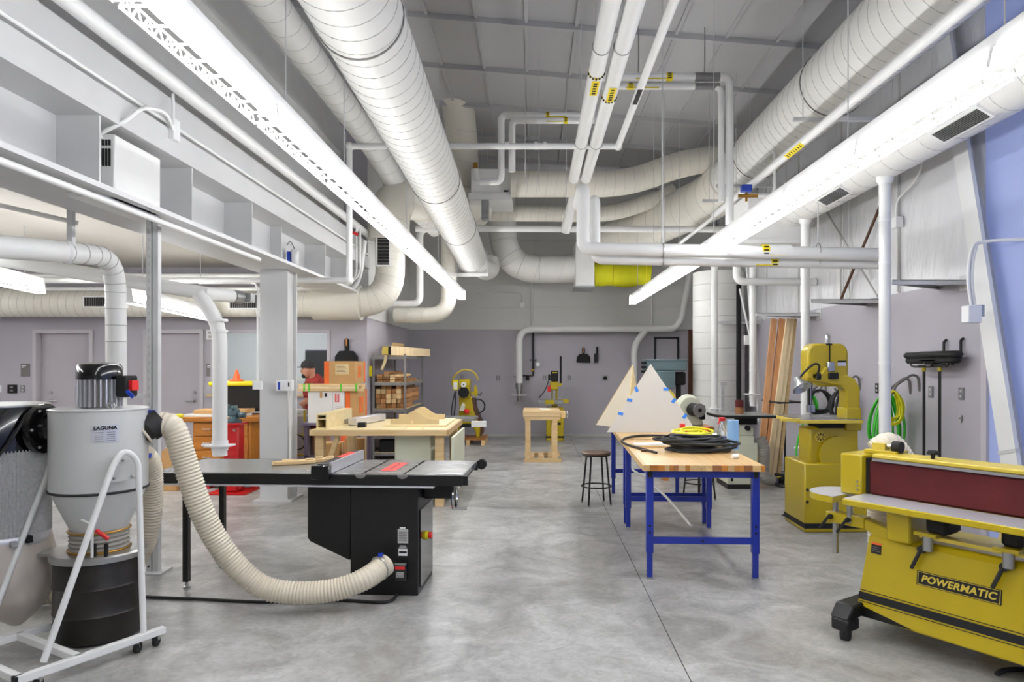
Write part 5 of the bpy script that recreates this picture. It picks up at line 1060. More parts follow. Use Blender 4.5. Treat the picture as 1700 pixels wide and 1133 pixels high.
# head: belt frame
HY = .10
E(MB().bb(.02, LB-.02, HY+.02, HY+.16, .85, 1.06), 'belt', 'belt_red', bevel=.012); E(MB().bb(.2, LB-.2, HY+.04, HY+.2, .82, .9), 'platen_frame', 'mustard')
E(MB().bb(.04, LB, HY+.015, HY+.22, 1.075, 1.1), 'top_cover', 'mustard_pale', bevel=.006); E(MB().bb(.05, LB, HY+.0, HY+.2, 1.06, 1.074), 'cover_gasket', 'grey_plastic')
E(MB().cyl((.36, HY+.1, 1.1), (.36, HY+.1, 1.125), .012, n=8), 'knob_stem', 'black_matte'); E(MB().lathe([(0,1.125),(.03,1.125),(.034,1.135),(.025,1.147),(0,1.15)], 8, (.36, HY+.1, 0)), 'star_knob', 'black_matte')
# drum guard at the end
E(MB().bb(-.3, -.27, HY-.05, HY+.2, .84, 1.1).bb(-.3, -.1, HY-.06, HY-.03, .84, 1.1).bb(-.3, -.0, HY-.05, HY+.2, 1.08, 1.1), 'drum_guard', 'mustard', bevel=.006) if False else E(MB().bb(-.145, -.005, HY-.02, HY+.24, .84, 1.09), 'drum_guard', 'mustard', bevel=.008)
E(MB().bb(-.005, .02, HY+.03, HY+.2, .85, 1.07), 'drum', 'black_matte'); E(MB().bb(-.06, .14, HY+.1, HY+.26, 1.09, 1.115), 'tension_plate', 'mustard', bevel=.004)
for z in (.875, .9, .925): E(MB().cyl((-.03, HY-.026, z), (-.03, HY-.02, z), .007, n=8), 'guard_bolt', 'steel')
E(MB().cyl((.0, HY+.16, 1.14), (.1, HY+.16, 1.14), .014, n=10), 'tension_screw', 'steel'); E(MB().cyl((.1, HY+.16, 1.14), (.15, HY+.16, 1.14), .036, n=16), 'tension_knob', 'black_matte'); E(MB().bb(-.02, .06, HY+.13, HY+.19, 1.115, 1.155), 'tension_block', 'mustard_pale')
hp_ = [S.matrix_basis @ Vector(p) for p in ((.05, HY+.45, .95), (.0, HY+.36, 1.1), (-.02, HY+.3, 1.13), (-.06, HY+.25, 1.08))]
# work table in front of the belt
E(MB().bb(.0, LB, HY-.24, HY+.005, .812, .85), 'work_table', 'mustard', bevel=.006); E(MB().bb(.006, LB, HY-.234, HY+.0, .85, .853), 'table_skin', 'aluminium')
E(MB().bb(.19, .33, HY-.1, HY+.1, .62, .812), 'table_bracket', 'mustard', bevel=.01); E(MB().bb(.4, .52, HY-.08, HY+.1, .7, .812), 'motor_block', 'black_matte', bevel=.02); E(MB().bb(.36, .88, HY-.06, HY+.02, .665, .685), 'tie_bar', 'mustard_pale')
for x in (.41, .81): E(MB().cyl((x, HY-.06, .6), (x, HY-.06, .7), .028, n=16), 'lift_post', 'steel'); E(MB().bb(x-.06, x+.06, HY-.1, HY-.02, .685, .705), 'post_clamp', 'mustard')
E(MB().bb(.77, .87, HY-.06, HY+.08, .7, .812), 'motor_block', 'black_matte', bevel=.02)
for x, z in ((.375, .6), (.79, .6)):
    p = front(x, z); h_ = E(MB().lathe([(0,0),(.024,0),(.022,.03),(0,.034)], 12, p, (0,-1,0)), 'lock_handle', 'black_rubber'); E(MB().beam(p+Vector((0,-.025,.005)), p+Vector((-.045,-.045,-.115)), .022, .02), 'lever_arm', 'black_rubber', h_, bevel=.005)
# round auxiliary table
t_ = [( -.06, HY+.24)]; c0_ = (-.16, HY+.02); out = [(c0_[0]+.19*math.cos(a), c0_[1]+.19*math.sin(a)) for a in [R(100+k*12) for k in range(16)]] + [(-.1, HY-.18), (-.1, HY+.2)]
E(MB().prism(out, .795, .835, 'XY'), 'round_table', 'mustard', bevel=.004); E(MB().prism([(x*.985-.002, y) for x, y in out], .835, .838, 'XY'), 'round_table_skin', 'aluminium')
E(MB().cyl((-.2, HY+.02, .795), (-.2, HY+.02, .44), .018, n=14), 'table_post', 'steel'); E(MB().cyl((-.08, HY-.02, .84), (-.08, HY-.02, .66), .018, n=14), 'guard_post', 'steel')
E(MB().bb(-.24, .02, HY-.03, HY+.05, .64, .71), 'support_arm', 'mustard', bevel=.006); E(MB().prism([(.02,.7),(.22,.66),(.3,.6),(.22,.55),(.02,.64)], HY-.03, HY+.05), 'arm_gusset', 'mustard', bevel=.006)
for x in (-.2, -.08): h_ = E(MB().cyl((x, HY-.05, .68), (x, HY-.03, .68), .016, n=10), 'clamp_handle', 'black_rubber'); E(MB().beam((x, HY-.05, .69), (x-.05, HY-.08, .6), .016, .016), 'clamp_lever', 'black_rubber', h_)
t = thing('dust_hose', 'short ribbed beige hose on top of the edge sander end', 'hose', hp_[0]); hose('ribbed_tube', hp_, .075, 'hose_beige', t)
t = thing('dust_hose', 'ribbed beige hose dropping behind the edge sander table', 'hose', S.matrix_basis @ Vector((.2,.5,0))); hose('ribbed_tube', [S.matrix_basis @ Vector(p) for p in ((-.06,.44,1.0),(-.1,.46,.8),(-.1,.47,.45),(-.12,.48,.08))], .07, 'hose_beige', t)
tag(MB().tube(spline([fl(1655,1123)+Vector((0,0,.012)), fl(1668,1117)+Vector((0,0,.012)), fl(1700,1116)+Vector((0,0,.012)), fl(1780,1122)+Vector((0,0,.012))], 8), .013, 8).build('power_cable', 'black_rubber'), 'black power cord on the floor before the edge sander', 'cord')
tag(MB().tube(spline([fl(1298,857)+Vector((0,0,.01)), fl(1320,859)+Vector((0,0,.01)), fl(1345,858)+Vector((0,0,.01))], 6), .008, 8).build('power_cable', 'black_rubber'), 'short black plug lead on the floor by the bandsaw base', 'cord')
# ================================================================== BANDSAW
YS = 6.78; G = thing('bandsaw', 'yellow upright bandsaw with lamp by the right wall', 'bandsaw', fl(1385, 885))
def BX_(px, Y=YS): return (px-CX)*Y/F
def BZ(py, Y=YS): return EYE-(py-CY)*Y/F
def Gb(m, name, mat, par=G, **k): return m.build(name, mat, par, world=True, **k)
yb = YS
Gb(MB().bb(BX_(1336), BX_(1440), yb, yb+.55, .0, BZ(770)), 'base', 'mustard', bevel=.012); Gb(MB().bb(BX_(1335.5), BX_(1440.5), yb-.003, yb+.56, .04, .09), 'base_stripe', 'black_matte')
Gb(MB().prism([(BX_(1350),BZ(775)),(BX_(1350),BZ(712)),(BX_(1432),BZ(704)),(BX_(1432),BZ(775))], yb+.08, yb+.38), 'lower_housing', 'mustard', bevel=.02, seg=2)
cxw = BX_(1391); Gb(MB().lathe([(0,0),(.17,0),(.185,.02),(.185,.05),(0,.05)], 32, (cxw+.02, yb+.08, BZ(757)), (0,-1,0)), 'lower_wheel_cover', 'mustard')
Gb(MB().lathe([(0,0),(.05,0),(.055,.01),(.05,.015),(0,.015)], 20, (BX_(1367), yb+.08, BZ(727)), (0,-1,0)), 'hand_wheel', 'mustard_pale')
for k in range(8): a = R(45*k); Gb(MB().box((BX_(1367)+.03*math.cos(a), yb+.062, BZ(727)+.03*math.sin(a)), (.022,.004,.009), M=Matrix.Rotation(-a, 3, 'Y')), 'wheel_slot', 'black_matte')
uc = Vector((BX_(1382), yb+.2, BZ(600))); rW = (1417-1348)/2*YS/F
out = [(uc.x-rW, BZ(632)), (uc.x-rW, BZ(588))] + [(uc.x-rW+.09*(1-math.cos(a)), BZ(588)+.09*math.sin(a)*1.2) for a in [R(20*k) for k in range(1,5)]] + [(uc.x+rW-.09*(1-math.cos(a)), BZ(588)+.09*math.sin(a)*1.2) for a in [R(80-20*k) for k in range(0,4)]] + [(uc.x+rW, BZ(588)), (uc.x+rW, BZ(632)), (uc.x+rW*.55, BZ(643)), (uc.x-rW*.4, BZ(643))]
Gb(MB().prism(out, yb+.1, yb+.3), 'upper_housing', 'mustard', bevel=.02, seg=2)
Gb(MB().prism([(BX_(1352),BZ(620)),(BX_(1352),BZ(632)),(BX_(1402),BZ(641)),(BX_(1410),BZ(650)),(BX_(1410),BZ(700)),(BX_(1433),BZ(700)),(BX_(1433),BZ(645)),(BX_(1425),BZ(630)),(BX_(1412),BZ(624)),(BX_(1398),BZ(622)),(BX_(1390),BZ(610)),(BX_(1375),BZ(610)),(BX_(1368),BZ(620))], yb+.06, yb+.24), 'frame_arm', 'mustard', bevel=.012)
Gb(MB().bb(BX_(1408), BX_(1434), yb+.04, yb+.26, BZ(716), BZ(678)), 'frame_foot', 'mustard', bevel=.01)
Gb(MB().bb(BX_(1398), BX_(1412), yb+.092, yb+.1, BZ(608), BZ(599)), 'name_plate', 'aluminium'); Gb(MB().bb(BX_(1398), BX_(1412), yb+.09, yb+.1, BZ(602), BZ(599)), 'plate_head', 'black_matte')
Gb(MB().tube([(BX_(1381), yb+.12, BZ(572)), (BX_(1381), yb+.12, BZ(557)), (BX_(1383.5), yb+.12, BZ(555)), (BX_(1386), yb+.12, BZ(557)), (BX_(1386), yb+.12, BZ(572))], .012, 8), 'lifting_eye', 'chrome'); Gb(MB().cyl((BX_(1384), yb+.12, BZ(573)), (BX_(1384), yb+.12, BZ(570)), .035, n=14), 'eye_collar', 'black_matte')
Gb(MB().cyl((BX_(1384), yb+.09, BZ(572)), (BX_(1384), yb+.09, BZ(602)), .006, n=8), 'tension_rod', 'black_matte'); Gb(MB().bb(BX_(1378), BX_(1391), yb+.05, yb+.1, BZ(618), BZ(601)), 'gauge', 'galvanised', bevel=.01); Gb(MB().bb(BX_(1379), BX_(1395), yb+.03, yb+.08, BZ(630), BZ(619)), 'gauge_base', 'black_matte', bevel=.008)
Gb(MB().bb(BX_(1351), BX_(1357), yb+.12, yb+.16, BZ(680), BZ(608)), 'guide_post', 'black_matte'); Gb(MB().bb(BX_(1346), BX_(1362), yb+.06, yb+.14, BZ(628), BZ(620)), 'guide_block', 'mustard'); Gb(MB().cyl((BX_(1358), yb+.04, BZ(625)), (BX_(1364), yb+.04, BZ(625)), .035, n=12), 'guide_knob', 'black_matte'); Gb(MB().bb(BX_(1349), BX_(1360), yb+.1, yb+.16, BZ(686), BZ(674)), 'blade_guide', 'steel')
Gb(MB().bb(BX_(1353)-.004, BX_(1353)+.004, yb+.1, yb+.104, BZ(693), BZ(640)), 'blade', 'steel')
Gb(MB().bb(BX_(1318), BX_(1422), yb-.14, yb+.5, BZ(700)-.01, BZ(696)), 'saw_table', 'mustard_pale', bevel=.004); Gb(MB().bb(BX_(1319), BX_(1421), yb-.13, yb+.49, BZ(696), BZ(696)+.006), 'table_face', 'cast_iron'); Gb(MB().bb(BX_(1290), BX_(1320), yb-.14, yb-.1, BZ(698), BZ(694)), 'fence_rail', 'mustard_pale'); Gb(MB().bb(BX_(1362), BX_(1405), yb+.05, yb+.3, BZ(712), BZ(701)), 'trunnion', 'black_matte')
lp_ = spline([(BX_(1361), yb+.05, BZ(622)), (BX_(1360), yb+.0, BZ(608)), (BX_(1348), yb-.05, BZ(605)), (BX_(1330), yb-.08, BZ(618)), (BX_(1318), yb-.1, BZ(632))], 8); Gb(MB().tube(lp_, .011, 8), 'lamp_neck', 'black_rubber')
q = Vector(lp_[-1]); ax = Vector((.25,-.55,-.75)); Gb(MB().lathe([(.03,-.03),(.036,0),(.05,.03),(.095,.09),(.093,.092),(.045,.035),(0,.03)], 24, q, ax), 'lamp_shade', 'galvanised'); Gb(MB().ball(q+ax.normalized()*.055, .03, 12, 8), 'lamp_bulb', 'white_plastic')
for z in (.3, .42): Gb(MB().ball((BX_(1340), yb-.005, z), .016, 8, 6), 'door_knob', 'black_matte')
# ================================================================== RIGHT WALL THINGS
def wallr(px, py): # point on the right wall
    Y = XR*F/(px-CX); return Vector((XR, Y, EYE-(py-CY)*Y/F))
for i, (px0, px1, py, lab) in enumerate(((1480, 1608, 465, 'white wall bracket arm nearest the leaning column'), (1345, 1470, 497, 'white wall bracket arm behind the vertical pipe'), (1255, 1362, 520, 'white wall bracket arm above the leaning lumber'), (1190, 1264, 534, 'white wall bracket arm farthest back'))):
    w = wallr(px1, py); x0 = (px0-CX)*w.y/F; t = thing('wall_bracket', lab, 'bracket', (XR, w.y, w.z-.1), group='wall bracket arms')
    MB().bb(x0, XR, w.y-.02, w.y+.02, w.z-.045, w.z).build('arm', 'steel_white', t, world=True); MB().prism([(x0, w.y-.02), (XR-.001, w.y-.02), (XR-.001, w.y+.5)], w.z-.006, w.z, 'XY').build('gusset', 'steel_white', t, world=True); MB().bb(XR-.012, XR-.001, w.y-.05, w.y+.12, w.z-.1, w.z+.05).build('mount', 'steel_white', t, world=True)
    MB().beam((x0+.02, w.y+.02, w.z-.02), (XR-.01, w.y+.48, w.z-.02), .03, .04).build('brace', 'galvanised', t, world=True)
# cross bracing rods
for i, (a, b, lab, r, m) in enumerate(((wallr(1404,496), wallr(1480,318), 'dark diagonal brace rod on the insulation', .018, 'walnut_dark'), (wallr(1375,345), wallr(1465,492), 'grey diagonal brace rod crossing the dark rod', .012, 'seam_grey'))):
    tag(MB().cyl(a-Vector((.06,0,0)), b-Vector((.06,0,0)), r, n=8).build('brace_rod', m), lab, 'rod')
for px, y0, y1 in ((1402, 380, 500), (1492, 330, 470), (1412, 390, 500)):
    a = wallr(px, y0); b = wallr(px, y1); tag(MB().cyl((XR-.02, a.y, a.z+.8), (XR-.02, a.y, 2.47), .013, n=8).build('conduit', 'white_paint'), {1402: 'thin conduit rising on the insulation near the brace rods', 1492: 'thin conduit rising on the insulation beside the big pipe', 1412: 'second thin conduit rising near the brace rods'}[px], 'conduit')
q = wallr(1495, 370); t = thing('junction_box', 'white junction box on the insulation right of the pipe', 'box', q); MB().box(q+Vector((-.04,0,0)), (.08,.12,.12)).build('box_body', 'white_plastic', t, world=True); MB().tube(fillet([q+Vector((-.05,.0,.06)), q+Vector((-.05,0,.25)), q+Vector((-.05,-.5,.4)), q+Vector((-.05,-.6,1.0))], .2), .012, 8).build('conduit_arm', 'white_paint', t, world=True)
# disconnect box on the leaning column
q = at(1613, 522, 6.0); t = thing('disconnect_box', 'white electrical box with cables on the leaning column', 'box', q); MB().box(q, (.12,.1,.15)).build('box_body', 'white_plastic', t, world=True, bevel=.006); MB().box(q+Vector((.07,.02,.03)), (.06,.08,.1)).build('back_box', 'galvanised', t, world=True)
for k in (0, 1): MB().tube(spline([q+Vector((.0+.03*k,0,.07)), q+Vector((-.03+.03*k,0,.3)), q+Vector((.0+.03*k,0,.55)), q+Vector((.12,0,.63)), q+Vector((.5,-.2,.62))], 8), .014, 8).build('cable', 'white_paint', t, world=True)
# push brooms
def broom(label, px, pyt, pyb, hx0, hx1, hy):
    Y = XR*F/(px-CX) - .35; X0 = XR-.1; a = Vector((XR-.14, XR*.965*F/(px-CX), 0))
    zt = EYE-(pyt-CY)*a.y/F; zb = max(.02, EYE-(pyb-CY)*a.y/F); hz = EYE-(hy-CY)*a.y/F
    t = thing('push_broom', label, 'broom', (a.x, a.y, zb), group='push brooms hung on the right wall')
    MB().cyl((a.x, a.y, zb), (a.x, a.y, hz-.08), .014, n=10).build('handle', 'black_paint', t, world=True); MB().cyl((a.x, a.y, hz-.1), (a.x, a.y, hz-.05), .02, n=10).build('collar', 'mustard', t, world=True); MB().box((a.x, a.y, hz-.045), (.04,.14,.03)).build('socket', 'black_matte', t, world=True)
    MB().box((a.x, a.y, hz+.01), (.09,.58,.06)).build('brush_block', 'black_matte', t, world=True, bevel=.02); MB().box((a.x, a.y, hz+.065), (.13,.62,.07)).build('bristles', 'black_rubber', t, world=True, bevel=.03)
    for s_ in (-1,1): MB().tube(fillet([(a.x, a.y, hz-.05), (a.x-.03, a.y+s_*.2, hz-.05), (a.x-.03, a.y+s_*.22, hz+.06)], .06), .011, 8).build('brace', 'black_paint', t, world=True); MB().ball((a.x-.03, a.y+s_*.22, hz+.07), .017, 8, 6).build('brace_cap', 'green_tape', t, world=True)
    MB().tube(fillet([(XR-.002, a.y-.16, hz+.22), (XR-.03, a.y-.16, hz+.2), (XR-.03, a.y-.16, hz+.02), (XR-.12, a.y-.16, hz-.03)], .04), .014, 8).build('wall_hook', 'black_paint', t, world=True)
broom('black push broom on the right wall, left of the two', 1533, 600, 760, 0, 0, 601); broom('black push broom on the right wall, right of the two', 1559, 600, 765, 0, 0, 600)
# wall plates on right wall
def rplate(label, px, py, w=.08, h=.12, mat='grey_plastic'):
    q = wallr(px, py); t = thing('wall_outlet', label, 'outlet', q); MB().bb(XR-.012, XR-.0005, q.y-w/2, q.y+w/2, q.z-h/2, q.z+h/2).build('face', mat, t, world=True, bevel=.003)
    for dz in (-.025,.025): MB().bb(XR-.016, XR-.012, q.y-.016, q.y+.016, q.z+dz-.014, q.z+dz+.014).build('socket', 'seam_grey', t, world=True)
rplate('grey wall outlet between the broom handles', 1546, 651); rplate('grey wall outlet right of the brooms', 1597, 654); rplate('dark wall outlet left of the vertical pipe', 1457, 645, mat='black_matte'); rplate('grey wall outlet above the broom near the leaning column', 1596, 695, .05, .05)
# cords hung on hooks
def hung(label, px, pyt, pyb, w, mat, r, n, seed, hook=True, x_off=.09):
    q = wallr(px, pyt); b = EYE-(pyb-CY)*q.y/F; rnd = random.Random(seed); t = thing('hung_cable', label, 'cord', (XR, q.y, b))
    for k in range(n):
        f = rnd.uniform(.55, 1); oy = rnd.uniform(-.03,.03); zb = b + rnd.uniform(0, .25)*(q.z-b); ox = XR-x_off-rnd.uniform(0,.06); zc = (q.z+zb)/2; hz = (q.z-zb)/2
        th = R(rnd.uniform(-35, 35)); ox = XR-x_off-.06
        MB().tube([(min(XR-.015, ox-w*.6+math.cos(th)*w*f*math.sin(a)*(1-.25*math.cos(a))), q.y+oy+math.sin(th)*w*f*math.sin(a), zc+hz*math.cos(a)) for a in [2*math.pi*j/28 for j in range(28)]], r, 7, closed=True).build('loop', mat, t, world=True)
    hx_ = XR-x_off-.06-w*.6
    if hook: MB().tube(fillet([(XR-.002, q.y, q.z+.0), (XR-.02, q.y, q.z+.16), ((XR+hx_)/2+.06, q.y, q.z+.18), (hx_+.03, q.y, q.z+.06), (hx_, q.y, q.z-.03), (hx_-.06, q.y, q.z-.02), (hx_-.08, q.y, q.z+.03)], .06), .014, 8).build('hook', 'sign_grey', t, world=True)
    return t
hung('green cord hanging in loops behind the vertical pipe', 1512, 655, 768, .18, 'green_cord', .011, 8, 2); hung('yellow cord hanging in loops over the green cord', 1527, 650, 708, .12, 'yellow_cord', .011, 7, 4, x_off=.16)
hung('black cable hanging in loops behind the bandsaw, left one', 1393, 648, 692, .2, 'black_rubber', .014, 9, 6); hung('black cable hanging in loops behind the bandsaw, right one', 1428, 648, 705, .16, 'black_rubber', .016, 7, 8)
hung('green cord hanging behind the bandsaw lamp', 1372, 655, 700, .12, 'green_cord', .012, 5, 9)
q = at(1340, 720, 8.3); tag(MB().tube(spline([at(1334, 700, 8.44), at(1326, 725, 8.42), at(1322, 755, 8.42), at(1330, 766, 8.42), at(1340, 750, 8.42), at(1343, 720, 8.42), at(1340, 700, 8.44)], 8), .012, 8).build('cable_loop', 'green_cord'), 'green cord loop hanging from the dust pipe end', 'cord')
# leaning lumber and rack
rk = thing('lumber_rack', 'black steel rack frame holding the leaning lumber', 'rack', (3.6, 10.0, 0))
r0, r1 = at(1285, 778, 10.0), at(1324, 668, 10.0)
for y in (9.82, 10.5): MB().tube([(r0.x, y, .02), (r1.x, y, .02), (r1.x, y, r1.z), (r0.x, y, r1.z)], .016, 6).build('rack_frame', 'black_paint', rk, world=True)
for x, z in ((r1.x, r1.z), (r1.x, .02), (r0.x, r1.z)): MB().cyl((x, 9.82, z), (x, 10.5, z), .016, n=6).build('rack_tie', 'black_paint', rk, world=True)
for i, (px0, px1, pyt, pyb, Y, w, m, lab) in enumerate(((1266, 1290, 760, 527, 9.3, .1, 'fir', 'wide reddish plank leaning, leftmost of the lumber'), (1278, 1300, 762, 526, 9.4, .1, 'fir', 'reddish plank leaning second from the left'), (1288, 1309, 765, 526, 9.32, .09, 'pale_plank', 'pale plank leaning in the middle of the lumber'), (1297, 1314, 768, 526, 9.42, .07, 'pale_plank', 'pale plank leaning second from the right'), (1302, 1319, 770, 527, 9.5, .05, 'pine', 'narrow pale plank leaning, rightmost of the lumber'))):
    pass
for i, (xb, xt, Yb, m, w, lab) in enumerate(((1256, 1285, 9.97, 'fir', .09, 'wide reddish plank leaning, leftmost of the lumber'), (1267, 1298, 9.98, 'fir', .09, 'reddish plank leaning second from the left'), (1270, 1309, 9.85, 'pale_plank', .07, 'pale plank leaning in the middle of the lumber'), (1279, 1315, 9.87, 'pale_plank', .06, 'pale plank leaning second from the right'), (1288, 1320, 9.89, 'pine', .05, 'narrow pale plank leaning, rightmost of the lumber'))):
    b = at(xb+4, 0, Yb); b.z = .0; tp = at(xt, 530, Yb+.5); t = thing('lumber_plank', lab, 'lumber', (b.x, b.y, 0), group='leaning lumber planks')
    MB().beam(b+Vector((0,0,.0)), tp, w, .04, up=(0,-1,0)).build('board', m, t, world=True)
    MB().beam(b+Vector((w*.05,.045,0)), tp+Vector((w*.05,.045,-.1-.03*i)), w*.8, .035, up=(0,-1,0)).build('rear_board', m, t, world=True)
# floor gadgets under the lumber
q = fl(1290, 806); t = thing('shop_light', 'black and yellow corded work light on the floor by the lumber', 'tool', (q.x, q.y, 0)); MB().cyl((q.x-.1, q.y, .06), (q.x, q.y, .06), .055, n=16).build('head', 'purple_grey', t, world=True); MB().cyl((q.x+.0, q.y+.1, .08), (q.x+.12, q.y+.05, .08), .07, n=16).build('body', 'black_matte', t, world=True); MB().box((q.x, q.y+.05, .1), (.14,.05,.03), rz=R(-15)).build('grip', 'yellow_plastic', t, world=True); MB().torus((q.x+.05, q.y-.12, .012), .1, .008).build('cord_loop', 'black_rubber', t, world=True)
tag(MB().tube(spline([fl(1188,795)+Vector((0,0,.01)), fl(1198,792)+Vector((0,0,.01)), fl(1212,795)+Vector((0,0,.01)), fl(1204,799)+Vector((0,0,.01)), fl(1190,797)+Vector((0,0,.01))], 6), .012, 8).build('extension_cable', 'yellow_cord'), 'yellow cord loop on the floor beside the spindle sander', 'cord')
# straw broom behind the sander
q = S.matrix_basis @ Vector((.456,.85,0)); t = thing('straw_broom', 'straw broom head behind the edge sander', 'broom', (q.x, q.y, 0)); MB().add([(q.x+a*.13, q.y+b*.03, 0) for a,b in ((-1,-1),(1,-1),(1,1),(-1,1))]+[(q.x+.09+a*.05, q.y+b*.02, .72) for a,b in ((-1,-1),(1,-1),(1,1),(-1,1))], [(3,2,1,0),(4,5,6,7),(0,1,5,4),(1,2,6,5),(2,3,7,6),(3,0,4,7)]).build('bristles', 'straw', t, world=True); MB().cyl((q.x+.09, q.y, .7), (q.x+.16, q.y+.1, 1.0), .014, n=10).build('handle', 'pine', t, world=True)
# ================================================================== SPINDLE SANDER
Y0 = 9.17
def bx(px, Y): return (px-CX)*Y/F
def bz(py, Y): return EYE-(py-CY)*Y/F
t = thing('spindle_sander', 'cream spindle sander cabinet with black edged tilting table', 'sander', fl(1230, 812))
MB().bb(bx(1209,Y0), bx(1252,Y0), Y0, Y0+.5, .05, bz(724,Y0)).build('cabinet', 'machine_cream', t, world=True, bevel=.01); MB().bb(bx(1207,Y0), bx(1254,Y0), Y0-.02, Y0+.52, 0, .06).build('base', 'black_paint', t, world=True)
MB().prism([(bx(1214,Y0),bz(724,Y0)),(bx(1252,Y0),bz(724,Y0)),(bx(1252,Y0),bz(712,Y0)),(bx(1245,Y0),bz(706,Y0)),(bx(1220,Y0),bz(706,Y0)),(bx(1214,Y0),bz(712,Y0))], Y0+.02, Y0+.45).build('upper_body', 'machine_cream', t, world=True, bevel=.01)
d = MB().bb(bx(1223,Y0), bx(1257,Y0), Y0-.01, Y0, .15, bz(736,Y0)).build('door', 'machine_cream', t, world=True, bevel=.004); MB().bb(bx(1213,Y0), bx(1217,Y0), Y0-.008, Y0, .1, .14).build('vent', 'black_matte', t, world=True)
MB().bb(bx(1232,Y0), bx(1259,Y0), Y0+.05, Y0+.35, bz(706,Y0), bz(694,Y0)).build('trunnion', 'black_matte', t, world=True); MB().cyl((bx(1241,Y0), Y0-.03, bz(711,Y0)), (bx(1241,Y0), Y0+.05, bz(711,Y0)), .035, n=14).build('lock_knob', 'black_matte', t, world=True)
out = [(bx(1190,Y0),Y0+.12),(bx(1201,Y0),Y0-.1),(bx(1285,Y0),Y0-.1),(bx(1285,Y0),Y0+.55),(bx(1190,Y0),Y0+.55)]
MB().prism(out, bz(694,Y0), bz(690,Y0), 'XY').build('table_edge', 'black_paint', t, world=True); MB().prism([(x*.998+.004, y) for x, y in out], bz(690,Y0), bz(690,Y0)+.008, 'XY').build('sanding_table', 'galvanised', t, world=True)
MB().cyl((bx(1235,Y0), Y0+.2, bz(690,Y0)), (bx(1235,Y0), Y0+.2, bz(666,Y0)), .055, n=24).build('spindle', 'belt_red', t, world=True); MB().cyl((bx(1235,Y0), Y0+.2, bz(690,Y0)), (bx(1235,Y0), Y0+.2, bz(678,Y0)), .0555, n=24).build('spindle_worn', 'maple_stave_dark', t, world=True); MB().cyl((bx(1235,Y0), Y0+.2, bz(666,Y0)), (bx(1235,Y0), Y0+.2, bz(664,Y0)), .02, n=10).build('spindle_nut', 'black_matte', t, world=True)
h = thing('dust_hose', 'grey ribbed hose hanging beside the spindle sander', 'hose', fl(1268, 806)); hose('ribbed_tube', [at(1262,728,9.2), at(1268,745,9.2), at(1268,780,9.2), Vector((bx(1270,9.2),9.2,.14)), Vector((bx(1284,9.2),9.25,.1))], .07, 'hose_grey', h)
# round white stack at the far right
q = fl(1193, 745); Yr = 13.3; xc = bx(1193, Yr); r_ = 42*Yr/F
t = thing('round_stack', 'big round white stack standing in the far right corner', 'duct', (xc, Yr, 0))
MB().lathe([(0,.0),(r_*.6,.0),(r_*.7,.05),(r_,.55),(r_,3.4)], 40, (xc, Yr, 0)).build('stack_body', 'duct_paint', t, world=True)
for k in range(9): MB().torus((xc, Yr, .75+.3*k), r_+.001, .005, n=40).build('joint_seam', 'seam_grey', t, world=True)
pl_ = thing('dark_plank', 'dark brown plank standing in the far right corner', 'lumber', at(1148, 725, 15.6)); a = at(1143, 548, 15.65); b = at(1153, 724, 15.65); MB().bb(a.x, b.x, 15.62, 15.7, 0, a.z).build('board', 'walnut_dark', pl_, world=True); MB().bb(a.x+.01, b.x-.01, 15.7, 15.74, 0, a.z-.08).build('rear_board', 'walnut_dark', pl_, world=True)
q = at(1228, 560, 11.5); tag(MB().bb(bx(1224,12.3), bx(1231,12.3), 12.3, 12.38, 0, bz(472,12.3)).build('dark_strip', 'black_matte', bevel=.01), 'tall dark upright strip between the stack and the lumber', 'post')  # plain upright black strip behind the spindle sander
t = thing('slim_brace', 'thin white slanted brace behind the second dust pipe', 'brace', at(1258, 665, 11.0)); MB().beam(at(1240, 420, 11.2), at(1262, 700, 11.0), .06, .06).build('bar', 'steel_white', t, world=True); MB().beam(at(1228, 480, 11.2), at(1245, 560, 11.1), .025, .025).build('strut', 'steel_white', t, world=True); MB().box(at(1240, 565, 11.0), (.08,.06,.15)).build('clamp', 'white_plastic', t, world=True)
t = thing('measuring_post', 'slim white post with slots before the round stack', 'post', fl(1200, 742)); a = at(1200, 635, 12.6); MB().bb(a.x-.03, a.x+.03, 12.6, 12.63, 0, a.z).build('post', 'steel_white', t, world=True); MB().bb(a.x-.04, a.x+.07, 12.59, 12.64, a.z-.06, a.z).build('head', 'steel_white', t, world=True)
for k in range(6): MB().bb(a.x-.008, a.x+.008, 12.596, 12.6, a.z-.2-k*.12, a.z-.16-k*.12).build('slot', 'seam_grey', t, world=True)
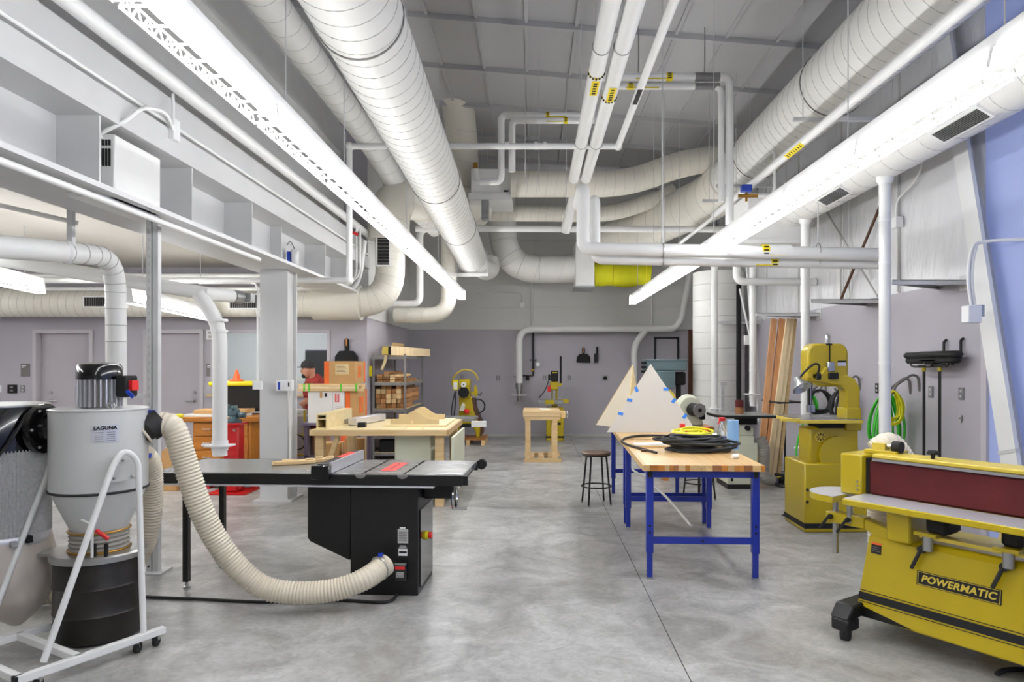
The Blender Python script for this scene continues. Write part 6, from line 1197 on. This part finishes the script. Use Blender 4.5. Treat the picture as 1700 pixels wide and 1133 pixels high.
# ================================================================== DISC SANDER
Yd_ = 9.9; t = thing('disc_sander', 'cream disc sander with dark motor on a wooden stand', 'sander', at(1145, 707, Yd_)); c = at(1145, 680, Yd_); 
MB().lathe([(0,0),(.2,0),(.21,.01),(.21,.05),(.17,.09),(0,.1)], 32, c+Vector((-.02,.1,0)), (.35,-1,0)).build('disc_housing', 'machine_cream', t, world=True); MB().prism([(c.x-.12,bz(707,Yd_)),(c.x+.2,bz(707,Yd_)),(c.x+.15,c.z),(c.x-.1,c.z)], Yd_, Yd_+.16).build('pedestal', 'machine_cream', t, world=True, bevel=.015)
m0 = c+Vector((.03,-.02,0)); m_ = MB().cyl(m0, m0+Vector((.06,-.2,0)), .09, n=24).build('motor', 'black_matte', t, world=True); MB().lathe([(.03,0),(.095,0),(.095,.02),(.03,.025)], 24, m0+Vector((.055,-.19,0)), (.3,-1,0)).build('motor_cap', 'sign_grey', m_, world=True); MB().bb(c.x+.13, c.x+.2, Yd_-.1, Yd_, c.z-.14, c.z+.06).build('switch_box', 'black_matte', t, world=True, bevel=.01); MB().bb(c.x+.15, c.x+.19, Yd_-.106, Yd_-.1, c.z-.03, c.z+.0).build('switch', 'red_plastic', t, world=True)
MB().prism([(c.x-.4,bz(690,Yd_)),(c.x-.17,bz(668,Yd_)),(c.x-.2,bz(655,Yd_)),(c.x-.36,bz(640,Yd_))], Yd_+.05, Yd_+.12).build('table_wing', 'mustard_pale', t, world=True, bevel=.01)
w = thing('wooden_stand', 'reddish wooden stand under the disc sander', 'stand', (c.x, Yd_, 0)); zt = bz(708,Yd_); MB().bb(c.x-.42, c.x+.32, Yd_-.12, Yd_+.4, zt-.05, zt-.002).build('top', 'oak_stain', w, world=True)
for x in (c.x-.4, c.x+.2):
    for y in (Yd_-.1, Yd_+.3): MB().bb(x, x+.08, y, y+.08, 0, zt-.05).build('leg', 'oak_stain', w, world=True)
MB().bb(c.x-.36, c.x+.24, Yd_+.3, Yd_+.34, .3, .4).build('rail', 'oak_stain', w, world=True)
# ================================================================== DRILL PRESS (blue-grey)
Yq = 13.2; t = thing('drill_press', 'blue grey drill press with black motor in the far corner', 'drill press', fl(1105, 748)); H0 = lambda px: bx(px,Yq); V0 = lambda py: bz(py,Yq)
MB().bb(H0(1072), H0(1138), Yq-.15, Yq+.3, V0(616), V0(598)).build('belt_cover', 'machine_teal', t, world=True, bevel=.02); MB().bb(H0(1070), H0(1140), Yq-.16, Yq+.31, V0(600), V0(597)).build('cover_lid', 'machine_teal', t, world=True, bevel=.01); MB().bb(H0(1086), H0(1118), Yq-.2, Yq+.2, V0(645), V0(616)).build('head', 'machine_teal', t, world=True, bevel=.02)
MB().cyl((H0(1106), Yq-.1, V0(645)), (H0(1106), Yq-.1, V0(668)), .045, .03, n=16).build('quill', 'steel', t, world=True); MB().bb(H0(1119), H0(1139), Yq, Yq+.25, V0(640), V0(618)).build('motor', 'black_matte', t, world=True, bevel=.03); MB().cyl((H0(1128), Yq+.1, .06), (H0(1128), Yq+.1, V0(640)), .05, n=18).build('column', 'black_paint', t, world=True); MB().bb(H0(1095), H0(1150), Yq-.2, Yq+.35, 0, .06).build('base', 'machine_teal', t, world=True, bevel=.01); MB().bb(H0(1085), H0(1130), Yq-.2, Yq+.2, .9, .95).build('table', 'cast_iron', t, world=True, bevel=.01)
for k in range(3): MB().cyl((H0(1071)-.0, Yq-.1, V0(603)-.08*k), (H0(1065)-.02, Yq-.14, V0(603)-.08*k), .025, n=8).build('speed_knob', 'black_matte', t, world=True)
a = at(1086, 560, YB-.02); b = at(1127, 612, YB-.02); t = thing('black_frame', 'empty black rectangular frame on the back wall above the drill press', 'frame', (a.x, YB, b.z))
for x0, x1, z0, z1 in ((a.x, b.x, a.z-.04, a.z), (a.x, a.x+.04, b.z, a.z), (b.x-.04, b.x, b.z, a.z), (a.x, b.x, b.z-.04, b.z)): MB().bb(x0, x1, YB-.04, YB-.001, z0, z1).build('frame_bar', 'black_paint', t, world=True)
# ================================================================== BACK WALL PIPES
r_ = .085; Yk = 15.45
pipe('vacuum_pipe', [at(862, 640, Yk), at(862, 547, Yk), at(1120, 546, Yk), at(1132, 530, Yk), at(1150, 430, Yk)], .075, label='white dust pipe running along the back wall and dropping left', bend=.3)
pipe('vacuum_pipe', [at(1072, 549, Yk), at(1053, 573, Yk), at(1053, 640, Yk)], .075, label='white branch pipe dropping behind the triangular sheets', bend=.2)
q = at(862, 640, Yk); t = thing('blast_gate', 'steel blast gate at the end of the back wall drop pipe', 'gate', q); MB().cyl(q+Vector((0,0,.05)), q+Vector((0,0,-.08)), .085).build('collar', 'galvanised', t, world=True); MB().box(q+Vector((0,0,-.22)), (.34,.2,.03)).build('gate_plate', 'steel', t, world=True); MB().cyl(q+Vector((0,0,-.08)), q+Vector((0,0,-.22)), .06).build('neck', 'steel', t, world=True); MB().cyl(q+Vector((0,0,-.23)), q+Vector((0,0,-.36)), .05).build('outlet', 'steel', t, world=True)
t = thing('air_regulator', 'black air line with round gauge on the back wall', 'gauge', at(885, 625, YB)); ya = YB-.06
MB().tube([at(885, 552, ya), at(885, 624, ya), at(855, 624, ya)], .022, 8).build('air_line', 'black_paint', t, world=True); g = MB().cyl(at(893, 605.5, ya)+Vector((0,-.02,0)), at(893, 605.5, ya)+Vector((0,-.07,0)), .055, n=20).build('gauge', 'chrome', t, world=True); MB().cyl(at(893, 605.5, ya)+Vector((0,-.07,0)), at(893, 605.5, ya)+Vector((0,-.074,0)), .045, n=20).build('dial', 'white_plastic', g, world=True); MB().box(at(893, 605.5, ya)+Vector((.01,-.075,.01)), (.03,.003,.006)).build('needle', 'black_matte', g, world=True)
MB().box(at(885, 598, ya), (.16,.05,.02)).build('bracket', 'black_paint', t, world=True); MB().box(at(884, 615, ya), (.06,.05,.05)).build('valve', 'valve_brass', t, world=True); MB().cyl(at(876, 625, ya), at(876, 632, ya), .035, n=10).build('trap', 'black_paint', t, world=True); MB().cyl(at(853, 624, ya), at(857, 624, ya), .03, n=10).build('fitting', 'steel', t, world=True)
for i, (px, py) in enumerate(((768, 626), (827, 628), (904, 628), (945, 628))): plate('wall_outlet', ('grey wall outlet behind the yellow shaper', 'grey wall outlet between the yellow shaper and the drop pipe', 'grey wall outlet left of the mortiser', 'grey wall outlet right of the mortiser')[i], px-3, px+3, py-4, py+4, YB, 'grey_plastic', 'outlet')
t = plate('power_socket', 'square steel power socket right of the wall dustpan', 999, 1010, 623, 633, YB, 'galvanised', 'outlet'); q = at(1004.5, 628, YB); MB().cyl(q+Vector((0,-.013,0)), q+Vector((0,-.04,0)), .045, n=16).build('socket_face', 'black_matte', t, world=True)
dustpan('small black dustpan hanging on the back wall', 957, 980, 588, 602, 577, YB)
a = at(986, 576, YB); b = at(993, 602, YB); t = thing('bench_brush', 'black bench brush hanging beside the small dustpan', 'brush', (a.x, YB, b.z)); MB().bb(a.x, b.x, YB-.08, YB-.02, b.z, b.z+.2).build('bristles', 'black_rubber', t, world=True, bevel=.01); MB().bb(a.x+.05, b.x, YB-.05, YB-.01, b.z+.15, a.z).build('handle', 'black_matte', t, world=True, bevel=.01)
# thin conduits on upper back wall
for px, y0, y1, lab in ((883, 400, 548, 'thin white conduit rising on the back wall left of the sock'), (1082, 480, 548, 'thin white conduit rising on the back wall under the sock')): tag(MB().cyl(at(px, y0, YB-.05), at(px, y1, YB-.05), .02, n=8).build('conduit', 'white_paint'), lab, 'conduit')
t = thing('junction_box', 'white junction box with conduit high on the back wall', 'box', at(867, 507, YB-.05)); MB().box(at(867, 507, YB-.05), (.1,.06,.12)).build('box_body', 'white_plastic', t, world=True); MB().tube(fillet([at(867, 502, YB-.05), at(867, 488, YB-.05), at(790, 486, YB-.05)], .15), .014, 8).build('conduit_arm', 'white_paint', t, world=True)
# ================================================================== SMALL WOODEN WORKBENCH
Ym = 11.64; t = thing('wooden_bench', 'small pale wooden workbench with trestle legs on the open floor', 'workbench', fl(903, 768)); hx = lambda px: bx(px,Ym); vz = lambda py: bz(py,Ym); zt = vz(683)
MB().bb(hx(868), hx(931), Ym-.02, Ym+.9, zt-.1, zt).build('bench_top', 'pine_x', t, world=True, bevel=.008); MB().bb(hx(931)+.002, hx(939), Ym-.02, Ym+.35, zt-.12, zt-.01).build('vise_jaw', 'maple_stave', t, world=True, bevel=.006); MB().cyl((hx(939), Ym+.1, zt-.06), (hx(944), Ym+.1, zt-.06), .02, n=10).build('vise_screw', 'steel', t, world=True); MB().cyl((hx(942), Ym+.1, zt-.12), (hx(942), Ym+.1, zt+.0), .01, n=8).build('vise_handle', 'white_plastic', t, world=True)
MB().bb(hx(870), hx(930), Ym-.006, Ym+.05, zt-.15, zt-.101).build('apron', 'pine_x', t, world=True)
for x in (872, 917):
    for y in (Ym, Ym+.78): MB().bb(hx(x), hx(x)+.085, y, y+.085, .06, zt-.1).build('leg', 'pine', t, world=True)
for y in (Ym-.01, Ym+.77): MB().bb(hx(870), hx(932), y, y+.1, 0, .06).build('foot_rail', 'pine_x', t, world=True)
for k in range(3): MB().bb(hx(878)+k*.16, hx(878)+k*.16+.09, Ym+.1, Ym+.76, .06, .085).build('shelf_slat', 'pine_x', t, world=True)
tag(MB().box(((hx(905)), Ym+.5, zt+.004), (.18,.28,.006), rz=R(8)).build('paper_sheet', 'paper'), 'white paper sheet on the small wooden workbench', 'paper')
# ================================================================== MORTISER
Yo = 14.9; o = thing('mortiser', 'yellow floor mortiser with black motor at the back wall', 'mortiser', fl(926, 728)); hx2 = lambda px: bx(px,Yo); vz2 = lambda py: bz(py,Yo)
MB().bb(hx2(907), hx2(936), Yo, Yo+.45, .0, vz2(677)).build('base', 'mustard', o, world=True, bevel=.015); MB().bb(hx2(906.5), hx2(936.5), Yo-.004, Yo+.46, .06, .1).build('base_stripe', 'black_matte', o, world=True); MB().bb(hx2(924), hx2(931), Yo-.006, Yo, vz2(706), vz2(702)).build('name_plate', 'black_matte', o, world=True)
MB().bb(hx2(916), hx2(926), Yo+.15, Yo+.35, vz2(677), vz2(635)).build('column', 'mustard', o, world=True, bevel=.01); MB().bb(hx2(913), hx2(927), Yo, Yo+.3, vz2(648), vz2(634)).build('head', 'mustard', o, world=True, bevel=.02); MB().bb(hx2(915), hx2(927), Yo+.02, Yo+.2, vz2(634), vz2(616)).build('motor', 'black_matte', o, world=True, bevel=.02); MB().bb(hx2(917), hx2(925), Yo+.01, Yo+.02, vz2(620), vz2(618)).build('motor_badge', 'mustard', o, world=True)
MB().bb(hx2(910), hx2(914), Yo+.02, Yo+.12, vz2(632), vz2(622)).build('switch_box', 'black_matte', o, world=True); MB().bb(hx2(909), hx2(914), Yo-.02, Yo+.05, vz2(651), vz2(641)).build('stop_switch', 'red_plastic', o, world=True); MB().cyl((hx2(931), Yo+.05, vz2(638)), (hx2(931), Yo+.05, vz2(592)), .022, n=8).build('lever', 'black_matte', o, world=True); MB().box((hx2(929), Yo+.05, vz2(639)), (.1,.1,.06)).build('lever_hub', 'mustard', o, world=True)
MB().bb(hx2(892), hx2(935), Yo-.12, Yo+.15, vz2(671), vz2(664)).build('table', 'galvanised', o, world=True, bevel=.01); MB().bb(hx2(905), hx2(920), Yo-.15, Yo-.1, vz2(671), vz2(664)).build('clamp_block', 'mustard', o, world=True); MB().bb(hx2(930), hx2(944), Yo-.1, Yo-.06, vz2(669), vz2(663)).build('stop_rail', 'mustard', o, world=True); MB().bb(hx2(918), hx2(922), Yo+.05, Yo+.1, vz2(664), vz2(648)).build('chisel', 'steel', o, world=True)
MB().tube(spline([(hx2(911), Yo, vz2(632)), (hx2(905), Yo, vz2(648)), (hx2(895), Yo, vz2(661))], 6), .012, 6).build('cord', 'black_rubber', o, world=True)
# ================================================================== YELLOW SHAPER / RESAW ON PALLET
Yy = 14.2; ph = .13
p = thing('pallet', 'small wooden pallet under the yellow machine at the back wall', 'pallet', fl(777, 738)); hx3 = lambda px: bx(px,Yy); vz3 = lambda py: bz(py,Yy)
for k in range(5): MB().bb(hx3(748), hx3(806), Yy-.15+k*.2, Yy-.15+k*.2+.14, ph-.025, ph).build('deck_board', 'oak_stain', p, world=True)
for px in (749, 775, 800): MB().bb(hx3(px), hx3(px)+.07, Yy-.15, Yy+.8, 0, ph-.025).build('runner', 'pine', p, world=True)
y_ = thing('overarm_saw', 'yellow curved frame machine standing on the wooden pallet', 'machine', (hx3(777), Yy, ph))
body = [(753,731),(755,716),(760,700),(762,675),(761,660),(783,660),(785,680),(792,697),(797,712),(796,731),(790,733),(788,716),(781,705),(768,705),(763,714),(762,731)]
MB().prism([(hx3(a), max(ph, vz3(b))) for a, b in body], Yy+.05, Yy+.35).build('frame', 'mustard', y_, world=True, bevel=.015); MB().prism([(hx3(a), vz3(b)) for a, b in ((783,662),(785,680),(792,697),(797,712),(797,725),(802,720),(801,705),(795,690),(789,676),(788,662))], Yy+.06, Yy+.4).build('curved_guard', 'walnut_dark', y_, world=True)
MB().bb(hx3(762), hx3(780), Yy, Yy+.35, vz3(662), vz3(630)).build('head', 'mustard', y_, world=True, bevel=.015); MB().cyl((hx3(770), Yy-.06, vz3(652)), (hx3(770), Yy, vz3(652)), .11, n=24).build('motor', 'black_matte', y_, world=True); MB().cyl((hx3(770), Yy-.05, vz3(639)), (hx3(770), Yy, vz3(639)), .055, n=20).build('dial', 'white_plastic', y_, world=True); MB().cyl((hx3(770), Yy-.055, vz3(639)), (hx3(770), Yy-.05, vz3(639)), .015, n=10).build('dial_hub', 'black_matte', y_, world=True)
MB().bb(hx3(752), hx3(761), Yy-.05, Yy+.08, vz3(648), vz3(631)).build('control_box', 'yellow_plastic', y_, world=True, bevel=.01); MB().bb(hx3(753.5), hx3(759.5), Yy-.053, Yy-.05, vz3(646), vz3(635)).build('control_label', 'white_plastic', y_, world=True)
MB().tube(spline([(hx3(749), Yy+.1, vz3(640)), (hx3(752), Yy+.1, vz3(627)), (hx3(764), Yy+.1, vz3(616)), (hx3(778), Yy+.1, vz3(615)), (hx3(788), Yy+.1, vz3(621)), (hx3(793), Yy+.1, vz3(631))], 6), .018, 8).build('belt_arc', 'mustard_pale', y_, world=True)
for s_ in (0, 1): MB().tube(spline([(hx3(756), Yy-.02, vz3(650)), (hx3(751+5*s_), Yy-.02, vz3(672)), (hx3(750+4*s_), Yy-.02, vz3(690)), (hx3(757), Yy-.02, vz3(692))], 6), .012, 6).build('cable', 'black_rubber', y_, world=True)
MB().prism([(hx3(763),vz3(682)),(hx3(771),vz3(682)),(hx3(772),vz3(672)),(hx3(768),vz3(669))], Yy-.05, Yy+.05).build('work_rest', 'machine_cream', y_, world=True); MB().box((hx3(775), Yy-.05, vz3(683)), (.1,.1,.09), rz=R(20)).build('stop_switch', 'red_plastic', y_, world=True, bevel=.02)
MB().bb(hx3(782), hx3(793), Yy+.02, Yy+.14, vz3(656), vz3(651)).build('side_arm', 'mustard', y_, world=True); MB().prism([(hx3(a),vz3(b)) for a,b in ((787,640),(790,640),(793,652),(791,660),(786,656))], Yy+.04, Yy+.12).build('horn', 'mustard', y_, world=True); MB().tube(spline([(hx3(793), Yy+.05, vz3(655)), (hx3(797), Yy+.05, vz3(657)), (hx3(799), Yy+.05, vz3(652))], 5), .012, 6).build('hook', 'black_paint', y_, world=True)
MB().torus((hx3(793), Yy+.08, vz3(675)), .14, .015, (0,1,0)).build('hung_cable', 'black_rubber', y_, world=True); MB().bb(hx3(763), hx3(783), Yy-.1, Yy+.1, vz3(709), vz3(705)).build('table', 'black_matte', y_, world=True)
# ================================================================== METAL SHELVING WITH LUMBER
YA, YZ = 11.98, 13.85; xa, xb = -2.8, -2.22
sh = thing('metal_shelf', 'grey steel shelving unit full of lumber along the side wall', 'shelf', ((xa+xb)/2, YA, 0))
for x in (xa, xb-.035):
    for y in (YA, YZ-.035): MB().bb(x, x+.035, y, y+.035, 0, 1.83).build('post', 'galvanised', sh, world=True)
levels = (.12, .42, .88, 1.34, 1.80)
for z in levels:
    MB().bb(xa+.01, xb-.01, YA+.02, YZ-.02, z-.01, z).build('shelf_board', 'mdf', sh, world=True)
    for y in (YA-.003, YZ-.03): MB().bb(xa, xb, y, y+.03, z-.06, z-.008).build('beam', 'galvanised', sh, world=True)
    for x in (xa, xb-.028): MB().bb(x, x+.03, YA, YZ, z-.06, z-.008).build('side_beam', 'galvanised', sh, world=True)
rnd = random.Random(11); proto = {}
def block(x0, y0, z0, w, h, L, m, label, nm='lumber_block'):
    key = (w, h, L, m)
    if key not in proto: proto[key] = MB().bb(0, w, 0, L, 0, h).build(nm, m, bevel=.004).data; o = [x for x in COL.objects if x.data == proto[key]][0]
    else: o = bpy.data.objects.new(nm, proto[key]); COL.objects.link(o); b = o.modifiers.new('bevel', 'BEVEL'); b.width = .004
    o.location = (x0, y0, z0); tag(o, label, 'lumber', 'lumber blocks on the steel shelving'); return o
rows = ((.88, 'on the lower lumber shelf', ((.0,4),(.09,5),(.18,5),(.27,4),(.36,5),(.43,4))), (1.34, 'on the upper lumber shelf', ((.02,3),(.13,4),(.24,4),(.34,3),(.44,1))))
cn = 0
place = ('far left', 'second from the left', 'third from the left', 'third from the right', 'second from the right', 'far right')
for z, lab, cols in rows:
    for ci, (cxo, n_) in enumerate(cols):
        zz = z
        for k in range(n_):
            h = .085 if z < 1 else .045 if ci < 4 else .06; w = .085 if z < 1 else .1; L = rnd.choice((.7, 1.0, 1.4)); dy = rnd.choice((0, .03, .07))
            lv = ('bottom', 'second', 'third', 'fourth', 'fifth')[k]
            block(xa+.045+cxo, YA+.04+dy, zz+.001, w-.004, h-.004, L, 'lumber_end' if rnd.random() < .6 else 'pine', f'sawn wood block {lab}, {lv} layer, {place[ci]} column'); zz += h
t = thing('long_box', 'long pale wooden box with yellow end label on top of the shelving', 'box', (-2.3, YA, 1.83)); z0 = 1.801
e0 = Vector((-2.5, YA-.25, z0+.08)); e1 = Vector((-2.16, YZ-.0, z0+.08)); dd = (e1-e0).normalized()
MB().beam(e0, e1, .16, .155).build('box_body', 'pale_plank', t, world=True, bevel=.004); MB().beam(e0-dd*.006, e0, .15, .145).build('end_panel', 'black_matte', t, world=True); MB().beam(e0-dd*.01-Vector((.02,0,0)), e0-dd*.006-Vector((.02,0,0)), .1, .13).build('end_label', 'mustard_pale', t, world=True)
# swap: a board seen broadside on top
t = thing('top_board', 'pale boards standing on edge behind the long box on the shelving', 'lumber', (-2.3, YA, 1.8)); MB().bb(-2.66, -2.6, YA+.1, YA+1.4, z0, z0+.1).build('board', 'pale_plank', t, world=True); MB().bb(-2.56, -2.53, YA+.5, YZ-.4, z0, z0+.24).build('rear_board', 'maple_stave', t, world=True)
a = at(613, 608, YA-.02); t = thing('hanging_tag', 'yellow tag hanging on the shelving post', 'tag', a); MB().bb(a.x-.02, a.x+.05, YA-.03, YA-.025, a.z-.18, a.z).build('card', 'yellow_plastic', t, world=True); MB().cyl((a.x+.01, YA-.02, a.z), (a.x+.01, YA-.01, a.z+.05), .003, n=6).build('tie', 'white_plastic', t, world=True)
tag(MB().tube(spline([(-2.56, YA-.03, 1.8), (-2.57, YA-.05, 1.7), (-2.6, YA-.05, 1.62), (-2.63, YA-.03, 1.56)], 6), .025, 8).build('paper_streamer', 'plywood_pale'), 'pale paper strip hanging from the long box on the shelving', 'paper')
for i, (z, x, s_, lab) in enumerate(((.42, -2.7, .34, 'brown wooden crate low on the steel shelving'), (.12, -2.7, .26, 'dark bin at the bottom of the steel shelving'))):
    t = thing('storage_crate', lab, 'crate', (x, YA+.05, z)); m = 'lumber_end' if i == 0 else 'black_matte'
    MB().bb(x, x+.42, YA+.06, YA+.08, z, z+s_*.8).bb(x, x+.42, YA+.4, YA+.42, z, z+s_*.8).bb(x, x+.02, YA+.08, YA+.4, z, z+s_*.8).bb(x+.4, x+.42, YA+.08, YA+.4, z, z+s_*.8).build('sides', m, t, world=True); MB().bb(x+.02, x+.4, YA+.08, YA+.4, z, z+.02).build('bottom', m, t, world=True)
# ================================================================== WOODEN SLED TABLE (outfeed)
Y1 = 7.98; Y2 = 9.55; x0, x1 = bx(515, Y1), bx(740, Y1); zt = bz(714, Y1)
t = thing('wooden_table', 'pale wooden outfeed table carrying the crosscut sled', 'table', ((x0+x1)/2, Y1, 0))
g1, g2 = bx(668, Y1), bx(697, Y1)
for a, b in ((x0, g1-.008), (g1+.008, g2-.008), (g2+.008, x1)): MB().bb(a, b, Y1+.03, Y2, zt-.02, zt).build('top_panel', 'plywood_pale', t, world=True)
MB().bb(x0+.01, x1-.01, Y1+.04, Y2-.01, zt-.04, zt-.02).build('sub_top', 'mdf', t, world=True); MB().bb(x0-.01, x1+.01, Y1-.005, Y1+.03, zt-.07, zt).build('front_apron', 'pine_x', t, world=True, bevel=.003); MB().bb(x1, x1+.03, Y1+.03, Y2, zt-.07, zt-.003).build('side_apron', 'maple_stave', t, world=True)
for x in (x0+.04, x1-.13):
    for y in (Y1+.04, Y2-.14): MB().bb(x, x+.1, y, y+.1, 0, zt-.04).build('leg', 'pine', t, world=True)
MB().beam((x0+.3, Y1+.08, zt-.06), (x0+.12, Y1+.08, .3), .06, .05).build('knee_brace', 'pine', t, world=True); MB().bb(x0+.1, x1-.1, Y1+.06, Y1+.1, .12, .2).build('lower_rail', 'pine_x', t, world=True)
t = thing('saw_cabinet', 'pale grey cabinet saw under the wooden outfeed table', 'table saw', (bx(690,Y1+.2), Y1+.2, 0)); MB().bb(bx(655,Y1+.2), bx(716,Y1+.2), Y1+.2, Y1+.9, 0, zt-.05).build('cabinet', 'machine_cream', t, world=True, bevel=.01); MB().bb(x1+.05, x1+.08, Y1+.1, Y2-.2, .1, zt-.1).build('side_panel', 'machine_cream', t, world=True); MB().bb(x1+.0, x1+.2, Y2+.005, Y2+.6, zt-.04, zt).build('iron_wing', 'cast_iron', t, world=True); MB().bb(x1+.16, x1+.36, Y2-.1, Y2+.02, zt-.1, zt-.03).build('fence_rail', 'white_paint', t, world=True); MB().bb(x1-.9, x1, Y2+.005, Y2+.6, zt-.04, zt).build('iron_top', 'cast_iron', t, world=True)
t = thing('crosscut_sled', 'wooden crosscut sled with two curved fences', 'sled', (bx(690,8.6), 8.6, zt)); Yq = 8.45; zs = zt+.001
s0, s1 = bx(638, Yq), bx(742, Yq); MB().bb(s0, s1, Yq-.1, 9.4, zs, zs+.02).build('sled_base', 'plywood_pale', t, world=True)
def arch(pxa, pxb, Y, m):
    a, b = bx(pxa, Y), bx(pxb, Y); w = b-a; c = (a+b)/2; pts = [(a, zs+.02), (b, zs+.02), (b, zs+.085)] + [(c+w*.34*(1-2*k/16), zs+.085+.1*(.5-.5*math.cos(2*math.pi*k/16))) for k in range(17)] + [(a, zs+.085)]
    MB().prism(pts, Y, Y+.04).build('curved_fence', m, t, world=True)
arch(648, 728, Yq, 'mdf'); arch(662, 738, 9.25, 'mdf'); MB().box((bx(684,Yq), Yq-.003, zs+.045), (.025,.006,.045)).build('plug', 'pale_plank', t, world=True)
t = thing('wooden_channel', 'hollow wooden box channel on the outfeed table', 'box', (bx(535,Y1+.1), Y1+.1, zt)); a, b = bx(525,Y1+.08), bx(543,Y1+.08); zs = zt+.001; h = .175; yq = Y1+.08
for xx0, xx1, zz0, zz1 in ((a,b,zs,zs+.016),(a,b,zs+h-.016,zs+h),(a+.001,a+.016,zs+.0165,zs+h-.0165),(b-.016,b-.001,zs+.0165,zs+h-.0165),(a+.0165,b-.0165,zs+h*.62,zs+h*.62+.014)): MB().bb(xx0, xx1, yq, yq+1.1, zz0, zz1).build('board', 'plywood_pale', t, world=True)
t = thing('aluminium_track', 'aluminium fence track lying on the outfeed table', 'track', (bx(612,8.9), 8.9, zt)); MB().beam((bx(585,8.5), 8.5, zt+.05), (bx(634,9.3), 9.3, zt+.05), .12, .09).build('extrusion', 'aluminium', t, world=True, bevel=.008); MB().beam((bx(570,8.8), 8.8, zt+.03), (bx(610,9.4), 9.4, zt+.03), .1, .05).build('lower_track', 'galvanised', t, world=True); MB().box((bx(601,8.3), 8.3, zt+.03), (.09,.08,.055)).build('end_cap', 'black_matte', t, world=True)
carton('flat_carton', 'tall brown carton standing under the outfeed table', bx(540,9.7)+.3, bx(566,9.7)+.35, 9.6, 9.75, 0, .62)
